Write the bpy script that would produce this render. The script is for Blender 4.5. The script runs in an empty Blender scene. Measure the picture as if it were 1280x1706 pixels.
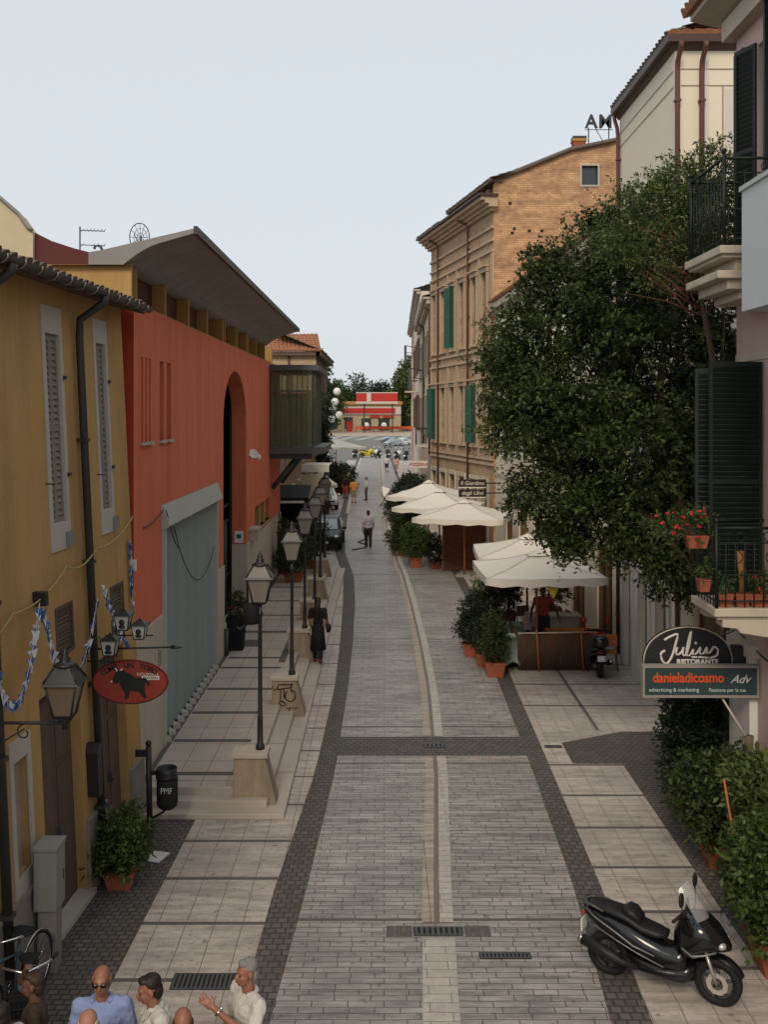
import bpy, math, random
import numpy as np
from mathutils import Vector, Matrix, Euler
PI = math.pi; R = math.radians
D = bpy.data; SC = bpy.context.scene; COL = SC.collection
# ------------------------------------------------------------------ camera
CH = 6.5
cam = D.objects.new('camera', D.cameras.new('camera')); COL.objects.link(cam); SC.camera = cam
cam.location = (0, 0, CH); cam.rotation_euler = (R(90), 0, 0)
cam.data.lens = 36*1700/1706; cam.data.sensor_width = 36; cam.data.shift_y = -165/1706
cam.data.clip_start = .2; cam.data.clip_end = 3000
# ------------------------------------------------------------------ sky, sun, exposure
SUN_EL, SUN_AZ = R(38), R(192)      # azimuth clockwise from +Y: sun behind the camera and a little to the left
W = D.worlds.new('World'); SC.world = W; W.use_nodes = True
wn, wl = W.node_tree.nodes, W.node_tree.links; wn.clear()
sky = wn.new('ShaderNodeTexSky'); sky.sky_type = 'NISHITA'; sky.sun_disc = False
sky.sun_elevation = SUN_EL; sky.sun_rotation = SUN_AZ
sky.air_density = 1.0; sky.dust_density = 3.0; sky.ozone_density = 1.0; sky.altitude = 0
hz = wn.new('ShaderNodeMixRGB'); hz.inputs[0].default_value = .88; hz.inputs[2].default_value = (7.25, 7.75, 8.1, 1)   # even high overcast over the clear sky
bg = wn.new('ShaderNodeBackground'); bg.inputs[1].default_value = .092
wo = wn.new('ShaderNodeOutputWorld')
wl.new(sky.outputs[0], hz.inputs[1]); wl.new(hz.outputs[0], bg.inputs[0]); wl.new(bg.outputs[0], wo.inputs[0])
sl = D.lights.new('sun', 'SUN'); sl.energy = 1.6; sl.angle = R(18); sl.color = (1, .86, .68)
sun = D.objects.new('sun', sl); COL.objects.link(sun)
sd = Vector((math.sin(SUN_AZ)*math.cos(SUN_EL), math.cos(SUN_AZ)*math.cos(SUN_EL), math.sin(SUN_EL)))
sun.rotation_euler = sd.to_track_quat('Z', 'Y').to_euler()
SC.view_settings.view_transform = 'Standard'; SC.view_settings.look = 'None'
SC.view_settings.exposure = .2; SC.view_settings.gamma = 1
SC.render.engine = 'CYCLES'; SC.cycles.max_bounces = 6; SC.cycles.diffuse_bounces = 3
# ------------------------------------------------------------------ materials
def nd(nt, t, **k):
    n = nt.nodes.new('ShaderNode'+t)
    for a, b in k.items(): setattr(n, a, b)
    return n
def mix(nt, f, a, b, mode='MIX'):
    n = nd(nt, 'MixRGB', blend_type=mode)
    for i, v in enumerate((f, a, b)):
        if isinstance(v, (int, float)): n.inputs[i].default_value = v
        elif isinstance(v, tuple): n.inputs[i].default_value = (*v[:3], 1)
        else: nt.links.new(v, n.inputs[i])
    return n.outputs[0]
def noise(nt, co, sc, det=4, ro=.6, stretch=None):
    n = nd(nt, 'TexNoise'); n.inputs['Scale'].default_value = sc; n.inputs['Detail'].default_value = det
    n.inputs['Roughness'].default_value = ro
    if stretch:
        m = nd(nt, 'Mapping'); m.inputs['Scale'].default_value = stretch
        nt.links.new(co, m.inputs[0]); co = m.outputs[0]
    nt.links.new(co, n.inputs['Vector']); return n.outputs['Fac']
def ramp(nt, f, p0, p1, c0=(0, 0, 0), c1=(1, 1, 1)):
    r = nd(nt, 'ValToRGB'); r.color_ramp.elements[0].position = p0; r.color_ramp.elements[1].position = p1
    r.color_ramp.elements[0].color = (*c0, 1); r.color_ramp.elements[1].color = (*c1, 1)
    nt.links.new(f, r.inputs[0]); return r.outputs[0]
def base(name, rough=.8, metal=0, spec=.3):
    m = D.materials.new(name); m.use_nodes = True; nt = m.node_tree; b = nt.nodes['Principled BSDF']
    b.inputs['Roughness'].default_value = rough; b.inputs['Metallic'].default_value = metal
    b.inputs['Specular IOR Level'].default_value = spec
    co = nd(nt, 'TexCoord')
    return m, nt, b, co
def bump(nt, b, h, strength=.3, dist=.02):
    n = nd(nt, 'Bump'); n.inputs['Strength'].default_value = strength; n.inputs['Distance'].default_value = dist
    nt.links.new(h, n.inputs['Height']); nt.links.new(n.outputs[0], b.inputs['Normal'])
def mul(c, k): return tuple(min(1, x*k) for x in c)
MATS = {}
def M(name, col=(.5, .5, .5), rough=.8, metal=0, var=.18, sc=3, bmp=.15, spec=.3, streak=0, fine=30):
    """general surface: large patches, fine grain, optional vertical run-off streaks"""
    if name in MATS: return MATS[name]
    m, nt, b, co = base(name, rough, metal, spec); o = co.outputs['Object']
    c = mix(nt, noise(nt, o, sc), mul(col, 1-var), mul(col, 1+var))
    c = mix(nt, .35*min(1, var*4), c, mix(nt, noise(nt, o, fine, 2), mul(col, .75), mul(col, 1.25)))
    if streak:
        s = ramp(nt, noise(nt, o, 1.6, 5, .7, (1.4, 1.4, .12)), .45, .72)
        c = mix(nt, s, c, mix(nt, streak, c, mul(col, .55)))
    nt.links.new(c, b.inputs['Base Color'])
    if bmp: bump(nt, b, noise(nt, o, fine, 3), bmp, .01)
    MATS[name] = m; return m
def brickmat(name, c1, c2, mortar, w, h, mw=.01, coords='Object', axes=(0, 2), rough=.85, off=.5, bmp=.4, var=.5, big=.6, freq=2, squash=1, dirt=.25, spec=.3, worn=0, spots=0):
    if name in MATS: return MATS[name]
    m, nt, b, co = base(name, rough, 0, spec); o = co.outputs['UV' if coords == 'UV' else 'Object']
    if coords != 'UV':
        s = nd(nt, 'SeparateXYZ'); cb = nd(nt, 'CombineXYZ'); nt.links.new(o, s.inputs[0])
        for i, a in enumerate(axes): nt.links.new(s.outputs[a], cb.inputs[i])
        p = cb.outputs[0]
    else: p = o
    t = nd(nt, 'TexBrick'); t.offset = off; t.offset_frequency = freq; t.squash = squash; t.squash_frequency = 3
    for k, v in (('Scale', 1), ('Mortar Size', mw), ('Mortar Smooth', .2), ('Bias', 0), ('Brick Width', w), ('Row Height', h)): t.inputs[k].default_value = v
    t.inputs['Color1'].default_value = (0, 0, 0, 1); t.inputs['Color2'].default_value = (1, 1, 1, 1); t.inputs['Mortar'].default_value = (.5, .5, .5, 1)
    wn_ = nd(nt, 'TexNoise'); wn_.inputs['Scale'].default_value = 2.3; wn_.inputs['Detail'].default_value = 3; nt.links.new(p, wn_.inputs['Vector'])
    va = nd(nt, 'VectorMath', operation='SUBTRACT'); va.inputs[1].default_value = (.5, .5, .5); nt.links.new(wn_.outputs['Color'], va.inputs[0]); vm = nd(nt, 'VectorMath', operation='MULTIPLY'); k_ = min(min(w, h)*.30, .030); vm.inputs[1].default_value = (k_, k_, 0); nt.links.new(va.outputs[0], vm.inputs[0])
    vd = nd(nt, 'VectorMath', operation='ADD'); nt.links.new(p, vd.inputs[0]); nt.links.new(vm.outputs[0], vd.inputs[1]); nt.links.new(vd.outputs[0], t.inputs['Vector'])
    c = mix(nt, ramp(nt, t.outputs['Color'], .5-var, .5+var), c1, c2)
    c = mix(nt, .45, c, mix(nt, noise(nt, o, 1.1*big, 4), mul(c1, .8), mul(c2, 1.15)))
    c = mix(nt, dirt, c, mix(nt, ramp(nt, noise(nt, o, 7*big, 6, .75), .3, .7), mul(c1, .55), mul(c2, 1.2)))
    if worn: c = mix(nt, worn, c, mix(nt, ramp(nt, noise(nt, o, 2.2, 5, .7, (.45, 3.2, 1)), .36, .64), mul(c1, .72), mul(c2, 1.3)))
    if spots: c = mix(nt, ramp(nt, noise(nt, o, 6.5, 3, .6), .62, .70), c, mix(nt, spots, c, mul(c1, .45))); c = mix(nt, ramp(nt, noise(nt, o, .55, 3, .6), .42, .66), c, mix(nt, spots*.6, c, mul(c1, .62)))
    c = mix(nt, t.outputs['Fac'], c, mortar)
    nt.links.new(c, b.inputs['Base Color'])
    inv = mix(nt, t.outputs['Fac'], mix(nt, noise(nt, o, 40, 2), (.8,)*3, (1,)*3), (0, 0, 0))
    bump(nt, b, inv, bmp, .01)
    MATS[name] = m; return m
def leafmat(name, ca, cb_, cc=None):
    if name in MATS: return MATS[name]
    m, nt, b, co = base(name, .55, 0, .35)
    a = nd(nt, 'Attribute', attribute_name='tone')
    c = mix(nt, ramp(nt, a.outputs['Fac'], 0, .85), ca, cb_)
    if cc: c = mix(nt, ramp(nt, a.outputs['Fac'], .86, 1), c, cc)
    nt.links.new(c, b.inputs['Base Color'])
    tr = nd(nt, 'BsdfTranslucent'); nt.links.new(c, tr.inputs[0])
    mx = nd(nt, 'MixShader'); mx.inputs[0].default_value = .18
    nt.links.new(b.outputs[0], mx.inputs[1]); nt.links.new(tr.outputs[0], mx.inputs[2])
    nt.links.new(mx.outputs[0], nt.nodes['Material Output'].inputs[0])
    MATS[name] = m; return m
def glassmat(name, col=(.6, .7, .68), alpha=.35, rough=.05):
    if name in MATS: return MATS[name]
    m, nt, b, co = base(name, rough, 0, .6); b.inputs['Base Color'].default_value = (*col, 1); b.inputs['Alpha'].default_value = alpha
    MATS[name] = m; return m
# ------------------------------------------------------------------ mesh builder
class MB:
    def __init__(s): s.v = []; s.f = []; s.m = Matrix(); s.uv = None; s.sm = []; s.mi = []
    def add(s, vs, fs, smooth=False, mi=0):
        n = len(s.v); s.v += [s.m @ Vector(v) for v in vs]
        s.f += [tuple(i+n for i in f) for f in fs]; s.sm += [smooth]*len(fs); s.mi += [mi]*len(fs); return s
    def box(s, x0, x1, y0, y1, z0, z1, mi=0):
        vs = [(x, y, z) for x in (x0, x1) for y in (y0, y1) for z in (z0, z1)]
        return s.add(vs, [(0, 1, 3, 2), (4, 6, 7, 5), (0, 4, 5, 1), (2, 3, 7, 6), (0, 2, 6, 4), (1, 5, 7, 3)], mi=mi)
    def cbox(s, c, d, mi=0): return s.box(c[0]-d[0]/2, c[0]+d[0]/2, c[1]-d[1]/2, c[1]+d[1]/2, c[2]-d[2]/2, c[2]+d[2]/2, mi)
    def frust(s, c, d0, d1, h, mi=0):     # rectangular frustum standing on c
        vs = []
        for (d, z) in ((d0, 0), (d1, h)):
            vs += [(c[0]+a*d[0]/2, c[1]+b*d[1]/2, c[2]+z) for a, b in ((-1, -1), (1, -1), (1, 1), (-1, 1))]
        return s.add(vs, [(3, 2, 1, 0), (4, 5, 6, 7)]+[(i, (i+1) % 4, 4+(i+1) % 4, 4+i) for i in range(4)], mi=mi)
    def tube(s, pts, r, n=8, close=False, mi=0, caps=True, flat=None):
        pts = [Vector(p) for p in pts]; k = len(pts); rs = r if isinstance(r, (list, tuple)) else [r]*k
        vs = []; fs = []; up = None
        for i, p in enumerate(pts):
            if close: t = pts[(i+1) % k]-pts[i-1]
            else: t = pts[min(i+1, k-1)]-pts[max(i-1, 0)]
            t = t.normalized() if t.length > 1e-9 else Vector((0, 0, 1))
            if up is None: up = Vector((0, 0, 1)) if abs(t.z) < .9 else Vector((1, 0, 0))
            a = t.cross(up)
            if a.length < 1e-6: a = t.orthogonal()
            a.normalize(); b = t.cross(a).normalized()
            up = -b if False else up
            for j in range(n):
                an = 2*PI*j/n; vs.append(p+(a*math.cos(an)+b*math.sin(an))*rs[i])
        for i in range(k if close else k-1):
            for j in range(n):
                fs.append((i*n+j, i*n+(j+1) % n, ((i+1) % k)*n+(j+1) % n, ((i+1) % k)*n+j))
        if not close and caps: fs += [tuple(range(n))[::-1], tuple((k-1)*n+j for j in range(n))]
        return s.add(vs, fs, True, mi)
    def lathe(s, prof, c=(0, 0, 0), n=16, mi=0, smooth=True):
        vs = []; fs = []; k = len(prof)
        for r, z in prof:
            for j in range(n): a = 2*PI*j/n; vs.append((c[0]+r*math.cos(a), c[1]+r*math.sin(a), c[2]+z))
        for i in range(k-1):
            for j in range(n): fs.append((i*n+j, i*n+(j+1) % n, (i+1)*n+(j+1) % n, (i+1)*n+j))
        fs += [tuple(range(n))[::-1], tuple((k-1)*n+j for j in range(n))]
        return s.add(vs, fs, smooth, mi)
    def ball(s, c, r, n=12, mi=0, rot=None):
        r = (r, r, r) if isinstance(r, (int, float)) else r; vs = []; fs = []; k = max(5, n//2+1)
        rm = rot if rot is not None else Matrix.Identity(3)
        for i in range(k+1):
            ph = PI*i/k
            for j in range(n):
                a = 2*PI*j/n; vs.append(Vector(c)+rm @ Vector((r[0]*math.sin(ph)*math.cos(a), r[1]*math.sin(ph)*math.sin(a), r[2]*math.cos(ph))))
        for i in range(k):
            for j in range(n):
                q = [i*n+j, (i+1)*n+j, (i+1)*n+(j+1) % n, i*n+(j+1) % n]
                if i == 0: q = [q[0], q[1], q[2]]
                elif i == k-1: q = [q[0], q[1], q[3]]
                fs.append(tuple(q))
        return s.add(vs, fs, True, mi)
    def prism(s, poly, fn, w0, w1, mi=0, smooth=False):    # poly of (u,v), fn(u,v,w)->xyz
        n = len(poly); vs = [fn(u, v, w0) for u, v in poly]+[fn(u, v, w1) for u, v in poly]
        return s.add(vs, [tuple(range(n))[::-1], tuple(range(n, 2*n))]+[(i, (i+1) % n, n+(i+1) % n, n+i) for i in range(n)], smooth, mi)
    def build(s, name, mat, parent=None, bevel=0, sub=0, loc=None):
        me = D.meshes.new(name); me.from_pydata([tuple(v) for v in s.v], [], s.f); me.polygons.foreach_set('use_smooth', s.sm)
        for x in (mat if isinstance(mat, (list, tuple)) else [mat]): me.materials.append(x)
        if any(s.mi): me.polygons.foreach_set('material_index', s.mi)
        if s.uv:
            l = me.uv_layers.new(name='UVMap'); vi = np.zeros(len(me.loops), int); me.loops.foreach_get('vertex_index', vi)
            l.data.foreach_set('uv', np.array(s.uv, float)[vi].ravel())
        me.validate(); me.update()
        o = D.objects.new(name, me); COL.objects.link(o)
        if parent: o.parent = parent
        if loc: o.location = loc
        if bevel:
            b = o.modifiers.new('bevel', 'BEVEL'); b.width = bevel; b.segments = 2; b.limit_method = 'ANGLE'; b.angle_limit = R(40)
        if sub: b = o.modifiers.new('sub', 'SUBSURF'); b.levels = b.render_levels = sub
        return o
def tag(o, label=None, cat=None, group=None, kind=None):
    for k, v in (('label', label), ('category', cat), ('group', group), ('kind', kind)):
        if v: o[k] = v
    return o
def thing(name, label, cat, loc=(0, 0, 0), rz=0, group=None, sc=1):
    o = D.objects.new(name, None); COL.objects.link(o); o.location = loc; o.rotation_euler = (0, 0, rz); o.scale = (sc,)*3
    return tag(o, label, cat, group)
def kids(o): return [c for c in D.objects if c.parent == o]
def copy_tree(o, parent=None):
    c = o.copy(); COL.objects.link(c)
    if parent: c.parent = parent
    for ch in kids(o): copy_tree(ch, c)
    return c
def text(name, s, size, mat, mtx, parent, extr=.004, ax='CENTER', shear=0, bold=0, sx=1):
    cu = D.curves.new(name, 'FONT'); cu.body = s; cu.size = size; cu.extrude = extr; cu.align_x = ax; cu.align_y = 'CENTER'; cu.shear = shear; cu.offset = bold
    t = D.objects.new('tmp', cu); COL.objects.link(t)
    me = D.meshes.new_from_object(t); D.objects.remove(t)
    me.transform(mtx @ Matrix.Diagonal((sx, 1, 1, 1))); me.materials.clear(); me.materials.append(mat)
    o = D.objects.new(name, me); COL.objects.link(o); o.parent = parent; return o
# facade frame: u along the wall, v up, w out of the wall
class Face:
    def __init__(s, o, p1, n_sign=1, batter=0):
        s.o = Vector((o[0], o[1], 0)); d = Vector((p1[0]-o[0], p1[1]-o[1], 0)); s.L = d.length; s.d = d.normalized()
        s.n = Vector((s.d.y, -s.d.x, 0))*n_sign; s.b = batter
    def __call__(s, u, v, w=0): return s.o+s.d*u+Vector((0, 0, v))+s.n*(w-s.b*v)
    def box(s, mb, u0, u1, v0, v1, w0, w1, mi=0):
        vs = [s(u, v, w) for u in (u0, u1) for v in (v0, v1) for w in (w0, w1)]
        return mb.add(vs, [(0, 1, 3, 2), (4, 6, 7, 5), (0, 4, 5, 1), (2, 3, 7, 6), (0, 2, 6, 4), (1, 5, 7, 3)], mi=mi)
    def wall(s, mb, u0, u1, v0, v1, holes=(), depth=.25, w=0, mi=0):
        us = sorted({u0, u1, *[h[i] for h in holes for i in (0, 1)]}); vs = sorted({v0, v1, *[h[i] for h in holes for i in (2, 3)]})
        for a, b in zip(us, us[1:]):
            for c, d in zip(vs, vs[1:]):
                mu, mv = (a+b)/2, (c+d)/2
                if mu < u0 or mu > u1 or mv < v0 or mv > v1: continue
                if any(h[0] < mu < h[1] and h[2] < mv < h[3] for h in holes): continue
                mb.add([s(a, c, w), s(b, c, w), s(b, d, w), s(a, d, w)], [(0, 1, 2, 3)], mi=mi)
        for h in holes:
            a, b, c, d = h[:4]
            for p, q in (((a, c), (b, c)), ((b, c), (b, d)), ((b, d), (a, d)), ((a, d), (a, c))):
                mb.add([s(p[0], p[1], w), s(q[0], q[1], w), s(q[0], q[1], w-depth), s(p[0], p[1], w-depth)], [(0, 1, 2, 3)], mi=mi)
        return mb
def shutter(F, name, u0, u1, v0, v1, w, parent, mat, step=.09, t=.04):
    mb = MB(); fr = .05
    F.box(mb, u0, u0+fr, v0, v1, w, w+t); F.box(mb, u1-fr, u1, v0, v1, w, w+t)
    for a in (v0, v1-fr*1.4, (v0+v1)/2-fr*.7): F.box(mb, u0+fr, u1-fr, a, a+fr*1.4, w, w+t)
    k = int((v1-v0)/step)
    for i in range(k):
        z = v0+(i+.5)*(v1-v0)/k
        vs = [F(u, z+dz, w+dw) for u in (u0+fr, u1-fr) for dz, dw in ((-step*.50, t*.9), (step*.40, t*.15), (step*.50, t*.25), (-step*.40, t))]
        mb.add(vs, [(0, 1, 2, 3), (7, 6, 5, 4), (0, 4, 5, 1), (1, 5, 6, 2), (2, 6, 7, 3), (3, 7, 4, 0)])
    return mb.build(name, mat, parent)
def plate(F, name, u0, u1, v0, v1, w0, w1, parent, mat, bevel=0):
    mb = MB(); F.box(mb, u0, u1, v0, v1, w0, w1); return mb.build(name, mat, parent, bevel)
# wavy clay tiles laid up a slope: o = eave corner, a = along eave, b = up slope (vectors with length)
def tiles(o, a, b, pitch=.2, course=.36, amp=.045, seg=6):
    o, a, b = Vector(o), Vector(a), Vector(b); n = a.cross(b).normalized()
    if n.z < 0: n = -n
    na = max(1, round(a.length/pitch)); nb = max(1, round(b.length/course)); mb = MB(); vs = []; fs = []
    cols = na*seg+1; rng = random.Random(5)
    jit = [[rng.uniform(-.012, .012) for _ in range(na+1)] for _ in range(nb)]
    r = 0
    for j in range(nb):
        for e, lift in ((0, .035), (1, 0)):
            for i in range(cols):
                ph = (i % seg)/seg; h = amp*abs(math.sin(PI*ph))**.7+lift+jit[j][i//seg if i < cols-1 else na]
                vs.append(o+a*(i/(cols-1))+b*((j+e)/nb)+n*h-(b.normalized()*.03*math.sin(PI*ph) if e == 0 else Vector()))
        for i in range(cols-1): fs.append((r+i, r+i+1, r+cols+i+1, r+cols+i))
        if j: 
            for i in range(cols-1): fs.append((r-cols+i, r-cols+i+1, r+i+1, r+i))
        r += 2*cols
    vs += [o-n*.05, o+a-n*.05, o+a+b-n*.05, o+b-n*.05]; k = len(vs)-4
    for i in range(cols-1): pass
    fs.append((k, k+1, k+2, k+3))
    # closed front edge
    for i in range(cols-1):
        p = len(vs); vs += [o+a*(i/(cols-1))-n*.05, o+a*((i+1)/(cols-1))-n*.05]; fs.append((p, p+1, i+1, i))
    mb.add(vs, fs); return mb
# ------------------------------------------------------------------ foliage: sprays of small folded leaves
def sprays(clumps, n, L, seed, per=9, droop=.0, wid=.42, shell=.55, spread=1.0, tone=None):
    """clumps = [(x,y,z,rx,ry,rz,weight)]; returns verts (N*4,3), tone (N*4)"""
    g = np.random.default_rng(seed); C = np.array([c[:6] for c in clumps]); w = np.array([c[6] if len(c) > 6 else c[3]*c[4]*c[5] for c in clumps]); w = w/w.sum()
    k = g.choice(len(C), n, p=w); d = g.normal(size=(n, 3)); d /= np.linalg.norm(d, axis=1)[:, None]
    rad = (shell+(1-shell)*g.random(n)**.6)[:, None]; rad *= (1+.22*np.sin(d[:, :1]*5+k[:, None]*1.7)*np.cos(d[:, 2:]*6+k[:, None])+g.normal(size=(n, 1))*.05)
    P = C[k, :3]+d*rad*C[k, 3:6]
    td = d+g.normal(size=(n, 3))*.8*spread; td[:, 2] += .25-droop; td /= np.linalg.norm(td, axis=1)[:, None]
    t = (np.arange(per)/per)[None, :, None]*L*per*.33
    Q = P[:, None, :]+td[:, None, :]*t; Q[:, :, 2] -= (t[..., 0]**2)*(.6+droop)/(L*per)
    ld = td[:, None, :]*.55+g.normal(size=(n, per, 3))*.75; ld /= np.linalg.norm(ld, axis=2)[..., None]
    Q = Q.reshape(-1, 3); ld = ld.reshape(-1, 3); m = len(Q)
    nn = g.normal(size=(m, 3)); nn[:, 2] += 1.1; s_ = np.cross(ld, nn); s_ /= np.linalg.norm(s_, axis=1)[:, None]+1e-9; up = np.cross(s_, ld)
    ll = L*(.6+.8*g.random(m))[:, None]
    V = np.stack([Q, Q+ld*ll*.5+s_*ll*wid*.5+up*ll*.1, Q+ld*ll, Q+ld*ll*.5-s_*ll*wid*.5+up*ll*.1], 1).reshape(-1, 3)
    tn = np.repeat(np.clip(g.beta(1.6, 2.4, n), 0, 1), per)*.75+g.random(m)*.25
    return V, np.repeat(tn, 4)
def leafmesh(name, V, tn, mat, parent=None, tri=False):
    m = len(V)//4; me = D.meshes.new(name); me.vertices.add(len(V)); me.vertices.foreach_set('co', V.astype(np.float32).ravel())
    base_ = np.arange(m)[:, None]*4; f = np.concatenate([base_+np.array([[0, 1, 2]]), base_+np.array([[0, 2, 3]])], 1).reshape(-1)
    me.loops.add(len(f)); me.loops.foreach_set('vertex_index', f.astype(np.int32)); me.polygons.add(2*m)
    me.polygons.foreach_set('loop_start', np.arange(2*m, dtype=np.int32)*3); me.polygons.foreach_set('loop_total', np.full(2*m, 3, np.int32))
    me.update(calc_edges=True); a = me.attributes.new('tone', 'FLOAT', 'POINT'); a.data.foreach_set('value', tn.astype(np.float32))
    me.materials.append(mat); o = D.objects.new(name, me); COL.objects.link(o)
    if parent: o.parent = parent
    return o
# ================================================================== palette
m_och = M('ochre_plaster', (.45, .27, .10), .9, var=.17, sc=2.2, bmp=.5, streak=.55, fine=22)
m_och2 = M('ochre_trim', (.40, .22, .07), .9, var=.08)
m_red = M('orange_plaster', (.66, .165, .085), .85, var=.14, sc=2.4, bmp=.35, streak=.4, fine=22)
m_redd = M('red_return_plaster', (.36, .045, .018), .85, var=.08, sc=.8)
m_trav = M('travertine', (.50, .43, .35), .75, var=.16, sc=1.2, bmp=.2, streak=.3)
m_travd = M('weathered_travertine', (.34, .265, .185), .85, var=.4, sc=5, bmp=.4, streak=.8)
m_conc = M('roof_concrete', (.25, .235, .215), .85, var=.2, sc=2.0, bmp=.3)
m_soff = M('soffit_concrete', (.30, .27, .25), .9, var=.35, sc=2.5, bmp=.4, streak=.3)
m_lou = M('louvre_metal', (.33, .37, .34), .55, var=.1, sc=2, bmp=.05, spec=.4, streak=.3)
m_louf = M('louvre_hood', (.42, .42, .38), .6, var=.1)
m_iron = M('black_iron', (.018, .018, .02), .45, var=.25, bmp=.1, spec=.5)
m_irong = M('grey_iron', (.06, .065, .065), .5, var=.2, bmp=.1, spec=.5)
m_green = M('dark_green_paint', (.008, .014, .010), .55, var=.25, bmp=.1, spec=.35)
m_gsh = M('green_shutter', (.035, .105, .08), .6, var=.2, bmp=.1)
m_dpipe = M('dark_pipe', (.035, .035, .03), .5, var=.2, spec=.4)
m_bpipe = M('brown_pipe', (.12, .045, .03), .5, var=.15, spec=.4)
m_wood = M('weathered_door', (.12, .08, .06), .8, var=.25, sc=4, bmp=.3, streak=.4)
m_wshut = M('grey_brown_shutter', (.22, .19, .16), .8, var=.3, sc=6, bmp=.2)
m_stone = M('pale_stone_frame', (.44, .40, .35), .8, var=.1)
m_cream = M('cream_plaster', (.76, .67, .53), .85, var=.05, sc=.6, bmp=.08, streak=.1)
m_white = M('white_plaster', (.62, .60, .56), .85, var=.06, sc=.8, bmp=.08, streak=.25)
m_pink = M('pink_plaster', (.56, .41, .36), .85, var=.09, sc=.8, bmp=.1, streak=.4)
m_slab = M('balcony_stone', (.52, .45, .36), .8, var=.2, sc=4, streak=.5)
m_tile = M('clay_tile', (.34, .15, .08), .85, var=.5, sc=5, bmp=.3)
m_tiled = M('weathered_tile', (.13, .10, .075), .9, var=.5, sc=7, bmp=.4)
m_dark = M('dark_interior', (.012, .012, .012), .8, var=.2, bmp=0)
m_pane = M('window_glass_dark', (.03, .035, .04), .12, var=.3, bmp=0, spec=.6)
m_terra = M('terracotta', (.30, .085, .045), .8, var=.2, sc=6)
m_brick = brickmat('rough_brick', (.22, .08, .035), (.66, .38, .19), (.36, .25, .16), .30, .10, .014, axes=(0, 2), var=.42, big=.9, dirt=.7, bmp=.8, worn=.55)
m_brickf = brickmat('street_brick', (.25, .13, .07), (.58, .40, .24), (.24, .18, .13), .30, .10, .012, axes=(1, 2), var=.42, big=.9, dirt=.55, worn=.4)
m_btrim = M('brick_trim', (.46, .34, .23), .85, var=.25, sc=4, streak=.4)
m_canvas = M('cream_canvas', (.68, .64, .57), .85, var=.12, sc=1.6, bmp=.1, spec=.1)
m_reed = M('reed_screen', (.10, .06, .04), .9, var=.5, sc=14, bmp=.4)
m_owood = M('orange_wood', (.36, .12, .045), .7, var=.2)
m_bark = M('bark', (.10, .07, .045), .9, var=.3, sc=10, bmp=.5)
m_chrome = M('chrome', (.6, .6, .6), .18, 1, var=.05, bmp=0)
m_blackp = M('gloss_black_paint', (.006, .006, .007), .12, var=.2, bmp=0, spec=.6)
m_rubber = M('rubber', (.012, .012, .013), .75, var=.3, bmp=.2)
m_seat = M('black_vinyl', (.014, .014, .015), .5, var=.2, bmp=.15)
m_redf = M('red_sign_paint', (.42, .028, .02), .45, var=.15, sc=6)
m_whitep = M('white_paint', (.75, .74, .7), .5, var=.05)
m_lglass = M('frosted_lamp_glass', (.20, .185, .16), .3, var=.15, sc=3, bmp=.02, spec=.5)
m_skin = M('skin', (.36, .17, .11), .55, var=.08, sc=12, bmp=.05, spec=.35)
lf_dark = leafmat('leaf_dark', (.012, .022, .007), (.075, .105, .026), (.19, .22, .05))
lf_mid = leafmat('leaf_mid', (.022, .04, .010), (.09, .13, .03), (.22, .25, .06))
lf_pale = leafmat('leaf_pale', (.05, .08, .02), (.12, .15, .045), (.22, .22, .07))
lf_blk = leafmat('leaf_evergreen', (.012, .022, .010), (.03, .045, .018))
m_petal = M('red_petal', (.6, .03, .04), .6, var=.2, bmp=0); m_petalp = M('pink_petal', (.6, .12, .22), .6, var=.2, bmp=0)
# ================================================================== ground and paving
def lerp(xs, ys, y): return float(np.interp(y, xs, ys))
KY = [6, 10.85, 13.9, 18.4, 24.2, 29, 35.4, 40.6, 44, 47.6, 55, 75, 98, 130, 160]
LL = [-1.35, -1.22, -1.06, -.89, -.85, -.88, -1.0, -1.2, -1.5, -1.82, -2.1, -2.5, -3.0, -3.2, -3.4]       # lane left edge
BL = [-1.75, -1.58, -1.50, -1.25, -1.17, -1.25, -1.42, -1.62, -1.95, -2.3, -2.6, -3.0, -3.5, -3.7, -3.9]  # left cobble band, outer edge
LR = [2.3, 2.42, 2.60, 2.70, 2.76, 2.80, 2.88, 2.80, 2.75, 2.7, 2.3, 1.7, 1.3, 1.0, .8]
BR = [2.75, 2.86, 2.98, 3.05, 3.12, 3.2, 3.25, 3.15, 3.05, 2.95, 2.6, 2.0, 1.6, 1.3, 1.1]
CX = [.55, .60, .72, .95, 1.06, 1.03, .92, .78, .62, .50, .2, 0., -.2, -.4, -.5]                        # centre of the drain line
f_ = lambda tab: (lambda y: lerp(KY, tab, y))
fLL, fBL, fLR, fBR, fCX = map(f_, (LL, BL, LR, BR, CX))
def strip(mb, fa, fb, y0, y1, z, step=1.0, mi=0):
    n = max(1, int((y1-y0)/step)); vs = []; fs = []; uv = []
    for i in range(n+1):
        y = y0+(y1-y0)*i/n; a, b = fa(y), fb(y); vs += [(a, y, z), (b, y, z)]; uv += [(a-fCX(y)*.0, y), (b, y)]
    fs = [(2*i, 2*i+1, 2*i+3, 2*i+2) for i in range(n)]
    mb.uv = (mb.uv or [])+uv; mb.add(vs, fs, mi=mi); return mb
c_ = lambda v: (lambda y: v)
m_lane = brickmat('lane_setts', (.15, .138, .13), (.42, .39, .36), (.07, .06, .053), .40, .115, .006, 'UV', var=.5, big=1.0, off=.37, freq=2, squash=.7, dirt=.35, rough=.5, spec=.5, worn=.6, bmp=.6, spots=.6)
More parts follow.
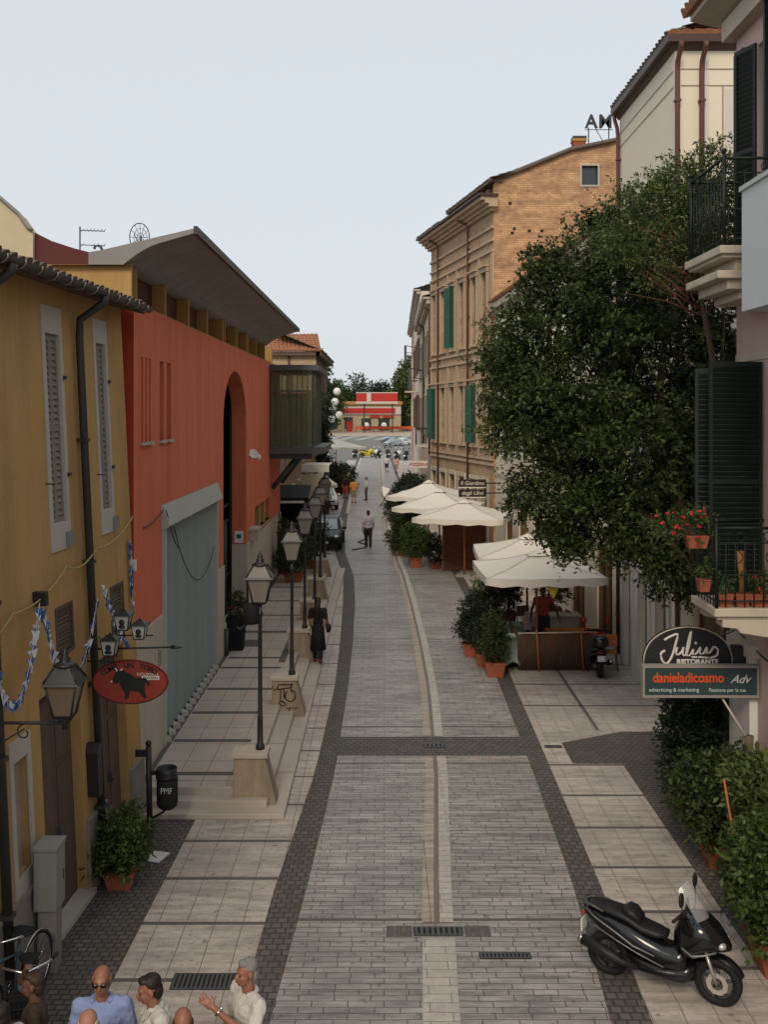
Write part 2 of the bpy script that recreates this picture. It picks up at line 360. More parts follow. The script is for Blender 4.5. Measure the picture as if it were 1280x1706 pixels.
m_cob = brickmat('basalt_cobbles', (.062, .057, .054), (.15, .137, .127), (.055, .05, .046), .13, .13, .012, 'UV', var=.5, big=1.4, rough=.7, bmp=.8, off=.5)
m_cobl = brickmat('edge_cobbles', (.07, .062, .058), (.15, .13, .115), (.05, .045, .04), .12, .10, .012, 'UV', var=.5, big=1.4, rough=.8, bmp=.8)
m_slabp = brickmat('slab_paving', (.32, .28, .245), (.53, .468, .41), (.19, .165, .145), .36, 1.3, .007, 'UV', var=.5, big=1.2, off=0, rough=.55, bmp=.3, dirt=.75, spec=.45, worn=.5, spots=.7)
m_dline = M('dark_stone_strip', (.11, .098, .09), .7, var=.25, sc=6)
m_kerb = M('pale_kerb_stone', (.40, .35, .29), .7, var=.2, sc=3, bmp=.2)
m_drain = M('drain_stone', (.40, .335, .27), .75, var=.25, sc=3, bmp=.3)
m_plat = M('platform_stone', (.46, .40, .335), .65, var=.26, sc=2.4, bmp=.3, fine=60)
m_asph = M('plaza_asphalt', (.17, .16, .15), .85, var=.15, sc=.3, bmp=.3)
g = MB().add([(-900, -60, 0), (900, -60, 0), (900, 1500, 0), (-900, 1500, 0)], [(0, 1, 2, 3)]); tag(g.build('ground', m_asph), kind='structure')
tag(strip(MB(), fLL, fLR, 5, 160, .004).build('road', m_lane), kind='structure')
bd = MB(); strip(bd, fBL, fLL, 5, 160, .004); strip(bd, fLR, fBR, 5, 160, .004)
strip(bd, fLL, fLR, 19.35, 20.45, .008); tag(bd.build('road_cobble_bands', m_cob), kind='structure')
ch = MB(); 
for a, b in ((11.0, 12.62), (13.0, 19.3), (20.5, 160)):
    if a == 11.0:
        strip(ch, lambda y: fCX(y)-.19, lambda y: fCX(y)+.21, 5, b, .012, mi=1)
    else:
        strip(ch, lambda y: fCX(y)-.20, lambda y: fCX(y)-.045, a, b, .012, mi=0); strip(ch, lambda y: fCX(y)-.045, lambda y: fCX(y)+.03, a, b, .0100, mi=3); strip(ch, lambda y: fCX(y)+.03, lambda y: fCX(y)+.20, a, b, .012, mi=1)
strip(ch, lambda y: fBL(y)+.35, lambda y: fBL(y)+.6, 66, 160, .012, mi=1)
m_chan = brickmat('channel_blocks', (.34, .315, .285), (.55, .515, .465), (.2, .17, .15), .5, .17, .006, 'UV', var=.5, big=1.5, rough=.65, dirt=.4)
tag(ch.build('road_drain_channel', [brickmat('drain_blocks', (.25, .21, .17), (.46, .40, .33), (.14, .12, .10), .6, .62, .006, 'UV', var=.5, big=1.6, dirt=.6, off=0, worn=.4), m_chan, m_dline, M('gutter_stone', (.17, .15, .13), .6, var=.4, sc=2)]), kind='structure')
# joints across the lane where courses restart
jt = MB()
for y in (13.05, 18.9, 21.1, 29.3, 41, 47, 52, 58, 64, 72): jt.box(fLL(y), fLR(y), y, y+.05, .0, .0065)
tag(jt.build('road_joints', m_dline), kind='structure')
# left pavement in front of the ochre house, right pavement, far pavements
lp = MB(); strip(lp, lambda y: -3.1+.02*(y-12), fBL, 5, 16.3, .004); strip(lp, c_(-1.62), fBL, 16.3, 42, .004)
strip(lp, lambda y: -5, fBL, 42, 140, .004)
rp = lp; strip(rp, fBR, lambda y: 4.42+.0*(y), 5, 18.9, .004); strip(rp, fBR, c_(6.4), 20.8, 48, .004); strip(rp, fBR, c_(3.5), 18.9, 20.1, .004); strip(rp, fBR, lambda y: 3.5+(y-20.1)*1.9, 20.1, 20.8, .004, .2)
strip(rp, fBR, c_(4.2), 48, 140, .004)
tag(lp.build('pavement_slabs', m_slabp), kind='structure')
lc = MB(); strip(lc, c_(-6), lambda y: -3.1+.02*(y-12), 5, 16.9, .004); strip(lc, lambda y: 4.42, c_(8), 5, 18.9, .004)
strip(lc, c_(3.5), c_(8), 18.9, 20.1, .004); strip(lc, lambda y: 3.5+(y-20.1)*1.9, c_(8), 20.1, 20.8, .004)
tag(lc.build('pavement_cobbles', m_cobl), kind='structure')
dl = MB()
for y in (9.15, 10.35, 11.65, 12.95, 14.2, 15.45): dl.box(-3.1+.02*(y-12), fBL(y), y, y+.07, 0, .0085)
for y in (9.3, 10.55, 11.9, 13.25, 14.55, 15.95, 17.3, 18.8): dl.box(fBR(y), 4.42, y, y+.07, 0, .0085)
for y in (22.6, 24.4, 26.3, 28.3, 30.4, 32.6, 35, 38, 41): dl.box(fBR(y), 6.3, y, y+.07, 0, .0085)
for y in (16.9, 18.2, 19.6, 21, 22.6, 24.4, 26.4, 28.6, 31, 34, 37, 40): dl.box(-1.60, fBL(y), y, y+.05, 0, .0085)
dl.box(4.35, 4.42, 20.9, 48, 0, .0085)
tag(dl.build('pavement_strips', m_dline), kind='structure')
def grate(label, cx, cy, wx, wy, bars, surround=None):
    t = thing('drain_grate', label, 'drain grate', (cx, cy, .0))
    mb = MB().box(-wx/2, wx/2, -wy/2, wy/2, 0, .0135); mb.build('pit', m_dark, t)
    mb = MB(); mb.box(-wx/2, wx/2, -wy/2, -wy/2+.02, 0, .021).box(-wx/2, wx/2, wy/2-.02, wy/2, 0, .021)
    for i in range(bars): x = -wx/2+wx*(i+.5)/bars; mb.box(x-wx/bars*.28, x+wx/bars*.28, -wy/2+.02, wy/2-.02, 0, .02)
    mb.build('bars', m_irong, t)
    if surround:
        n = 7
        for q in (-1, 1):
            mb = MB()
            for i in range(n):
                x = q*(wx/2+.02)+q*i*.11
                if abs(x) > surround/2: continue
                mb.box(min(x, x+q*.1), max(x, x+q*.1), -wy*.6, wy*.6, 0, .0175)
            mb.build('stone_surround', m_dline, t)
grate('iron drain grate across the centre channel nearest the camera, ringed by dark setts', .68, 12.78, .62, .20, 9, 1.3)
grate('small iron grate where the centre channel meets the dark cobble crossing', .98, 19.9, .42, .22, 5)
grate('faint vent grille in the lane between the centre channel and the black scooter', 1.45, 12.2, .62, .13, 13)
grate('narrow iron grating in the right pavement beside the cobble crossing', 3.3, 19.85, .34, .12, 8)
grate('dark recessed floor grating in the left pavement behind the gesturing man', -2.0, 11.65, .85, .32, 16)
# raised platform with steps
PZ = .34
pt = MB()
pt.box(-4.6, -2.2, 16.8, 42, 0, PZ); pt.box(-4.6, -1.9, 16.55, 42.1, 0, .21); pt.box(-4.6, -1.6, 16.3, 42.2, 0, .09)
o_ = tag(pt.build('platform', m_plat, bevel=.012), kind='structure')
ps = MB()
for y in (17.35, 19.1, 20.9, 22.7, 24.6): ps.box(-3.95, -2.5, y, y+.16, PZ-.01, PZ+.004)
for y0, y1, x0, x1 in ((25.6, 25.75, -3.9, -2.6), (26.9, 27.7, -3.9, -3.3), (28.6, 28.85, -4., -2.5), (31, 31.15, -4, -2.5), (33.4, 33.55, -4, -2.5), (36, 36.2, -4, -2.5), (25.2, 28.7, -2.62, -2.45)):
    ps.box(x0, x1, y0, y1, PZ-.01, PZ+.0045)
ps.box(-4.12, -3.97, 16.85, 42, PZ-.01, PZ+.003)
tag(ps.build('platform_dark_strips', m_dline), kind='structure')
pj = MB()
for k in range(26): y = 17.1+k*.95; pj.box(-3.95, -2.2, y, y+.012, PZ-.01, PZ+.0025)
for x in (-3.5, -3.05, -2.62): pj.box(x, x+.012, 16.85, 42, PZ-.01, PZ+.0022)
for y in (17.6, 19.4, 21.3, 23.4, 25.8, 28.4, 31.2, 34.3, 38): pj.box(-2.19, -1.91, y, y+.02, .2, .213); pj.box(-1.89, -1.61, y+.6, y+.62, .08, .093)
tag(pj.build('platform_joints', M('joint', (.24, .20, .17), var=.1)), kind='structure')
# ================================================================== ochre house, left foreground
FY = Face((-4.52, 4), (-3.86, 16.42), 1, .048)
def uy(y): return y-4
b = thing('ochre_house', 'ochre plastered house with tall narrow shuttered windows and a tiled eave, left foreground', 'house', (-4.1, 11, 0))
D1 = (uy(12.45), uy(13.8), 0.0, 3.0); D2 = (uy(14.6), uy(15.75), 0.0, 2.95)
W1 = (uy(13.05), uy(13.75), 4.7, 7.9); W2 = (uy(15.0), uy(15.62), 4.7, 7.9)
L1 = (uy(13.12), uy(13.66), 3.38, 3.95); L2 = (uy(15.3), uy(15.85), 3.2, 3.85); NI = (uy(11.6), uy(12.0), 1.2, 2.5)
mb = MB(); FY.wall(mb, 0, FY.L, 0, 8.3, [D1, D2, W1, W2, L1, L2, NI], .22)
e = FY(FY.L, 0), FY(FY.L, 8.3)
mb.add([e[0], e[0]+Vector((-5, 0, 0)), e[1]+Vector((-5, 0, 0)), e[1]], [(0, 1, 2, 3)])
o = mb.build('wall', m_och, b); b.location = (0, 0, 0)
for D_ in (D1, D2):
    mb = MB(); um = (D_[0]+D_[1])/2
    for a, c in ((D_[0], um-.006), (um+.006, D_[1])):
        FY.box(mb, a, c, D_[2], D_[3], -.2, -.14)
        for v0, v1 in ((.15, 1.0), (1.12, 1.9), (2.0, 2.85)): FY.box(mb, a+.1, c-.1, v0, v1, -.14, -.125)
    d = mb.build('door', m_wood, b, .004)
    mb = MB(); FY.box(mb, um+.03, um+.07, 1.0, 1.16, -.14, -.08); mb.ball(FY(um+.05, 1.05, -.07), .03, 8); mb.build('handle', m_irong, d)
mb = MB(); FY.box(mb, D1[0]-.06, D1[1]+.06, 0, .07, -.18, .10); mb.build('door_threshold', m_stone, b)
for k, Wd in enumerate((W1, W2)):
    mb = MB(); u0, u1, v0, v1 = Wd; t = .10
    FY.box(mb, u0, u0+t, v0, v1, -.10, .02); FY.box(mb, u1-t, u1, v0, v1, -.10, .02)
    FY.box(mb, u0+t, u1-t, v1-.36, v1, -.10, .018); FY.box(mb, u0+t, u1-t, v0, v0+.36, -.10, .018)
    w_ = mb.build('window', m_stone, b, .004)
    um = (u0+u1)/2
    shutter(FY, 'shutter', u0+t+.005, um-.003, v0+.36, v1-.36, -.07, w_, m_wshut, .085)
    shutter(FY, 'shutter', um+.003, u1-t-.005, v0+.36, v1-.36, -.07, w_, m_wshut, .085)
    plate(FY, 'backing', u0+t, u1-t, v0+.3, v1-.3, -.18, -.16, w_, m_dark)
    mb = MB()
    for v in (v0+.95, v1-.95): FY.box(mb, u1-.05, u1+.03, v, v+.05, .02, .05); mb.tube([FY(u0-.12, v0+.9, .02), FY(u0-.12, v0+.9, .14)], .008)
    mb.build('hinge', m_iron, w_)
for Lv in (L1, L2):
    fr = MB(); u0, u1, v0, v1 = Lv
    FY.box(fr, u0-.04, u0, v0-.04, v1+.04, -.02, .015); FY.box(fr, u1, u1+.04, v0-.04, v1+.04, -.02, .015)
    FY.box(fr, u0, u1, v1, v1+.04, -.02, .015); FY.box(fr, u0, u1, v0-.04, v0, -.02, .015)
    w_ = fr.build('louvred_window', m_wood, b); shutter(FY, 'louvre', u0, u1, v0, v1, -.06, w_, m_wood, .05)
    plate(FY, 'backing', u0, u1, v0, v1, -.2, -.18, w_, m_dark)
mb = MB(); u0, u1, v0, v1 = NI
FY.box(mb, u0-.1, u0, v0-.45, v1+.25, -.01, .025); FY.box(mb, u1, u1+.1, v0-.45, v1+.25, -.01, .025); FY.box(mb, u0, u1, v1, v1+.25, -.01, .022); FY.box(mb, u0, u1, v0-.45, v0, -.01, .022)
w_ = mb.build('niche_frame', m_stone, b); plate(FY, 'niche_panel', u0, u1, v0, v1, -.1, -.08, w_, m_travd)
mb = MB()
for a, c in ((0, uy(12.42)), (uy(13.83), uy(14.57)), (uy(15.78), FY.L)): FY.box(mb, a, c, 0, .95, -.01, .045); FY.box(mb, a, c, .95, .99, -.01, .06)
mb.build('plinth', M('grey_plinth', (.25, .22, .19), .9, var=.2, sc=3, streak=.4), b)
plate(FY, 'pilaster', uy(11.25), uy(11.38), .99, 8.2, -.02, .05, b, m_och2)
# door threshold stones, eaves, gutter, roof
mb = MB(); vs = [FY(u, v, w) for u in (0, FY.L+.12) for v, w in ((8.18, .0), (8.1, .36), (8.16, .36), (8.3, .0))]
mb.add(vs, [(0, 1, 2, 3), (7, 6, 5, 4), (0, 4, 5, 1), (1, 5, 6, 2), (2, 6, 7, 3)]); mb.build('eave_soffit', m_wood, b)
mb = MB(); rf = []
for i in range(60): 
    u = (i+.5)*(FY.L+.1)/60; p = FY(u, 8.05, .5); mb.tube([p+FY.n*-.02, p+FY.n*.0], .02, 4)
pts = []
for k in range(9): a = PI*k/8; pts.append((math.cos(a)*.085, -math.sin(a)*.085))
vs = [FY(u, 8.2+y, .43+x) for u in (0, FY.L+.1) for x, y in pts]; n = len(pts)
mb = MB(); mb.add(vs, [(i, i+1, n+i+1, n+i) for i in range(n-1)]+[tuple(range(n))[::-1], tuple(range(n, 2*n))], True)
mb.build('gutter', m_dpipe, b)
for i in range(26):
    u = .2+i*.48; MB().tube([FY(u, 8.205+y*1.12, .43+x*1.12) for x, y in pts], .012, 5).build('gutter_strap', M('strap_metal', (.22, .19, .16), .5), b)
tiles(FY(-.1, 8.2, .38), FY(FY.L+.1, 8.2, .38)-FY(-.1, 8.2, .38), Vector((-4.6, .25, 1.0)), .21, .38, .06).build('roof', m_tiled, b)
def downpipe(F, u, vt, w, parent, mat, r=.055, v0=0, name='downpipe', neck=.40):
    mb = MB(); mb.tube([F(u, v0, w), F(u, vt-.5, w), F(u, vt-.25, w+.02), F(u, vt-.02, w+neck*.9), F(u, vt+.08, w+neck)], r, 10)
    v = v0+1
    while v < vt-.6: F.box(mb, u-r*1.25, u+r*1.25, v, v+.05, 0, w+r*1.2); v += 1.7
    return mb.build(name, mat, parent)
downpipe(FY, uy(14.22), 8.05, .09, b, m_dpipe); downpipe(FY, uy(11.12), 8.05, .09, b, m_dpipe)
for u, v in ((uy(13.45), 4.62), (uy(15.4), 4.62)): plate(FY, 'name_plate', u+.1, u+.32, v+.12, v+.3, .02, .05, b, M('plate_grey', (.22, .22, .21)))
mb = MB(); 
for u in (uy(14.22)+.13,): mb.tube([FY(u, 0, .03), FY(u, 3, .03)], .018, 6)
mb.build('conduit', m_stone, b)
# beige house with the curved gable and dark red roof, behind the ochre one
t = thing('beige_house', 'beige house with a curved gable and a dark red roof rising behind the tiled eave', 'house', (0, 0, 0))
mb = MB(); P = [(-12, 6), (-12, 11.6), (-7.6, 10.85), (-6.8, 10.3), (-6.45, 10.0), (-6.28, 9.75), (-6.2, 9.7), (-6.2, 6)]
mb.prism(P, lambda u, v, w: (u, w, v), 18, 18.4); mb.build('gable', m_och2 if 0 else M('beige_plaster', (.55, .45, .30), .85), t)
mb = MB(); mb.tube([(a, 17.97, c+.02) for a, c in P[1:7]], .035, 6); mb.build('gable_coping', m_conc, t)
mb = MB(); P = [(-6.2, 6), (-6.2, 9.7), (-5.9, 9.55), (-5.5, 9.42), (-4.95, 9.28), (-4.4, 9.1), (-4.4, 6)]
mb.prism(P, lambda u, v, w: (u*(w/18.2 if 0 else 1), w, v), 18.1, 24); mb.build('roof', M('dark_red_metal', (.10, .025, .022), .7, var=.2), t)
# ================================================================== orange building
FR = Face((-4.1, 16.7), (-4.1, 40.2), 1)
def ur(y): return y-16.7
b = thing('orange_building', 'orange plastered building with a tall arch and an upturned concrete roof', 'building', (0, 0, 0))
GA = (ur(18.8), ur(24.9), .34, 4.45); AR = (ur(26.0), ur(30.3), .34, 7.65)
SL = [(ur(y), ur(y)+w, 6.0, 7.45) for y, w in ((17.2, .17), (17.48, .17), (17.76, .17), (18.62, .38), (19.25, .38))]
FO = (ur(32.4), ur(36.5), 2.75, 3.5)
mb = MB(); FR.wall(mb, 0, FR.L, 0, 8.3, [GA, AR, FO]+SL, .42)
sp = 6.25; uc = (AR[0]+AR[1])/2; ra = (AR[1]-AR[0])/2; rz_ = AR[3]-sp; N = 20
arc = [(uc-ra*math.cos(PI*i/N), sp+rz_*math.sin(PI*i/N)) for i in range(N+1)]
for i in range(N):
    (a, c), (d, e) = arc[i], arc[i+1]
    mb.add([FR(a, c), FR(d, e), FR(d, AR[3]), FR(a, AR[3])], [(0, 1, 2, 3)])
    mb.add([FR(a, c), FR(d, e), FR(d, e, -.42), FR(a, c, -.42)], [(0, 1, 2, 3)], True)
mb.add([(-4.1, 16.7, 0), (-9, 16.7, 0), (-9, 16.7, 8.3), (-4.1, 16.7, 8.3)], [(0, 1, 2, 3)])
mb.add([(-4.1, 40.2, 0), (-9, 40.2, 0), (-9, 40.2, 8.3), (-4.1, 40.2, 8.3)], [(0, 1, 2, 3)])
mb.build('wall', m_red, b)
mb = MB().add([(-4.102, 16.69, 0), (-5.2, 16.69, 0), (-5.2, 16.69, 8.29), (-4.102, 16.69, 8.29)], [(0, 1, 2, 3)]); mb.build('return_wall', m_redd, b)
mb = MB()     # stone base
for a, c in ((0, GA[0]), (GA[1], AR[0]), (AR[1], FR.L)): plate(FR, 'stone_base', a, c, .0, 2.62 if a else 2.8, 0, .035, b, m_trav)
for u in (AR[0], AR[1]-.02): plate(FR, 'stone_jamb', u, u+.02, .34, 2.6, -.42, .0, b, m_trav)
for s_ in SL:
    mb = MB(); FR.box(mb, s_[0]-.03, s_[1]+.03, s_[2]-.05, s_[2], -.3, .06); w_ = mb.build('window', m_stone, b)
    plate(FR, 'pane', s_[0], s_[1], s_[2], s_[3], -.40, -.38, w_, m_redd)
mb = MB(); FR.box(mb, FO[0], FO[1], FO[2]-.05, FO[2], -.4, .05)
for y in (33.7, 35.1): FR.box(mb, ur(y), ur(y)+.28, FO[2], FO[3], -.35, -.02)
w_ = mb.build('window_band', m_och, b); plate(FR, 'pane', FO[0], FO[1], FO[2], FO[3], -.45, -.42, w_, m_pane)
# clerestory and roof
mb = MB(); y = 17.0
for i in range(10):
    FR.box(mb, ur(y), ur(y)+.14, 8.3, 8.9, -.5, -.05)
    if i in (4, 5, 6): FR.box(mb, ur(y)+.32, ur(y)+.44, 8.3, 8.9, -.5, -.05)
    y += 2.3 if i < 9 else 0
FR.box(mb, 0, FR.L, 8.3, 8.34, -.5, -.03); mb.build('clerestory_post', m_och2, b)
mb = MB(); FR.box(mb, .3, FR.L-1, 8.3, 8.95, -.6, -.55); mb.build('clerestory_pane', M('clerestory_glass', (.10, .11, .10), .2, bmp=0, spec=.6), b)
mb = MB(); mb.box(-5.6, -4.12, 16.62, 16.72, 8.3, 8.92); mb.add([(-5.4, 16.62, 8.9), (-4.1, 16.62, 8.9), (-4.1, 16.5, 8.9), (-5.4, 16.5, 8.9)], [(0, 1, 2, 3)]); mb.build('front_parapet', m_och, b)
und = [(-4.8, 8.9), (-4.25, 8.9)]+[(-4.25+1.17*(k/10), 8.9+.52*(math.sin(PI/2*min(1, k/5))*.35+.65*k/10)) for k in range(1, 11)]
top = [(-3.06, 9.50), (-4.6, 9.14), (-4.8, 9.11)]
P = und+top; n = len(P); vs = [(x, y, z) for y in (16.55, 36.6) for x, z in P]; m_ = len(und)
mb = MB(); mb.add(vs, [tuple(range(n)), tuple(range(n, 2*n))[::-1]]+[(i, (i+1) % n, n+(i+1) % n, n+i) for i in range(m_-1, n)], mi=0)
mb.add(vs, [(i, i+1, n+i+1, n+i) for i in range(m_-1)], True, mi=1); mb.build('roof', [m_conc, m_soff], b)
mb = MB(); mb.box(-3.09, -3.03, 16.53, 36.62, 9.40, 9.53); mb.build('roof_edge_flashing', m_dpipe, b)
# louvred shutter wall
mb = MB(); N = 14; u0, u1 = GA[0]+.18, GA[1]-.12; vs = []
for i in range(N):
    a = u0+(u1-u0)*i/N; c = u0+(u1-u0)*(i+1)/N
    for p, q, wp, wq in ((a, a+(c-a)*.2, -.34, .0), (a+(c-a)*.2, c-.06, .0, -.22)):
        mb.add([FR(p, .40, wp), FR(q, .40, wq), FR(q, 4.4, wq), FR(p, 4.4, wp)], [(0, 1, 2, 3)])
lo = mb.build('louvre_wall', m_lou, b)
plate(FR, 'frame_post', GA[0]-.02, GA[0]+.18, .34, 4.5, -.28, .06, lo, m_louf); plate(FR, 'frame_post', GA[1]-.12, GA[1]+.02, .34, 4.45, -.28, .05, lo, m_louf)
mb = MB(); vs = [FR(u, v, w) for u in (GA[0]-.05, GA[1]+.05) for v, w in ((4.36, .08), (4.42, .16), (4.80, .03), (4.80, 0), (4.36, 0))]; k = 5
mb.add(vs, [tuple(range(k))[::-1], tuple(range(k, 2*k))]+[(i, (i+1) % k, k+(i+1) % k, k+i) for i in range(k)]); mb.build('hood', m_louf, lo)
mb = MB(); 
for i in range(N): a = u0+(u1-u0)*i/N; c = (u1-u0)/N; mb.add([FR(a+.02, .345, .0), FR(a+c*.3, .345, .12), FR(a+c, .345, -.1), FR(a+.02, .43, .0), FR(a+c*.3, .43, .12), FR(a+c, .43, -.1)], [(0, 1, 4, 3), (1, 2, 5, 4), (3, 4, 5)])
mb.build('footing_blocks', m_stone, lo)
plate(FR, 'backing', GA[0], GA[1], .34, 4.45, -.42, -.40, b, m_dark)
# gate in the arch
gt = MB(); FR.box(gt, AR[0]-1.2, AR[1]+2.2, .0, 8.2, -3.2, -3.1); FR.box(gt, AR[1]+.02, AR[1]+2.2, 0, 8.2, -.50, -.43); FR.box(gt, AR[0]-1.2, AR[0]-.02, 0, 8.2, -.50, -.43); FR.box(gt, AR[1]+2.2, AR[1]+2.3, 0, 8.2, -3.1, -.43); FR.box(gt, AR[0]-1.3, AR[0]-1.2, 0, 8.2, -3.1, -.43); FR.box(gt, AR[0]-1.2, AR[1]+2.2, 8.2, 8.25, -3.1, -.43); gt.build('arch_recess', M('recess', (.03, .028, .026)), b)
gt = MB()
for i in range(26): u = AR[0]+.08+i*.16; gt.tube([FR(u, .5, -.55), FR(u, 3.3, -.55)], .022, 6)
for v in (.55, 1.7, 3.3, 3.75): FR.box(gt, AR[0], AR[1], v, v+.07, -.58, -.52)
gt.build('gate', M('gate_green', (.035, .05, .045), .5, spec=.4), b)
mb = MB(); 
for k in range(4): FR.box(mb, AR[0]+.02, AR[1]-.02, .34+.0, .34+.14*(k+1), -1.2+.0, -.75-.14*k+.4)
mb.build('entrance_steps', m_trav, b)
# glazed box
t = thing('glass_bay', 'green tinted glazed box cantilevered from the far end of the orange building', 'glass bay', (0, 0, 0))
mb = MB(); mb.box(-4.09, -2.35, 36.4, 41.5, 8.02, 8.22); mb.build('roof', M('bay_roof', (.10, .11, .12), .6), t)
mb = MB(); mb.box(-4.09, -2.15, 36.3, 41.6, 5.05, 5.28).box(-4.09, -2.6, 36.6, 41.5, 4.85, 5.05)
mb.build('floor_slab', M('bay_steel', (.085, .09, .095), .55, spec=.4), t)
mb = MB()
for k in range(9): x = -4.05+k*.185; mb.box(x, x+.03, 36.52, 36.57, 5.28, 8.02)
for x in (-2.58,): mb.box(x, x+.05, 36.52, 36.6, 5.28, 8.02)
for k in range(6): y = 36.6+k*.95; mb.box(-2.58, -2.54, y, y+.04, 5.28, 8.02)
mb.box(-4.07, -2.55, 36.5, 36.6, 7.25, 7.32); mb.build('mullion', M('bay_mullion', (.12, .13, .09), .6), t)
mb = MB(); mb.box(-4.08, -2.57, 36.6, 36.62, 5.28, 8.02).box(-2.60, -2.58, 36.65, 41.4, 5.28, 8.02); mb.build('pane', glassmat('bay_glass', (.20, .24, .13), .55, .06), t)
mb = MB()
for k in range(14): x = -4.0+k*.10; mb.tube([(x, 36.95+.03*(k % 2), 5.3), (x, 36.95+.03*(k % 2), 7.2)], .05, 6)
mb.build('curtain', M('olive_curtain', (.15, .14, .07), .9), t)
for y in (37.2, 40.4): MB().tube([(-4.08, y, 3.75), (-3.2, y, 4.85)], .10, 6).build('bracket', m_irong, t)
mb = MB()
for z in (6.6,): mb.box(-3.9, -3.75, 37.3, 37.4, 5.3, 6.9)
mb.build('inner_post', m_red, t)
# small things on the orange wall
def on_wall(name, label, cat, fn, mat): 
    mb = MB(); fn(mb); return tag(mb.build(name, mat), label, cat)
on_wall('loudspeaker', 'round white horn loudspeaker on the orange wall right of the arch', 'loudspeaker', lambda mb: mb.lathe([(.03, 0), (.06, .1), (.16, .22), (.15, .22), (.05, .12)], (0, 0, 0), 12), m_whitep)
o = D.objects['loudspeaker']; o.rotation_euler = (R(60), 0, R(30)); o.location = (-4.08, 31.3, 5.15)
on_wall('security_camera', 'small white security camera on the orange wall beside the loudspeaker', 'camera', lambda mb: (mb.tube([(-4.1, 32.5, 5.1), (-3.98, 32.4, 5.1)], .02), mb.tube([(-3.98, 32.5, 5.13), (-3.95, 32.15, 5.05)], .06)), m_whitep)
on_wall('wall_box', 'pale rounded box fixed over the stone base right of the arch', 'wall box', lambda mb: (FR.box(mb, ur(30.95), ur(31.75), 2.63, 2.95, .0, .25), FR.box(mb, ur(30.9), ur(31.8), 2.93, 2.99, .0, .29)), m_stone)
on_wall('wall_switch_box', 'small white junction box at the corner between the ochre and orange walls', 'junction box', lambda mb: (mb.box(-4.09, -4.02, 16.5, 16.56, 3.98, 4.12), mb.box(-4.13, -4.02, 16.47, 16.55, 3.95, 3.975)), m_whitep)
t = thing('notice_plate', 'small white notice with a green picture on the jamb of the tall arch', 'notice', (0, 0, 0))
mb = MB().box(-4.44, -4.18, 30.26, 30.29, 2.65, 3.0); mb.build('panel', m_whitep, t)
mb = MB().box(-4.38, -4.24, 30.25, 30.262, 2.78, 2.9); mb.build('picture', m_gsh, t)
# roof furniture
t = thing('tv_antenna', 'thin television antenna on the roof left of the satellite dish', 'antenna', (-5.55, 18.6, 8.9), sc=.95)
mb = MB().tube([(0, 0, 0), (0, 0, 1.05)], .015, 6); mb.build('mast', m_irong, t)
for z, n_ in ((.98, 7), (.70, 3)):
    mb = MB(); mb.tube([(0, 0, z), (.48, 0, z-.02)], .009, 5)
    for k in range(n_): x = .05+k*.42/max(1, n_-1); mb.tube([(x, -.1, z-.045), (x, .1, z+.04)], .006, 4)
    mb.build('boom', m_irong, t)
t = thing('satellite_dish', 'open mesh satellite dish on the concrete roof', 'satellite dish', (-4.45, 18.6, 9.38))
mb = MB(); Rr = .25
mb.tube([(Rr*.72*math.cos(a), -.05, .32+Rr*math.sin(a)) for a in [2*PI*k/24 for k in range(24)]], .010, 5, True)
for q in (.35, .68): mb.tube([(Rr*.72*q*math.cos(a), .02, .32+Rr*q*math.sin(a)) for a in [2*PI*k/16 for k in range(16)]], .005, 4, True)
for k in range(6): a = PI*k/6; mb.tube([(Rr*.72*math.cos(a), -.05, .32+Rr*math.sin(a)), (0, .06, .32), (-Rr*.72*math.cos(a), -.05, .32-Rr*math.sin(a))], .005, 4)
mb.build('reflector', m_irong, t); mb = MB().tube([(0, .03, 0), (0, .03, .34)], .018, 6).tube([(0, .03, .1), (-.06, -.2, .35)], .008, 4); mb.build('mast', m_irong, t)
t = thing('vent_pipe', 'bent dark vent pipe at the left end of the concrete roof', 'vent pipe', (-5.0, 17.8, 9.05), sc=.62); 
mb = MB().tube([(.12, 0, 0), (.12, 0, .48), (.08, 0, .57), (0, 0, .6), (-.07, 0, .58), (-.1, 0, .5)], .04, 8); mb.build('pipe', m_dpipe, t); mb = MB().tube([(.12, 0, .3), (.12, 0, .34)], .055, 8); mb.build('collar', m_dpipe, t)
# ================================================================== pink building, right foreground
FP = Face((5.5, 5), (5.5, 15.9), -1)
def up_(y): return y-5
b = thing('pink_building', 'pink plastered building with dark green shutters, right foreground', 'building')
LW = (up_(13.15), up_(14.5), 3.75, 7.2); UW = (up_(14.05), up_(15.0), 8.85, 11.9); GD = (up_(12.2), up_(13.6), 0, 2.5)
mb = MB(); FP.wall(mb, 0, FP.L, 0, 12.6, [LW, UW], .25)
mb.add([(5.5, 15.9, 0), (12, 15.9, 0), (12, 15.9, 12.6), (5.5, 15.9, 12.6)], [(0, 1, 2, 3)]); mb.build('wall', m_pink, b)
for a_, c_2 in ((15.0, 15.88), (13.0, 13.7)): plate(FP, 'pilaster', up_(a_), up_(c_2), 0, 2.9, 0, .12, b, m_white)
plate(FP, 'capital', up_(14.9), up_(15.9), 2.9, 3.1, 0, .16, b, m_slab); plate(FP, 'string_course', up_(14.5), up_(15.89), 7.28, 7.4, 0, .02, b, m_slab)
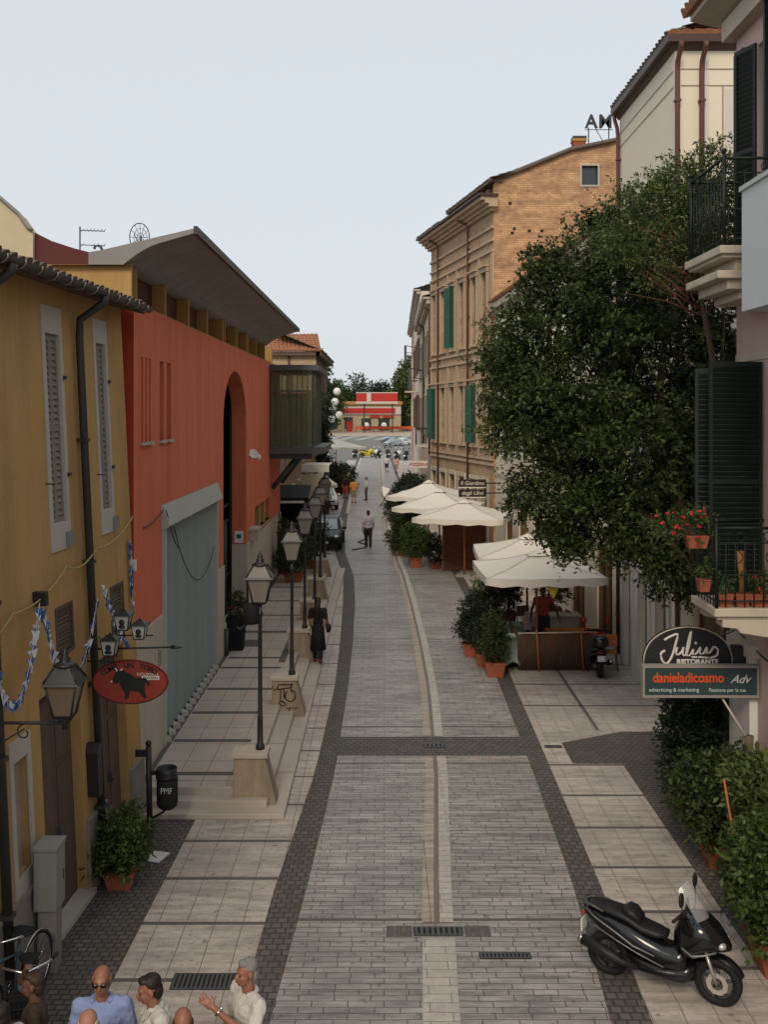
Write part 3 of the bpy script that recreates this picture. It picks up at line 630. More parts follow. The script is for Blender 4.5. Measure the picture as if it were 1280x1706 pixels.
for h in (LW, UW):
    w_ = plate(FP, 'window', h[0], h[1], h[2], h[3], -.22, -.2, b, m_pane)
    mb = MB(); m_ = (h[0]+h[1])/2; FP.box(mb, m_-.04, m_+.04, h[2], h[3], -.2, -.15); FP.box(mb, h[0], h[0]+.06, h[2], h[3], -.2, -.15); FP.box(mb, h[1]-.06, h[1], h[2], h[3], -.2, -.15)
    for v in (h[2], (h[2]+h[3])/2, h[3]-.06): FP.box(mb, h[0], h[1], v, v+.06, -.2, -.16)
    mb.build('frame', m_green, w_)
FSH = Face((5.47, 14.72), (4.70, 14.72), 1)      # leaf swung square to the wall
shutter(FSH, 'shutter', 0, .77, 3.78, 7.24, 0, b, m_green, .075)
FS2 = Face((5.47, 14.98), (4.60, 15.2), 1); shutter(FS2, 'shutter', 0, .86, 3.82, 7.16, 0, b, m_green, .075)
F3 = Face((5.47, 15.02), (5.30, 15.45), 1); shutter(F3, 'shutter', 0, .45, 8.85, 11.95, 0, b, m_green, .075)
F4 = Face((5.47, 15.3), (5.28, 15.36), 1)
mb = MB(); mb.box(5.40, 5.46, 15.35, 15.75, 8.9, 12.0); mb.build('shutter', m_green, b)
mb = MB(); mb.box(5.34, 5.42, 14.3, 14.36, 8.85, 12.35); mb.box(5.42, 5.5, 14.3, 14.34, 11.4, 11.45); mb.box(5.42, 5.5, 14.3, 14.34, 9.4, 9.45); mb.build('shutter', m_green, b)
mb = MB(); mb.add([(5.5, 5, 12.6), (4.9, 5, 12.75), (4.9, 16.3, 12.75), (5.5, 16.3, 12.6), (5.5, 5, 12.8), (4.9, 5, 12.85), (4.9, 16.3, 12.85), (5.5, 16.3, 12.8)], [(0, 1, 2, 3), (7, 6, 5, 4), (1, 5, 6, 2), (2, 6, 7, 3)])
mb.box(5.3, 5.5, 5, 16.0, 12.3, 12.6); mb.build('eave', m_slab, b)
tiles((4.8, 5, 12.88), (0, 11.4, 0), (4, 0, 1.3), .21, .38, .05).build('roof', m_tile, b)
# balconies
def scroll(c, r, t1, n=12, s=1, ph=0):
    return [(c[0]+s*r*(1-.75*k/n)*math.cos(ph+t1*k/n), c[1]+r*(1-.75*k/n)*math.sin(ph+t1*k/n)) for k in range(n+1)]
def balcony(name, label, x0, x1, y0, y1, z, hgt, nb, parent=None, over=.0, corbel=1):
    t = thing(name, label, 'balcony')
    mb = MB(); mb.box(x0-over, x1, y0-over, y1+over, z-.11, z).box(x0-over+.05, x1, y0-over+.05, y1+over-.05, z-.16, z-.11); sl_ = mb.build('slab', m_slab, t, .01)
    if corbel:
        for y in (y0+.05, y1-.3):
            mb = MB(); P = [(x1, z-.16), (x0+.12, z-.16), (x0+.12, z-.16-.2*corbel), (x0+.32, z-.16-.24*corbel), (x0+.36, z-.16-.36*corbel), (x1-.25, z-.16-.5*corbel), (x1, z-.16-.56*corbel)]
            mb.prism(P, lambda u, v, w: (u, w, v), y, y+.28); mb.build('corbel', m_slab, t, .01)
    mb = MB()
    runs = [((x0+.03, y0+.03), (x1, y0+.03)), ((x0+.03, y0+.03), (x0+.03, y1-.03)), ((x0+.03, y1-.03), (x1, y1-.03))]
    for (a, c) in runs:
        L = math.hypot(c[0]-a[0], c[1]-a[1]); n = max(2, int(L/.125)); q = lambda s_, zz: (a[0]+(c[0]-a[0])*s_/L, a[1]+(c[1]-a[1])*s_/L, zz)
        for zz, r in ((z+hgt, .022), (z+hgt-.2, .010), (z+.10, .012), (z+hgt*.42, .008)): mb.tube([q(0, zz), q(L, zz)], r, 6)
        for k in range(n+1): mb.tube([q(L*k/n, z+.02), q(L*k/n, z+hgt-.2)], .009, 5)
        m = max(1, int(L/.34))
        for k in range(m):
            c0 = L*(k+.5)/m
            for s in (-1, 1):
                pts = scroll((c0+s*.06, z+hgt-.1), .085, 1.6*PI, 10, s, -PI/2); mb.tube([q(max(0, min(L, u)), v) for u, v in pts], .008, 4)
            pts = scroll((c0, z+hgt*.62), .13, 1.7*PI, 12, 1 if k % 2 else -1, PI/3); mb.tube([q(max(0, min(L, u)), v) for u, v in pts], .008, 4)
    for (x, y) in ((x0+.03, y0+.03), (x0+.03, y1-.03)): mb.tube([(x, y, z), (x, y, z+hgt+.06)], .026, 8); mb.ball((x, y, z+hgt+.1), .04, 8)
    mb.build('railing', m_green, t)
    return t
balcony('balcony', 'lower wrought iron balcony holding red flower boxes beside the closed green shutter', 4.45, 5.5, 13.7, 14.78, 3.87, 1.08, 8, corbel=.5)
balcony('balcony', 'upper wrought iron balcony on stepped stone corbels beside the tree', 4.62, 5.5, 13.9, 15.45, 8.78, 1.2, 8, over=.05, corbel=0)
mb = MB(); mb.box(4.82, 5.5, 13.98, 15.35, 8.45, 8.62).box(4.56, 5.5, 13.92, 15.4, 8.34, 8.45).box(4.72, 5.5, 14.0, 15.3, 8.20, 8.34).box(4.92, 5.5, 14.1, 15.2, 8.08, 8.20); tag(mb.build('cornice_block', m_slab, bevel=.015), 'stepped stone ledge under the upper iron balcony', 'stone ledge')
t = thing('parapet_box', 'pale grey boxed balcony parapet jutting from the pink wall at the right edge', 'balcony')
mb = MB(); mb.add([(4.6, 13.1, 7.8), (4.6, 9, 7.8), (4.6, 9, 9.4), (4.6, 13.1, 9.4)], [(0, 1, 2, 3)]); mb.box(4.6, 4.68, 9, 13.1, 7.8, 9.34).box(4.68, 5.5, 13.02, 13.1, 7.8, 9.34).box(4.68, 5.5, 9, 13.02, 7.8, 7.95)
mb.v = mb.v[4:]; mb.f = [tuple(i-4 for i in f) for f in mb.f[1:]]; mb.sm = mb.sm[1:]; mb.mi = mb.mi[1:]
mb.build('panel', M('pale_grey_panel', (.50, .54, .54), .7, var=.04, bmp=.03), t)
mb = MB(); mb.box(4.57, 4.71, 8.97, 13.13, 9.34, 9.40).box(4.71, 5.5, 12.99, 13.13, 9.34, 9.40); mb.build('coping', M('coping_grey', (.42, .44, .42), .6), t)
# ================================================================== cream house behind the tree
FC = Face((6.2, 21.7), (6.2, 26.8), -1); FN = Face((6.2, 21.7), (13, 21.7), 1)
b = thing('cream_house', 'tall cream house with brown downpipes and an orange tiled hip roof', 'house')
gd = [(.5, 1.4, 0, 2.6), (2.1, 3.0, 0, 2.6), (3.7, 4.6, 0, 2.6)]
uw = [(1.2, 2.1, 4.6, 6.6), (3.6, 4.5, 4.6, 6.6), (1.2, 2.1, 8.4, 10.6), (3.6, 4.5, 8.4, 10.6)]
mb = MB(); FC.wall(mb, 0, FC.L, 0, 14.4, gd+uw, .2); FN.wall(mb, 0, FN.L, 0, 14.4, [(.9, 2.6, 0.0, 2.5), (2.9, 3.5, 4.5, 6.2)], .2); mb.build('wall', m_cream, b)
mb = MB()
for F_, L_ in ((FC, FC.L), (FN, FN.L)):
    for v in (13.45, 13.8): F_.box(mb, .12, L_, v, v+.025, -.0, .012)
F_ = FN; F_.box(mb, 1.0, 1.03, 5, 13.45, 0, .012); mb.build('moulding', M('groove', (.33, .28, .21)), b)
mb = MB(); FN.box(mb, 1.06, 5, 5, 13.40, 0, .006); mb.build('wall_panel', M('grey_cream_panel', (.62, .57, .50), .85, var=.04), b)
mb = MB(); FN.box(mb, .62, .72, 3, 14.2, 0, .01); mb.build('pale_strip', m_white, b)
for g_ in gd:
    d = plate(FC, 'door', g_[0], g_[1], 0, 2.6, -.16, -.12, b, M('pale_blue_door', (.33, .38, .42), .6)); 
    mb = MB(); FC.box(mb, g_[0]+.1, g_[1]-.1, .9, 2.4, -.12, -.11); mb.build('pane', m_pane, d)
    mb = MB(); FC.box(mb, g_[0]-.18, g_[0], 0, 2.7, 0, .06); FC.box(mb, g_[1], g_[1]+.18, 0, 2.7, 0, .06); FC.box(mb, g_[0]-.18, g_[1]+.18, 2.7, 2.85, 0, .08); mb.build('frame', m_white, d)
for g_ in uw:
    w_ = plate(FC, 'window', g_[0], g_[1], g_[2], g_[3], -.18, -.15, b, m_pane)
    shutter(FC, 'shutter', g_[0]-.5, g_[0]-.02, g_[2], g_[3], .0, w_, m_gsh, .09); shutter(FC, 'shutter', g_[1]+.02, g_[1]+.5, g_[2], g_[3], .0, w_, m_gsh, .09)
w_ = plate(FN, 'window', 2.9, 3.5, 4.5, 6.2, -.18, -.15, b, m_pane)
w_ = plate(FN, 'door', .9, 2.6, 0, 2.5, -.16, -.12, b, M('pale_blue_door')); 
mb = MB()
for u in (.85, 1.4, 1.75, 2.1, 2.6): FN.box(mb, u, u+.07, 0, 2.5, -.12, -.06)
mb.build('frame', m_white, w_)
for F_, u in ((FN, .03), (FN, .55)): downpipe(F_, u, 14.2, .07, b, m_bpipe, .055, .2, neck=.3)
downpipe(FC, 5.0, 14.2, .07, b, m_bpipe, .05, .2, neck=.1)
mb = MB(); mb.box(5.98, 6.08, 21.46, 26.9, 14.32, 14.48).box(6.08, 13, 21.46, 21.56, 14.32, 14.48); mb.build('gutter', M('brown_gutter', (.07, .035, .028), .5), b)
mb = MB(); mb.add([(6.08, 21.56, 14.34), (6.2, 21.7, 14.2), (6.2, 26.9, 14.2), (6.08, 26.9, 14.34), (13, 21.7, 14.2), (13, 21.56, 14.34)], [(0, 1, 2, 3), (0, 5, 4, 1)]); mb.build('soffit', m_wood, b)
tl = tiles((6.0, 21.48, 14.5), (6.8, 0, 0), (1.6, 2.2, .85), .24, .40, .055); tl.build('roof', m_tile, b)
tl = tiles((6.0, 26.9, 14.5), (0, -5.4, 0), (2.6, 0, .95), .24, .40, .045); tl.build('roof_slope', m_tiled, b)
# ================================================================== long low house between the cream one and the brick palazzo
FL = Face((6.3, 26.9), (5.25, 47.9), -1)
b = thing('cream_terrace', 'lower cream house with green shutters behind the umbrellas, half hidden by the tree', 'house')
hs = []; 
for k in range(6): u = 1.5+k*3.1; hs += [(u, u+1.0, 4.6, 6.5), (u, u+1.0, 8.3, 10.3)]
gs = [(1+k*3.1, 2.6+k*3.1, 0, 2.8) for k in range(6)]
mb = MB(); FL.wall(mb, 0, FL.L, 0, 11.6, hs+gs, .2); mb.build('wall', m_cream, b)
for h in hs:
    w_ = plate(FL, 'window', *h, -.18, -.15, b, m_pane); shutter(FL, 'shutter', h[0]-.5, h[0]-.02, h[2], h[3], 0, w_, m_gsh, .1); shutter(FL, 'shutter', h[1]+.02, h[1]+.5, h[2], h[3], 0, w_, m_gsh, .1)
for h in gs:
    w_ = plate(FL, 'shop_door', *h, -.18, -.15, b, m_pane); mb = MB(); FL.box(mb, h[0], h[0]+.08, 0, 2.8, -.15, -.05); FL.box(mb, h[1]-.08, h[1], 0, 2.8, -.15, -.05); FL.box(mb, h[0]+.76, h[0]+.84, 0, 2.8, -.15, -.05); FL.box(mb, h[0], h[1], 2.2, 2.28, -.15, -.06); mb.build('frame', M('brown_timber', (.16, .08, .04)), w_)
mb = MB(); FL.box(mb, 0, FL.L, 3.6, 3.75, 0, .06); FL.box(mb, 0, FL.L, 11.3, 11.6, 0, .25); mb.build('string_course', m_slab, b)
tiles(FL(0, 11.65, .35), FL(FL.L, 0, 0)-FL(0, 0, 0), Vector((4, .1, 1.6)), .24, .4, .05).build('roof', m_tile, b)
# ================================================================== brick palazzo
FB = Face((5.17, 48), (2.78, 60), -1); FG = Face((5.17, 48), (14, 48), 1)
b = thing('brick_palazzo', 'tall brick palazzo with a rough gable end and a heavy projecting cornice', 'palazzo')
ub = [1.0, 2.75, 5.0, 6.9, 8.9, 10.9]; up1 = [(u, u+.85, 10.0, 13.3) for u in ub]; lo1 = [(u, u+.85, 5.0, 7.9) for u in ub]; gr = [(u-.1, u+1.0, 0, 3.1) for u in ub]
mb = MB(); FB.wall(mb, 0, FB.L, 0, 16.4, up1+lo1+gr, .28); o = mb.build('wall', m_brickf, b)
P = [(0, 0), (0, 17.3), (.9, 17.75), (3.6, 18.85), (6.2, 19.4), (8.8, 18.3), (8.8, 0)]
mb = MB(); 
# gable wall with its small window left open
gw = (4.12, 4.92, 17.2, 18.15)
FG.wall(mb, 0, 8.8, 0, 17.2, [], .2)
mb.prism([(0, 17.2), (0, 17.3), (.9, 17.75), (3.6, 18.85), (4.12, 18.96), (4.12, 17.2)], lambda u, v, w: FG(u, v, w), 0, -.3); mb.prism([(4.92, 17.2), (4.92, 19.13), (6.2, 19.4), (8.8, 18.3), (8.8, 17.2)], lambda u, v, w: FG(u, v, w), 0, -.3)
mb.prism([(4.12, 18.15), (4.12, 18.96), (4.92, 19.13), (4.92, 18.15)], lambda u, v, w: FG(u, v, w), 0, -.3)
mb.build('gable_wall', m_brick, b)
mb = MB(); FG.box(mb, 4.06, 4.14, 17.14, 18.21, -.1, .04); FG.box(mb, 4.90, 4.98, 17.14, 18.21, -.1, .04); FG.box(mb, 4.14, 4.9, 18.13, 18.21, -.1, .04); FG.box(mb, 4.14, 4.9, 17.14, 17.22, -.1, .05)
w_ = mb.build('gable_window', m_stone, b); plate(FG, 'pane', 4.12, 4.92, 17.2, 18.15, -.2, -.18, w_, m_pane)
for (u, v) in ((.8, 14.9), (1.6, 15), (2.2, 15), (.9, 15.1), (2.9, 14.7), (.7, 16.3), (1.5, 13.9)): plate(FG, 'putlog_hole', u, u+.14, v, v+.13, .0, .012, b, m_dark)
mb = MB(); mb.tube([FG(0-.25, 17.38, .12), FG(.9, 17.78, .12), FG(3.6, 18.87, .12), FG(6.2, 19.42, .12), FG(8.8, 18.32, .12)], .11, 5)
mb.build('verge_tiles', m_tiled, b)
mb = MB()
for (v0, v1, w1) in ((16.0, 16.15, .18), (16.15, 16.3, .34), (16.3, 16.45, .52), (16.45, 16.62, .72)): FB.box(mb, -.35 if w1 > .3 else -.1, FB.L+.2, v0, v1, -.1, w1)
mb.build('cornice', m_btrim, b)
mb = MB(); FB.box(mb, -.45, FB.L+.3, 16.62, 16.74, -.1, .86); mb.build('gutter', M('rust_gutter', (.06, .035, .028), .6), b)
mb = MB(); FB.box(mb, 0, FB.L*.62, 16.74, 17.35, -1.4, -.35)
for k in range(7): FB.box(mb, .1+k*1.1, .5+k*1.1, 16.74, 17.3, -.35, -.1)
mb.build('attic_wall', m_brickf, b)
mb = MB(); FB.box(mb, -.2, FB.L*.66, 17.35, 17.47, -.4, .2); mb.build('attic_eave', m_tiled, b)
pr = [FB(-.4, 17.47, .2), FB(FB.L*.66, 17.47, .2)]
tiles(pr[0], pr[1]-pr[0], Vector((5.6, 1.1, 1.95)), .25, .42, .05).build('roof', m_tiled, b)
pr = [FB(FB.L*.6, 16.76, .8), FB(FB.L+.3, 16.76, .8)]
tiles(pr[0], pr[1]-pr[0], Vector((5.6, 1.1, 1.9)), .25, .42, .05).build('far_roof', m_tiled, b)
mb = MB()
for v in (4.0, 4.25, 9.05, 9.5, 14.1, 14.6, 15.2): FB.box(mb, -.03, FB.L, v, v+.12, 0, .10)
for u in [0, 2.1, 4.1, 6.2, 8.1, 10.1, FB.L-.35]:
    for v0, v1 in ((4.4, 9.05), (9.65, 14.1)): FB.box(mb, u+.0, u+.35, v0, v1, 0, .06)
mb.build('string_course', m_btrim, b)
for rowi, row in enumerate((up1, lo1)):
    for k, h in enumerate(row):
        mb = MB(); u0, u1, v0, v1 = h
        FB.box(mb, u0-.14, u0, v0-.1, v1, 0, .09); FB.box(mb, u1, u1+.14, v0-.1, v1, 0, .09); FB.box(mb, u0-.2, u1+.2, v1, v1+.22, 0, .12); FB.box(mb, u0-.25, u1+.25, v1+.22, v1+.30, 0, .22); FB.box(mb, u0-.2, u1+.2, v0-.2, v0-.1, 0, .14)
        w_ = mb.build('window', m_btrim, b); plate(FB, 'pane', u0, u1, v0, v1, -.26, -.22, w_, m_pane)
        if (rowi, k) in ((0, 3), (1, 1), (1, 5)):
            F5 = Face(tuple(FB(u1, 0, .1))[:2], tuple(FB(u1+.15, 0, .34))[:2], 1); shutter(F5, 'shutter', 0, .30, v0, v1, 0, w_, m_gsh, .12)
            F5 = Face(tuple(FB(u0, 0, .1))[:2], tuple(FB(u0-.1, 0, .34))[:2], 1); shutter(F5, 'shutter', 0, .30, v0, v1, 0, w_, m_gsh, .12)
        else: shutter(FB, 'shutter', u0, (u0+u1)/2, v0, v1, -.15, w_, m_wshut if rowi == 0 or k % 2 else m_gsh, .12); shutter(FB, 'shutter', (u0+u1)/2, u1, v0, v1, -.15, w_, m_wshut, .12)
for h in gr: 
    mb = MB(); FB.box(mb, h[0]-.15, h[0], 0, 3.2, 0, .08); FB.box(mb, h[1], h[1]+.15, 0, 3.2, 0, .08); FB.box(mb, h[0]-.15, h[1]+.15, 3.2, 3.4, 0, .1); d = mb.build('door', m_slab, b); plate(FB, 'leaf', h[0], h[1], 0, 3.1, -.25, -.2, d, m_wood)
downpipe(FB, 4.05, 16.3, .12, b, m_bpipe, .06, .2, neck=.6); downpipe(FB, 10.2, 16.3, .12, b, m_bpipe, .06, .2, neck=.6)
t = thing('chimney', 'square red brick chimney on the palazzo roof', 'chimney', (9.55, 50, 19.0)); mb = MB().box(-.3, .3, -.3, .3, 0, .75); mb.build('stack', M('red_brick_stack', (.32, .08, .045), .85, var=.25, sc=8), t); mb = MB().box(-.34, .34, -.34, .34, .75, .87); mb.build('band', m_och2, t); mb = MB().box(-.33, .33, -.33, .33, .87, 1.0); mb.build('cap', m_dpipe, t)
# roof letters
t = thing('roof_letters', 'big dark letters on a thin frame above the palazzo roof', 'roof sign', (10.0, 50, 0))
mx = Matrix.Translation((-.12, 0, 20.75)) @ Matrix.Rotation(R(90), 4, 'X')
text('letter', 'A', .92, m_iron, mx, t, .05, 'LEFT', 0, .02, .95); text('letter', 'M', .92, m_iron, Matrix.Translation((.52, 0, 20.75)) @ Matrix.Rotation(R(90), 4, 'X'), t, .05, 'LEFT', 0, .02, .95)
mb = MB(); 
for x in (.05, 1.05): mb.tube([(x, .08, 19.1), (x, .08, 20.5)], .03, 6)
mb.tube([(.4, .08, 20.45), (.95, .08, 19.5)], .02, 5); mb.tube([(.05, .08, 19.7), (.5, .08, 19.45), (1.1, .08, 19.7)], .025, 5); mb.tube([(-.1, .08, 20.4), (1.25, .08, 20.4)], .02, 5); mb.build('frame', m_iron, t)
# ================================================================== far right houses
def plain_house(name, label, F, H, cols, rows, mw, wallm, roofm, gable=None, depth=6, shut=None, extra=None, cat='house', door=True):
    b = thing(name, label, cat); hs = []
    for r_, (v0, v1) in enumerate(rows):
        for k in range(cols): u = F.L*(k+.5)/cols; hs.append((u-mw/2, u+mw/2, v0, v1))
    mb = MB(); F.wall(mb, 0, F.L, 0, H, hs, .2)
    back = -F.n*depth; a, c = F(0, 0), F(0, H); mb.add([a, a+back, c+back, c], [(0, 1, 2, 3)]); a, c = F(F.L, 0), F(F.L, H); mb.add([a, a+back, c+back, c], [(0, 1, 2, 3)]); mb.build('wall', wallm, b)
    for h in hs:
        mb = MB(); FB_ = F; FB_.box(mb, h[0]-.1, h[0], h[2]-.05, h[3]+.1, 0, .06); FB_.box(mb, h[1], h[1]+.1, h[2]-.05, h[3]+.1, 0, .06); FB_.box(mb, h[0]-.14, h[1]+.14, h[3]+.1, h[3]+.2, 0, .12)
        w_ = mb.build('window', m_slab, b); plate(F, 'pane', *h, -.18, -.15, w_, m_pane)
        if shut: shutter(F, 'shutter', h[0]-mw*.5, h[0]-.02, h[2], h[3], .07, w_, shut, .12); shutter(F, 'shutter', h[1]+.02, h[1]+mw*.5, h[2], h[3], .07, w_, shut, .12)
    mb = MB(); F.box(mb, -.2, F.L+.2, H-.25, H, 0, .3); F.box(mb, -.3, F.L+.3, H, H+.12, 0, .5); mb.build('cornice', m_slab, b)
    p = F(-.3, H+.14, .5); tiles(p, F.d*(F.L+.6), -F.n*(depth)+Vector((0, 0, depth*.3)), .3, .5, .05).build('roof', roofm, b)
    return b
m_farcr = M('far_cream', (.60, .47, .34), .85, var=.08, sc=.5, streak=.2); m_farw = M('far_white', (.66, .58, .48), .85, var=.08); m_farp = M('far_pink', (.50, .27, .20), .85, var=.1)
FA = Face((2.8, 60.2), (3.0, 84), -1)
h = plain_house('cream_townhouse', 'narrow cream house with pale trim, first beyond the brick palazzo', FA, 13.2, 6, ((5, 7.6), (9, 11.6)), 1.2, m_farcr, m_tiled, shut=m_wshut)
downpipe(FA, .35, 12.8, .1, h, m_bpipe, .07, 4); downpipe(FA, 12, 12.8, .1, h, m_dpipe, .07, 4)
FB2 = Face((3.0, 84.5), (3.3, 112), -1)
h = plain_house('white_townhouse', 'taller pale house further down on the right with small balconies', FB2, 16.6, 6, ((5, 8), (10, 13)), 1.4, m_farw, m_tiled, shut=m_wood)
plain_house('pink_townhouse', 'farthest narrow pinkish house on the right by the square', Face((3.3, 112.5), (3.5, 130), -1), 16.4, 4, ((5, 8), (10, 13)), 1.3, m_farp, m_tiled)
def minibalc(label, F, u, v, L=1.6, d=.8):
    t = thing('balcony', label, 'balcony'); plate(F, 'slab', u, u+L, v-.15, v, 0, d, t, m_slab)
    mb = MB()
    for k in range(10): mb.tube([F(u+L*k/9, v, d-.04), F(u+L*k/9, v+.95, d-.04)], .02, 4)
    for w in (.3, .55): mb.tube([F(u, v, w), F(u, v+.95, w)], .02, 4)
    mb.tube([F(u, v+.95, .0), F(u, v+.95, d-.04), F(u+L, v+.95, d-.04), F(u+L, v+.95, 0)], .03, 4); mb.build('railing', m_iron, t); return t
minibalc('small iron balcony on the narrow cream house just past the palazzo', FA, .8, 4.6, 2.2, .9)
minibalc('pale slab balcony on the taller pale house near the square', FB2, 8, 8.5, 3, 1.2)
for F_, u, v, s_, lb in ((FB2, 20, 13.2, 1, 'black box lamp on a bracket high on the far right houses'), (FA, 15, 9.6, .9, 'small dark bracket on the narrow cream facade')):
    t = thing('wall_bracket', lb, 'wall lamp'); mb = MB().tube([F_(u, v, 0), F_(u, v+.2, 1.0)], .04, 5).tube([F_(u, v-.6, 0), F_(u, v-.5, .9)], .03, 5); mb.build('arm', m_iron, t); mb = MB(); F_.box(mb, u-.2, u+.2, v-1.6*s_, v+.2, .9, 1.15); mb.build('lamp_box', m_irong, t)
t = thing('shop_sign', 'small cream shop sign with red lettering projecting beside the far right balcony', 'shop sign'); mb = MB().box(1.75, 2.85, 67, 67.1, 2.9, 3.35); mb.build('panel', m_canvas, t); text('lettering', 'PIZZERIA', .3, m_redf, Matrix.Translation((2.3, 66.98, 3.12)) @ Matrix.Rotation(R(90), 4, 'X'), t, .01); mb = MB().tube([(2.85, 67.05, 3.2), (3.1, 67.05, 3.2)], .04, 6); mb.build('bracket', m_iron, t)
# ================================================================== left side beyond the orange building
m_lb = M('dull_plaster', (.30, .21, .12), .9, var=.15, streak=.3)
b = plain_house('low_bar_house', 'low dull yellow house behind the bar awnings, past the orange building', Face((-4.7, 42), (-5.0, 73), 1), 6.2, 7, ((.3, 2.6), (3.6, 5.0)), 1.3, m_lb, m_tiled, depth=5)
FH = Face((-5.0, 75), (-5.15, 92), 1)
b = thing('stone_house', 'stone and brick house with a hipped tile roof beyond the glass bay', 'house')
mb = MB(); FH.wall(mb, 0, FH.L, 0, 11, [(4, 5.2, 5, 7.5), (10, 11.2, 5, 7.5), (4, 5.2, 8.4, 10), (10, 11.2, 8.4, 10)], .3); mb.build('side_wall', M('shaded_stone_wall', (.14, .10, .07), .9, var=.3, sc=2), b)  # shade of the street side is put into a darker wall colour
for h in ((4, 5.2, 5, 7.5), (10, 11.2, 5, 7.5), (4, 5.2, 8.4, 10), (10, 11.2, 8.4, 10)): plate(FH, 'window', *h, -.28, -.25, b, m_pane)
FK = Face((-12, 75), (-5.0, 75), 1); mb = MB(); FK.wall(mb, 0, FK.L, 0, 11, [(1.4, 2.4, 7.4, 9.2)], .3); mb.build('front_wall', brickmat('stone_wall_far', (.33, .22, .12), (.58, .42, .26), (.36, .28, .2), .5, .22, .02, axes=(0, 2), var=.4, dirt=.5), b)
plate(FK, 'window', 1.4, 2.4, 7.4, 9.2, -.28, -.25, b, m_pane)
mb = MB(); mb.box(-12.3, -4.7, 74.6, 75, 10.7, 11.0).box(-5.0, -4.6, 74.6, 92, 10.7, 11.05); mb.build('cornice', m_wood, b)
tiles((-12.4, 74.5, 11.05), (7.8, 0, 0), (-.5, 4, 1.5), .3, .5, .07).build('roof', m_tile, b); tiles((-4.55, 74.5, 11.05), (0, 18, 0), (-3.5, 1.5, 1.5), .3, .5, .06).build('side_roof', m_tiled, b)
mb = MB().tube([(-7.0, 74.9, 5), (-7.0, 74.9, 10.9)], .09, 6); mb.build('downpipe', m_bpipe, b)
# ================================================================== petrol station beyond the square
b = thing('petrol_station', 'long beige petrol station building with a red fascia across the square', 'petrol station')
SY = 360
mb = MB(); Fs = Face((-22, SY), (6, SY), 1); Fs.wall(mb, 0, 28, 0, 9.5, [(1.5, 5.5, .8, 5), (8, 11, .8, 5), (14, 17.5, .3, 4.6), (20, 24, .3, 4.6)], .5); mb.build('wall', M('station_wall', (.40, .32, .20), .8, var=.05), b)
for h in ((1.5, 5.5, .8, 5), (8, 11, .8, 5), (14, 17.5, .3, 4.6), (20, 24, .3, 4.6)):
    w_ = plate(Fs, 'window', *h, -.4, -.3, b, m_pane)
mb = MB(); Fs.box(mb, 0, 28, 6.0, 8.6, 0, .5); mb.build('white_fascia', M('station_white', (.50, .46, .40), .7), b); mb = MB(); Fs.box(mb, 1, 4.6, 6.5, 7.9, .5, .7); Fs.box(mb, 6.5, 26, 6.4, 8.2, .5, .7); mb.build('red_fascia', m_redf, b)
mb = MB(); Fs.box(mb, 17, 20.5, 4.9, 5.7, 0, .6); Fs.box(mb, 21.5, 25.5, 4.9, 5.7, 0, .6); mb.build('red_panel', m_redf, b)
mb = MB(); Fs.box(mb, -1, 28.5, 9.5, 10.6, -6, .8); mb.build('roof_edge', m_och2, b)
mb = MB()
for u in (15.8, 22): mb.tube([Fs(u, 2.2+.0, -.25), Fs(u, 2.2, -.2)], 1.0, 16); 
mb.build('round_poster', m_whitep, b)
t = thing('fuel_canopy', 'red and white flat canopy of the petrol station on thin posts', 'canopy')
mb = MB().box(-9, 4.4, 330, 342, 10.2, 12.9); mb.build('fascia', m_redf, t); mb = MB().box(-9.1, 4.5, 329.9, 342.1, 9.5, 10.2).box(-9.1, 4.5, 329.9, 342.1, 12.9, 13.2).box(-5.6, -4.2, 329.8, 342, 10.2, 12.9); mb.build('white_band', M('station_white'), t)
for x in (-6.5, 2.8): mb = MB().tube([(x, 336, 0), (x, 336, 9.5)], .2, 8); mb.build('post', m_irong, t)
mb = MB(); mb.box(-13, -11, 352, 353, 0, 3.2); mb.box(-13.2, -10.8, 351.8, 353.2, 3.2, 3.6); tag(mb.build('fuel_pump', m_redf), 'red fuel pump cabinet in front of the petrol station window', 'fuel pump')
t = thing('barrier', 'low orange and red barrier in front of the petrol station', 'barrier'); mb = MB().box(-10, 12, 352, 352.4, .9, 1.9); mb.build('rail', M('orange_rail', (.6, .1, .03)), t)
for k in range(8): mb = MB().box(-9.8+3*k, -9.4+3*k, 352.1, 352.35, 0, .9); mb.build('post', m_redf, t)
pv = MB()
for k in range(9): x = -26+k*4.6; pv.add([(x, 245, .012), (x+2.2, 245, .012), (x+6, 285, .012), (x+3.8, 285, .012)], [(0, 1, 2, 3)])
tag(pv.build('road_markings', M('faded_marking', (.34, .33, .31))), kind='structure')
mb = MB().add([(-70, 290, .006), (60, 290, .006), (60, 352, .006), (-70, 352, .006)], [(0, 1, 2, 3)]); tag(mb.build('forecourt_pavement', M('forecourt', (.42, .34, .26), .8)), kind='structure')
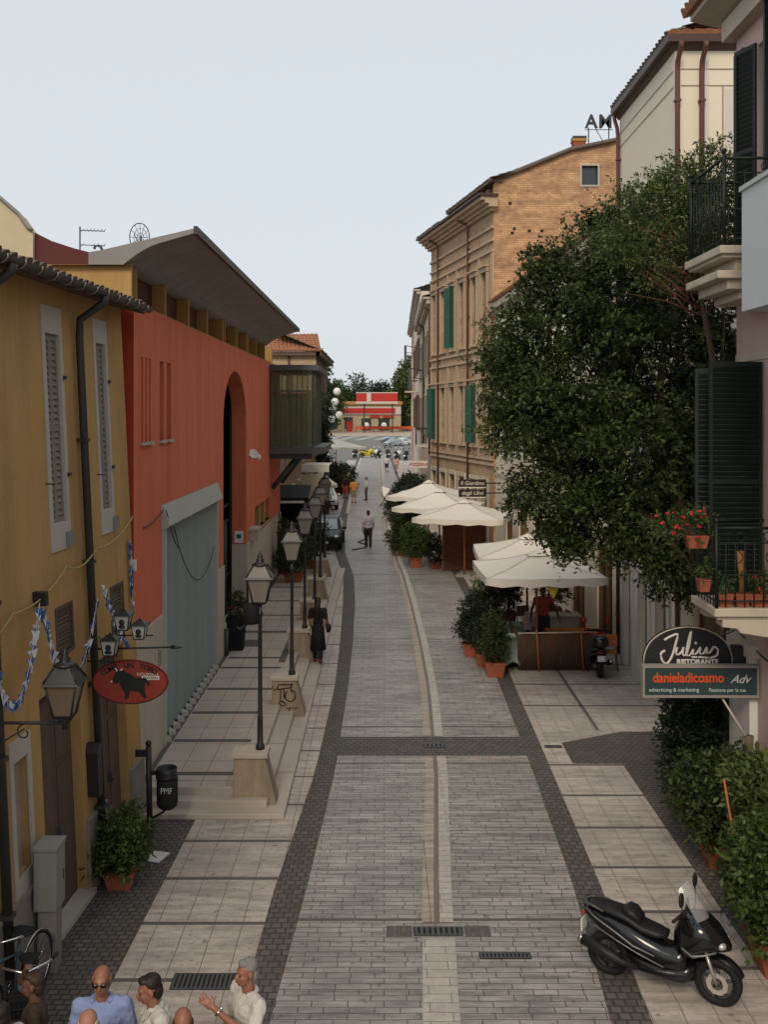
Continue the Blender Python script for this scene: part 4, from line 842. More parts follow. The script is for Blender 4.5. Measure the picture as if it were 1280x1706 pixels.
# ================================================================== street lamps on stone pedestals
def pedestal(x, y, label, graffiti=False):
    t = thing('pedestal', label, 'pedestal', (x, y, 0), group='stone pedestals along the platform')
    mb = MB(); vs = []
    for z, xr, yf in ((0, .27, -.30), (.84, .06, -.26)):
        vs += [(-.46, yf, z), (xr, yf, z), (xr, .14, z), (-.46, .14, z)]
    mb.add(vs, [(3, 2, 1, 0), (4, 5, 6, 7)]+[(i, (i+1) % 4, 4+(i+1) % 4, 4+i) for i in range(4)]); mb.build('block', m_travd, t, .008)
    mb = MB().box(-.50, .10, -.29, .17, .84, .92); mb.build('cap', m_trav, t, .01)
    if graffiti:
        mb = MB(); F = lambda u, v: (u, -.31+.048*v, v)
        def st(p, r=.012): mb.tube([F(*q) for q in p], r, 5)
        st([(-.44, .72), (-.40, .64), (-.34, .68), (-.31, .76)]); st([(-.31, .76), (-.05, .76)]); st([(-.33, .66), (-.05, .70), (-.02, .78)])
        st([(-.27, .66), (-.27, .42), (-.30, .38), (-.24, .32), (-.16, .34), (-.17, .38), (-.26, .42)]); st([(-.20, .66), (-.19, .48)])
        st([(-.06+.11*math.cos(a), .53+.12*math.sin(a)) for a in [2.3+k*.42 for k in range(14)]])
        st([(-.04, .78), (-.05, .64), (-.02, .60)]); st([(-.14, .26), (-.08, .28), (-.09, .20), (-.05, .30), (.0, .25), (.02, .31), (.05, .24), (.09, .30)], .008)
        mb.build('graffiti', M('graffiti_ink', (.03, .025, .02)), t)
    return t
def lantern(parent, z0, s=1.0, light_cols=None):
    """four sided street lantern, glass frustum wider at the top; z0 = bottom of the glass"""
    mb = MB().frust((0, 0, z0), (.21*s, .21*s), (.37*s, .37*s), .40*s); gl = mb.build('glass', m_lglass, parent)
    mb = MB()
    for a, b in ((-1, -1), (1, -1), (1, 1), (-1, 1)): mb.tube([(a*.108*s, b*.108*s, z0-.01), (a*.19*s, b*.19*s, z0+.40*s)], .014*s, 6)
    mb.frust((0, 0, z0-.04*s), (.17*s, .17*s), (.24*s, .24*s), .045*s); mb.frust((0, 0, z0+.395*s), (.46*s, .46*s), (.43*s, .43*s), .03*s); mb.build('frame', m_iron, parent)
    mb = MB().frust((0, 0, z0+.425*s), (.40*s, .40*s), (.20*s, .20*s), .17*s); mb.build('hood', M('lamp_hood', (.13, .12, .105), .45, spec=.5), parent)
    mb = MB()
    for a, b in ((-1, -1), (1, -1), (1, 1), (-1, 1)): mb.tube([(a*.205*s, b*.205*s, z0+.425*s), (a*.105*s, b*.105*s, z0+.60*s)], .014*s, 6)
    mb.lathe([(.13*s, .595*s), (.15*s, .61*s), (.10*s, .64*s), (.06*s, .66*s), (.075*s, .69*s), (.04*s, .72*s), (.05*s, .75*s), (.02*s, .79*s), (.004, .84*s)], (0, 0, z0), 10); mb.build('finial', m_iron, parent)
def street_lamp(x, y, label):
    t = thing('street_lamp', label, 'street lamp', (x, y, .92), group='street lamps standing on the pedestals')
    mb = MB().lathe([(.075, 0), (.075, .06), (.05, .10), (.045, .5), (.05, .53), (.038, .56), (.034, 2.20), (.05, 2.22), (.05, 2.27), (.03, 2.3), (.03, 2.42)], n=12); mb.build('pole', m_iron, t)
    lantern(t, 2.45); return t
LP = [(-2.06, 16.95, 'nearest'), (-1.97, 21.8, ''), (-2.06, 26.5, ''), (-2.08, 30.6, ''), (-2.17, 34.7, ''), (-2.29, 39.4, '')]
LL_ = ['nearest and tallest looking street lamp, on the pedestal by the platform steps', 'street lamp on the graffiti covered pedestal, second from the camera', 'street lamp beside the walking woman in black, third from the camera', 'street lamp fourth from the camera along the platform', 'street lamp fifth from the camera, left of the parked dark car', 'street lamp farthest along the platform, right before the parked dark car']
PL_ = ['nearest weathered pedestal beside the platform steps, one side sloping', 'pedestal scrawled with black graffiti', 'pedestal just left of the walking woman in black', 'pedestal fourth from the camera, beyond the woman in black', 'pedestal fifth from the camera', 'farthest pedestal, in front of the parked dark car']
for k, (x, y, _) in enumerate(LP):
    pedestal(x+.05, y+.03, PL_[k], k == 1)
    if k == 0: lamp0 = street_lamp(x, y, LL_[0])
    else: c = copy_tree(lamp0); c.location = (x, y, .92); c['label'] = LL_[k]; c.rotation_euler.z = R(3*k)
t = thing('lamp_speaker', 'black box loudspeaker clamped under the nearest lantern', 'loudspeaker', (-2.2, 16.95, 3.0)); mb = MB().lathe([(.11, 0), (.14, .05), (.14, .28), (.12, .33)], n=12); mb.build('housing', m_rubber, t); mb = MB().tube([(.02, 0, .1), (.14, 0, .06)], .02, 6).tube([(-.1, 0, .0), (-.2, 0, -.1), (-.25, 0, -.05)], .015, 6); mb.build('bracket', m_iron, t)
def finial_post(x, y, h, label, z=PZ, r=.035):
    t = thing('iron_post', label, 'post', (x, y, z)); mb = MB().tube([(0, 0, 0), (0, 0, h)], r, 8); mb.build('shaft', m_iron, t)
    mb = MB().lathe([(r*1.6, h-.02), (r*1.6, h+.02), (r, h+.04), (r*1.9, h+.09), (r*.8, h+.15), (.005, h+.2)], n=10); mb.build('finial', m_iron, t); return t
finial_post(-3.98, 29.7, 1.25, 'slim black post with a finial by the stone base right of the arch')
mb = MB().tube([(-4.0, 25.9, PZ), (-4.0, 25.9, 1.0)], .05, 10).tube([(-4.0, 25.9, 1.0), (-4.0, 25.9, 1.02)], .06, 10); tag(mb.build('bollard', m_irong), 'short grey bollard at the left side of the arch entrance', 'bollard')
# wall lantern on a long arm, far left foreground
t = thing('wall_lantern', 'black wrought iron lantern on a scrolled arm from the ochre wall, left foreground', 'wall lantern', (-3.32, 10.6, 3.28))
lantern(t, .09, .84); [setattr(c.data.materials, '__dummy', 0) if 0 else c.data.materials.__setitem__(0, m_iron) for c in kids(t) if c.name.startswith('hood')]; [c.data.materials.__setitem__(0, M('smoky_lamp_glass', (.16, .12, .085), .25, var=.2, bmp=0, spec=.5)) for c in kids(t) if c.name.startswith('glass')]
mb = MB(); mb.tube([(-.95, 0, .0), (.02, 0, .0)], .018, 8); mb.tube([(-.85, 0, -.32), (-.42, 0, -.06)], .010, 6)
mb.tube([(-.42+u, 0, -.10+v) for u, v in scroll((0, 0), .09, 1.8*PI, 14, 1, PI/2)], .009, 6); mb.tube([(0, 0, -.06), (0, 0, .1)], .03, 8)
for s in (-1, 1): mb.tube([(s*.12, 0, .11), (s*.05, 0, .02), (0, 0, -.02)], .010, 6)
mb.build('arm', m_iron, t)
# bracket with three little lanterns and the oval sign
t = thing('sign_bracket', 'long black iron bracket with an arrow tip carrying the oval sign and the small lanterns', 'bracket', (-4.1, 13.9, 3.28))
mb = MB(); mb.tube([(.05, 0, .0), (1.2, 0, .03)], .014, 8); mb.lathe([(.03, 0), (.02, .1), (.002, .16)], n=8)
k = len(mb.v)-24; mb.v = mb.v[:k]+[Vector((1.2+(v.z), v.y, .03+v.x)) for v in mb.v[k:]]
mb.tube([(.05, 0, -.16), (.42, 0, -.16)], .012, 6); mb.tube([(.45, 0, .42), (.45, 0, -.1)], .014, 6); mb.tube([(.3, 0, .19), (.95, 0, .19)], .010, 6); mb.tube([(.59, -.1, .19), (.59, -.18, .32)], .010, 6)
mb.build('arm', m_iron, t)
m_card = M('lantern_card', (.42, .42, .38), .6)
for x, z, s, lb in ((.59, .32, .85, 'small black lantern with a pale printed panel, top one on the sign bracket'), (.81, .20, .8, 'small black lantern on the bracket tip side, right of the top one'), (.41, -.02, .88, 'small black lantern hanging lowest on the sign bracket, left of the others')):
    l = thing('small_lantern', lb, 'lantern', (-4.1+x, 13.72, 3.28+z), group='little lanterns on the sign bracket', sc=s)
    mb = MB().frust((0, 0, 0), (.16, .16), (.23, .23), .22); mb.build('panel', m_card, l)
    mb = MB()
    for a, b_ in ((-1, -1), (1, -1), (1, 1), (-1, 1)): mb.tube([(a*.082, b_*.082, -.01), (a*.117, b_*.117, .22)], .009, 5)
    mb.frust((0, 0, -.02), (.17, .17), (.18, .18), .02); mb.frust((0, 0, .22), (.29, .29), (.10, .10), .07); mb.lathe([(.03, .29), (.012, .33)], n=6); mb.tube([(-.15, 0, .22), (-.17, 0, .27)], .008, 4); mb.tube([(.15, 0, .22), (.17, 0, .27)], .008, 4); mb.build('frame', m_iron, l)
    mb = MB(); mb.ball((0, -.103, .12), (.045, .006, .06), 10); mb.ball((0, -.098, .045), (.055, .006, .03), 8); mb.build('printed_figure', m_iron, l)
t = thing('oval_sign', 'oval red restaurant sign with a black bull hanging from the iron bracket', 'sign', (-3.46, 13.9, 2.84), R(0))
mb = MB(); el = [(.52*math.cos(2*PI*k/48), .30*math.sin(2*PI*k/48)) for k in range(48)]
mb.prism(el, lambda u, v, w: (u, w, v), -.02, .02); mb.build('board', M('sign_red_brown', (.30, .045, .03), .5, var=.3, sc=8), t)
mb = MB(); mb.tube([(u*.98, -.02, v*.98) for u, v in el], .011, 6, True); mb.build('rim', M('dark_red_rim', (.10, .015, .012), .5), t)
bull = [(-.21, .10), (-.24, .02), (-.19, -.03), (-.15, .0), (-.12, -.07), (-.06, -.16), (-.08, -.23), (-.02, -.22), (.0, -.12), (.12, -.13), (.19, -.22), (.23, -.22), (.2, -.12), (.21, .0), (.26, -.06), (.27, -.02), (.22, .05), (.08, .06), (-.02, .12), (-.1, .17), (-.17, .15)]
mb = MB(); mb.prism(bull, lambda u, v, w: (u, w, v), -.028, -.021); mb.build('bull_figure', M('bull_black', (.02, .025, .02), .5), t)
mb = MB()
for p in ([(-.17, -.031, .15), (-.2, -.031, .19)], [(-.13, -.031, .16), (-.1, -.031, .18)], [(-.24, -.031, .02), (-.26, -.031, .0)]): mb.tube(p, .012, 5)
mb.build('horns', m_canvas, t)
for i, ch_ in enumerate('COME UN TORO'):
    if ch_ == ' ': continue
    a = R(146-i*9.7); ex, ez = .43*math.cos(a), .225*math.sin(a); sl_ = math.atan2(-.225*math.cos(a), .43*math.sin(a)) if math.sin(a) else 0
    text('lettering', ch_, .10, m_iron, Matrix.Translation((ex, -.024, ez)) @ Matrix.Rotation(-sl_, 4, 'Y') @ Matrix.Rotation(R(90), 4, 'X'), t, .003, bold=.003)
text('lettering', 'RISTORANTE', .05, m_canvas, Matrix.Translation((.24, -.024, .105)) @ Matrix.Rotation(R(90), 4, 'X'), t, .003)
mb = MB().box(.16, .40, -.028, -.021, .03, .085); mb.build('label_strip', m_canvas, t); text('lettering', 'BRACERIA', .045, m_iron, Matrix.Translation((.28, -.030, .057)) @ Matrix.Rotation(R(90), 4, 'X'), t, .002)
mb = MB()
for x in (.40, -.30):
    z = .43; 
    while z > .24: mb.tube([(x+.018*math.cos(a), 0, z-.022+.026*math.sin(a)) for a in [2*PI*k/8 for k in range(8)]], .005, 4, True); z -= .055
mb.build('chain', m_iron, t)
# cables and garlands on the ochre wall
def sag(p, q, s, n=10): p, q = Vector(p), Vector(q); return [p.lerp(q, k/n)-Vector((0, 0, s*4*(k/n)*(1-k/n))) for k in range(n+1)]
mb = MB(); nodes = [FY(uy(10.2), 4.05, .12), FY(uy(11.6), 4.22, .10), FY(uy(13.3), 4.5, .10), FY(uy(14.35), 4.6, .14), FY(uy(16.3), 4.85, .08)]
for a, c in zip(nodes, nodes[1:]):
    mb.tube(sag(a, c, .12), .013, 6); mb.tube(sag(a-Vector((0, 0, .02)), c-Vector((0, 0, .03)), .09), .009, 6)
tag(mb.build('wall_cable', M('tan_cable', (.40, .28, .12), .7)), 'tan cables looped in shallow swags along the ochre wall', 'cable')
mb = MB(); FY.box(mb, uy(12.4), uy(12.5), 4.15, 4.32, .0, .16); tag(mb.build('wall_floodlight', m_iron), 'small black floodlight on the ochre wall under the looped cables', 'floodlight')
m_bl = M('ribbon_blue', (.05, .14, .36), .6); m_wh = M('ribbon_white', (.6, .62, .66), .6); rng = random.Random(3)
def garland(label, chains):
    t = thing('garland', label, 'garland', group='blue and white ribbon garlands on the ochre wall')
    mb = MB(); 
    for c in chains:
        L = 0
        for a, q in zip(c, c[1:]):
            n = max(2, int((Vector(q)-Vector(a)).length/.03))
            for k in range(n):
                p = Vector(a).lerp(Vector(q), k/n); s = rng.uniform(.08, .15); d = Vector((rng.uniform(-.4, .4), rng.uniform(-1, 1), rng.uniform(-.4, .4))).normalized()*s*.5
                mb.add([p-d, p+d, p+Vector((rng.uniform(-.02, .02), rng.uniform(-.02, .02), -s))], [(0, 1, 2)], mi=rng.randint(0, 1))
    mb.build('ribbons', [m_bl, m_wh], t)
    mb = MB()
    for c in chains: mb.tube(c, .005, 4)
    mb.build('string', m_wh, t); return t
def gw_(y, z, w=.25): return FY(uy(y), z, w)
garland('blue and white ribbon garland sagging deepest at the far left of the ochre wall', [sag(gw_(10.7, 4.02), gw_(12.0, 4.27), .85, 10)])
garland('blue and white ribbon garland hanging behind the wall lantern', [sag(gw_(12.1, 4.16), gw_(14.0, 3.96), .95, 10)])
garland('ribbon tail draped from the downpipe towards the small lanterns', [sag(gw_(14.25, 4.1), gw_(15.3, 3.0), .1, 6)])
garland('thin vertical strand of pale ribbons at the end of the ochre wall', [[gw_(16.2, 4.5, .05), gw_(16.2, 3.4, .05)]])
# notice case, cabinet, bin
t = thing('menu_case', 'black arched menu case on the ochre wall between the two doors', 'notice case'); mb = MB()
FY.box(mb, uy(13.95), uy(14.12), 1.25, 1.85, 0, .16); mb.prism([(uy(13.93), 1.85), (uy(14.14), 1.85), (uy(14.08), 1.97), (uy(13.99), 1.97)], lambda u, v, w: FY(u, v, w), 0, .18); mb.build('case', m_iron, t)
mb = MB(); FY.box(mb, uy(14.0), uy(14.121), 1.32, 1.8, .03, .15); mb.v = [v+Vector((.0, .005, 0)) for v in mb.v]; mb.build('glass', m_card, t)
t = thing('utility_cabinet', 'grey metal utility cabinet on a narrow concrete stand by the first door', 'utility cabinet', (-3.87, 11.95, 0))
mg = M('cabinet_grey', (.25, .25, .22), .7, var=.1, sc=3, streak=.3)
t.scale = (.66, .85, 1); t.location.x = -3.93; mb = MB().box(-.15, .17, -.12, .16, .0, .72); mb.build('stand', M('cabinet_stand', (.24, .22, .20), .85, var=.2, sc=4), t, .01); mb = MB().box(-.2, .2, -.17, .22, .72, 1.42); c_b = mb.build('body', mg, t, .008)
mb = MB().box(-.22, .22, -.19, .24, 1.42, 1.47); mb.build('lid', mg, t, .006); mb = MB().box(.2, .206, -.15, .2, .76, 1.4); d = mb.build('door', mg, t); mb = MB().box(.206, .222, .1, .13, 1.0, 1.12); mb.build('handle', m_irong, d)
t = thing('litter_bin', 'black litter bin with silver scrawl on a post at the steps', 'litter bin', (-3.62, 15.75, 0))
mb = MB().tube([(0, 0, 0), (-.02, 0, 1.35)], .045, 10); mb.ball((-.02, 0, 1.40), .05, 10); mb.box(-.22, 0, -.03, .03, 1.2, 1.3).box(0, .1, -.02, .02, .92, .98); mb.tube([(.0, 0, .22), (.22, 0, .35), (.26, 0, .42)], .02, 6); mb.build('post', m_iron, t)
mb = MB().lathe([(.10, .40), (.15, .44), (.165, .5), (.165, .86)], (.27, 0, 0), 16); mb.build('body', m_rubber, t)
mb = MB().lathe([(.165, .87), (.17, .9), (.155, .95), (.165, 1.02), (.15, 1.03), (.14, .9)], (.26, 0, 0), 16); mb.build('hood', m_iron, t)
text('lettering', 'PMF', .13, M('silver_ink', (.5, .5, .5)), Matrix.Translation((.29, -.167, .72)) @ Matrix.Rotation(R(90), 4, 'X'), t, .002, sx=.8)
mb = MB().add([(-.16, -.12, .012), (.1, -.2, .012), (.2, .12, .02), (-.05, .2, .012)], [(0, 1, 2, 3)]).add([(-.16, -.12, .0), (.1, -.2, .0), (.2, .12, .0), (-.05, .2, .0)], [(3, 2, 1, 0)]); tag(mb.build('cardboard_sheet', m_canvas, loc=(-3.35, 14.9, .01)), 'pale flat sheet lying on the cobbles behind the bushy pot', 'sheet')
# ================================================================== plants
def pot_box(parent, w, d, h, mat=None, z=0):
    mb = MB().frust((0, 0, z), (w*.8, d*.8), (w, d), h*.85); mb.frust((0, 0, z+h*.85), (w*1.06, d*1.06), (w*1.08, d*1.08), h*.15); return mb.build('pot', mat or m_terra, parent, .006)
def pot_round(parent, r, h, mat=None):
    mb = MB().lathe([(r*.7, 0), (r*.95, h*.8), (r*1.08, h*.82), (r*1.1, h), (r*.95, h), (r*.9, h*.92)], n=16); return mb.build('pot', mat or m_terra, parent)
def plant(name, label, loc, clumps, n, L, mat, seed, pot=None, cat='potted plant', per=8, stems=3, group=None, sc=1, flowers=None, **kw):
    t = thing(name, label, cat, loc, group=group, sc=sc)
    V, tn = sprays(clumps, n, L, seed, per, **kw); leafmesh('foliage', V, tn, mat, t)
    g = random.Random(seed); mb = MB()
    z0 = (pot[2] if len(pot) > 2 else pot[1]) if pot else 0
    for k in range(stems):
        c = clumps[k % len(clumps)]; x, y = g.uniform(-.06, .06), g.uniform(-.05, .05)
        mb.tube([(x, y, z0*.8), (x+(c[0]-x)*.4, y+(c[1]-y)*.4, z0+(c[2]-z0)*.5), (c[0], c[1], c[2])], [.022, .016, .008], 6)
    mb.build('stem', m_bark, t)
    if pot: (pot_box if len(pot) > 2 else pot_round)(t, *pot)
    if flowers:
        mb = MB(); 
        for k in range(flowers[0]):
            c = clumps[g.randrange(len(clumps))]; d = Vector((g.gauss(0, 1), g.gauss(0, 1)-.6, g.gauss(0, 1)+.3)).normalized(); p = Vector(c[:3])+Vector((d.x*c[3], d.y*c[4], d.z*c[5]))*1.05
            for j in range(5): mb.ball(p+Vector((g.uniform(-.02, .02), g.uniform(-.02, .02), g.uniform(-.02, .02))), g.uniform(.010, .018), 6)
        mb.build('flower', flowers[1], t)
    return t
plant('potted_shrub', 'bushy leafy shrub in a terracotta box against the ochre wall', (-3.62, 14.0, 0), [(0, 0, .72, .34, .3, .36), (.1, .05, .95, .26, .25, .25), (-.12, 0, .5, .3, .28, .2)], 380, .11, lf_mid, 11, (.48, .34, .26), sc=.82)
# planters beside the restaurant terrace (right)
grp = 'terracotta planters fencing the restaurant terrace'
plant('planter_bush', 'tall cone shaped bush in a long red planter at the front left of the terrace', (2.42, 27.3, 0), [(0, 0, .75, .42, .4, .42), (0, 0, 1.15, .34, .3, .4), (.02, 0, 1.5, .14, .14, .25)], 800, .075, lf_blk, 21, (.62, .42, .34), group=grp)
plant('planter_bush', 'slim bush in the square red planter nearest the camera beside the reed screen', (2.74, 25.2, 0), [(0, 0, .75, .27, .26, .42), (0, 0, 1.2, .22, .22, .32)], 480, .075, lf_dark, 22, (.48, .4, .36), group=grp)
plant('planter_bush', 'low red planter squeezed between the two front bushes', (2.62, 26.2, 0), [(0, 0, .62, .25, .22, .3), (.02, .1, 1.0, .2, .2, .25)], 300, .075, lf_blk, 23, (.5, .4, .32), group=grp)
plant('planter_bush', 'dark bush behind the cone shaped one, under the umbrella edge', (3.05, 30.2, 0), [(0, 0, .8, .4, .35, .4), (-.1, 0, 1.3, .3, .3, .3), (.2, 0, 1.4, .25, .25, .28)], 560, .08, lf_dark, 24, (.5, .45, .4), group=grp)
plant('planter_bush', 'bush in a brown pot at the left support of the front umbrella', (3.75, 30.8, 0), [(0, 0, .95, .3, .3, .35), (.05, 0, 1.4, .26, .25, .3)], 420, .08, lf_mid, 25, (.45, .45, .5, M('brown_pot', (.12, .05, .04), .7)), group=grp)
plant('planter_bush', 'climbing greenery in the shade behind the standing waiter', (5.3, 32, 0), [(0, 0, 1.0, .5, .3, .6), (-.3, 0, 1.7, .5, .3, .4)], 420, .09, lf_mid, 26, (.5, .45, .4), group=grp)
# bushes by the far umbrellas
plant('planter_bush', 'leafy bush in a red pot left of the brown slatted screen', (1.35, 43, 0), [(0, 0, .9, .55, .5, .5), (-.1, 0, 1.4, .45, .45, .45), (.3, .2, 1.1, .4, .4, .5)], 900, .09, lf_mid, 31, (.5, .4, .42), group=grp)
plant('planter_bush', 'bush at the street corner of the second umbrella group', (.85, 46.5, 0), [(0, 0, .9, .6, .6, .6), (0, .2, 1.5, .5, .5, .45), (-.2, 0, .5, .4, .4, .3)], 900, .1, lf_dark, 32, (.5, .4, .36), group=grp)
plant('planter_bush', 'white flowered bush against the brown slatted screen', (2.15, 42.6, 0), [(0, 0, .6, .35, .3, .4), (0, 0, 1.1, .3, .3, .3)], 350, .08, lf_blk, 33, (.4, .4, .3), group=grp, flowers=(26, m_whitep))
plant('hedge', 'dark rounded hedge at the roadside beyond the far umbrellas', (1.35, 63, 0), [(0, 0, .9, 1.1, 2.0, .8), (.3, 3, 1.3, 1.0, 1.8, .9), (.6, 6, 1.5, .8, 1.5, .8), (-.3, -2, .7, .8, 1.2, .6)], 2200, .16, lf_blk, 34, None, 'hedge')
# left platform plants
plant('planter_bush', 'pair of round leafy bushes in red pots on the platform beyond the arch', (-3.3, 37.3, PZ), [(0, 0, 1.0, .55, .5, .55), (.1, 0, 1.6, .5, .45, .4), (-.3, -.2, .8, .4, .4, .4)], 850, .09, lf_mid, 41, (.7, .5, .36), group='bushes on the platform')
plant('planter_bush', 'dark bush behind the street lamps at the far end of the platform', (-2.95, 40.5, PZ), [(0, 0, .9, .6, .5, .6), (.1, .2, 1.5, .5, .5, .4)], 700, .1, lf_dark, 42, (.6, .5, .36), group='bushes on the platform')
plant('planter_bush', 'leafy pot beside the glass bay support', (-3.95, 39.2, PZ), [(0, 0, 1.0, .35, .4, .6), (0, 0, 1.7, .3, .4, .4)], 420, .09, lf_dark, 43, (.45, .5, .4), group='bushes on the platform')
t = plant('tall_planter', 'tall tapered black planter with red flowers at the arch entrance', (-3.85, 26.6, PZ), [(0, 0, 1.05, .22, .2, .14), (0, 0, 1.3, .12, .12, .2)], 140, .07, lf_dark, 44, (.46, .46, .86, m_rubber), flowers=(10, m_petal))
# right foreground hedge of pots
rg = 'potted shrubs along the pink building'
plant('ivy_screen', 'tall dense block of ivy behind the shop sign post, farthest of the right hand shrubs', (5.15, 16.5, 0), [(0, 0, 1.3, .52, .45, .8), (-.05, 0, 2.0, .5, .4, .42), (-.15, -.1, .7, .45, .4, .5), (.25, .1, 1.5, .35, .4, .6)], 2100, .085, lf_blk, 51, (.9, .5, .3), 'shrub', group=rg, per=9)
plant('potted_shrub', 'spreading dark shrub in terracotta, second of the right hand row', (4.85, 14.7, 0), [(0, 0, .85, .5, .5, .5), (.2, -.1, 1.25, .4, .4, .38), (-.2, .1, 1.15, .36, .36, .32)], 1300, .085, lf_dark, 52, (.5, .45, .32), group=rg)
plant('potted_shrub', 'lighter green oleander with a few yellow leaves, beside the cane stick', (5.1, 13.3, 0), [(0, 0, 1.0, .42, .45, .5), (-.1, .1, 1.55, .38, .4, .33), (.1, -.2, 1.3, .35, .35, .35)], 1200, .10, lf_pale, 53, (.5, .45, .34), group=rg)
plant('potted_shrub', 'big glossy shrub in the terracotta trough right behind the parked black scooter', (4.75, 11.9, 0), [(0, 0, .95, .62, .5, .5), (-.25, 0, 1.25, .42, .4, .36), (.3, 0, 1.5, .48, .4, .38), (0, -.2, .6, .5, .35, .3)], 2000, .09, lf_mid, 54, (.9, .5, .42), group=rg, wid=.5)
mb = MB().tube([(4.62, 13.1, .3), (4.42, 13.25, 1.75)], .016, 6); tag(mb.build('cane_stick', m_owood), 'thin orange cane stuck in the shrubs behind the black scooter', 'cane')
t = thing('flag_holder', 'brown tapered metal holder with a pale pole leaning left on the pink building pilaster', 'flag holder', (5.32, 14.85, 1.8)); mb = MB().lathe([(.05, -.35), (.07, 0)], n=10); mb.build('cup', M('holder_brown', (.14, .10, .08)), t); mb = MB().tube([(0, 0, -.1), (-.42, .1, .62)], .014, 6).tube([(.02, 0, -.1), (-.39, .1, .58)], .010, 6); mb.build('pole', m_slab, t)
# balcony flowers
def boxpot(name, label, loc, w, seed, n, flowers, L=.05, h=.17, d=.18, fl=None, cl=None):
    return plant(name, label, loc, cl or [(0, 0, h+.12, w*.5, .12, .13)], n, L, lf_mid, seed, (w, d, h), 'flower box', flowers=(flowers, fl or m_petal), stems=2, group='terracotta boxes on the lower balcony')
boxpot('flower_box', 'terracotta box overflowing with red geraniums, hung outside the lower balcony rail', (4.26, 13.9, 4.66), .3, 61, 150, 26, .055, cl=[(-.1, 0, .32, .3, .2, .2), (-.32, .1, .30, .25, .2, .17), (.05, 0, .42, .2, .15, .12)])
boxpot('flower_box', 'small terracotta pot hanging lower on the balcony corner', (4.34, 13.85, 4.08), .16, 62, 40, 0)
boxpot('flower_box', 'terracotta box with one red geranium on the balcony floor, nearest the shutter', (5.12, 13.86, 3.875), .34, 63, 60, 5, cl=[(.05, 0, .3, .14, .08, .14)])
boxpot('flower_box', 'terracotta box with dry stalks at the middle of the balcony floor', (4.86, 13.86, 3.875), .2, 64, 14, 0)
boxpot('flower_box', 'terracotta box at the outer corner of the balcony floor', (4.63, 13.86, 3.875), .2, 65, 20, 0)
mb = MB().tube([(4.88, 13.9, 4.0), (4.86, 13.9, 4.62)], [.03, .05], 8); tag(mb.build('cactus_stake', M('dry_stalk', (.30, .14, .05))), 'dry orange brown stalk standing in the middle balcony box', 'stalk')
t = thing('watering_can', 'green plastic watering can on the lower balcony', 'watering can', (4.72, 14.15, 3.87)); mb = MB().lathe([(.08, 0), (.08, .2), (.05, .26), (.04, .28)], n=10); mb.build('body', m_gsh, t); mb = MB().tube([(-.07, 0, .06), (-.2, 0, .26)], .014, 6); mb.build('spout', m_gsh, t); mb = MB().tube([(-.03, 0, .26), (0, 0, .36), (.07, 0, .3), (.08, 0, .12)], .012, 6); mb.build('handle', m_gsh, t)
# ================================================================== the big tree
def branches(t, specs, name='limb'):
    mb = MB()
    for p, r in specs: mb.tube(p, r, 8)
    return mb.build(name, m_bark, t)
S18 = 18.6/1700
def tp(px, py, y=18.6): return ((px-640)*y/1700, y, 6.5+(688-py)*y/1700)
cl = []
for px, py, r, dy in ((1010, 490, 120, 0), (1105, 410, 95, .4), (945, 480, 60, -.2), (880, 565, 55, 0), (960, 640, 125, 0), (1120, 600, 125, .5), (1050, 745, 130, 0), (905, 720, 78, -.3), (945, 835, 80, 0), (1020, 870, 66, 0), (1130, 840, 85, .2), (1185, 520, 60, .6), (1180, 700, 80, .5), (865, 640, 62, 0), (1060, 920, 45, -.3), (1125, 935, 38, -.2), (1035, 370, 50, .2), (1190, 820, 60, .5), (1150, 900, 55, .1), (1115, 975, 30, 0), (1190, 890, 50, .3), (1205, 440, 55, .8), (1205, 600, 55, .8), (1150, 340, 60, .3), (1190, 770, 50, .6), (1085, 880, 60, 0), (845, 590, 38, .2), (900, 820, 48, -.3), (940, 900, 35, -.2)):
    x, y, z = tp(px, py); rr = r*S18; cl.append((x, y+dy-.2, z, rr, rr*.95, rr*.92))
t = thing('big_tree', 'big dark leafy tree spreading over the restaurant in front of the cream house', 'tree', (5.95, 17.4, 0))
cl = [(a-5.95, b_-17.4, c, d, e_, f) for a, b_, c, d, e_, f in cl]
g_ = random.Random(17); subc = []
for c in cl:
    for k in range(8):
        d = Vector((g_.gauss(0, 1), g_.gauss(-.25, 1), g_.gauss(0, .9))).normalized(); q = g_.uniform(.82, 1.2); r_ = g_.uniform(.14, .32)*(.4+.6*c[3]/.9)
        subc.append((c[0]+d.x*c[3]*q, c[1]+d.y*c[4]*q, c[2]+d.z*c[5]*q, r_, r_, r_*.62, r_**2*8))
V1, t1 = sprays([(c[0], c[1], c[2], c[3]*.9, c[4]*.9, c[5]*.9) for c in cl], 6200, .092, 71, 9, shell=.25, wid=.5); V2, t2 = sprays(subc, 8800, .09, 74, 8, shell=.35, wid=.5)
V, tn = np.concatenate([V1, V2]), np.concatenate([t1*.8, t2]); leafmesh('crown', V, tn, lf_dark, t)
edge = [(c[0], c[1], c[2]+.1, c[3]*1.12, c[4]*1.12, c[5]*1.12) for c in cl]
V, tn = sprays(edge, 900, .085, 72, 18, shell=.80, spread=.7); leafmesh('outer_sprays', V, tn, lf_mid, t)
mb = MB().tube([(0, 0, 0), (-.1, .1, 1.6), (-.3, .4, 3.4), (-.8, .8, 5.2)], [.20, .16, .13, .1], 10); mb.build('trunk', m_bark, t)
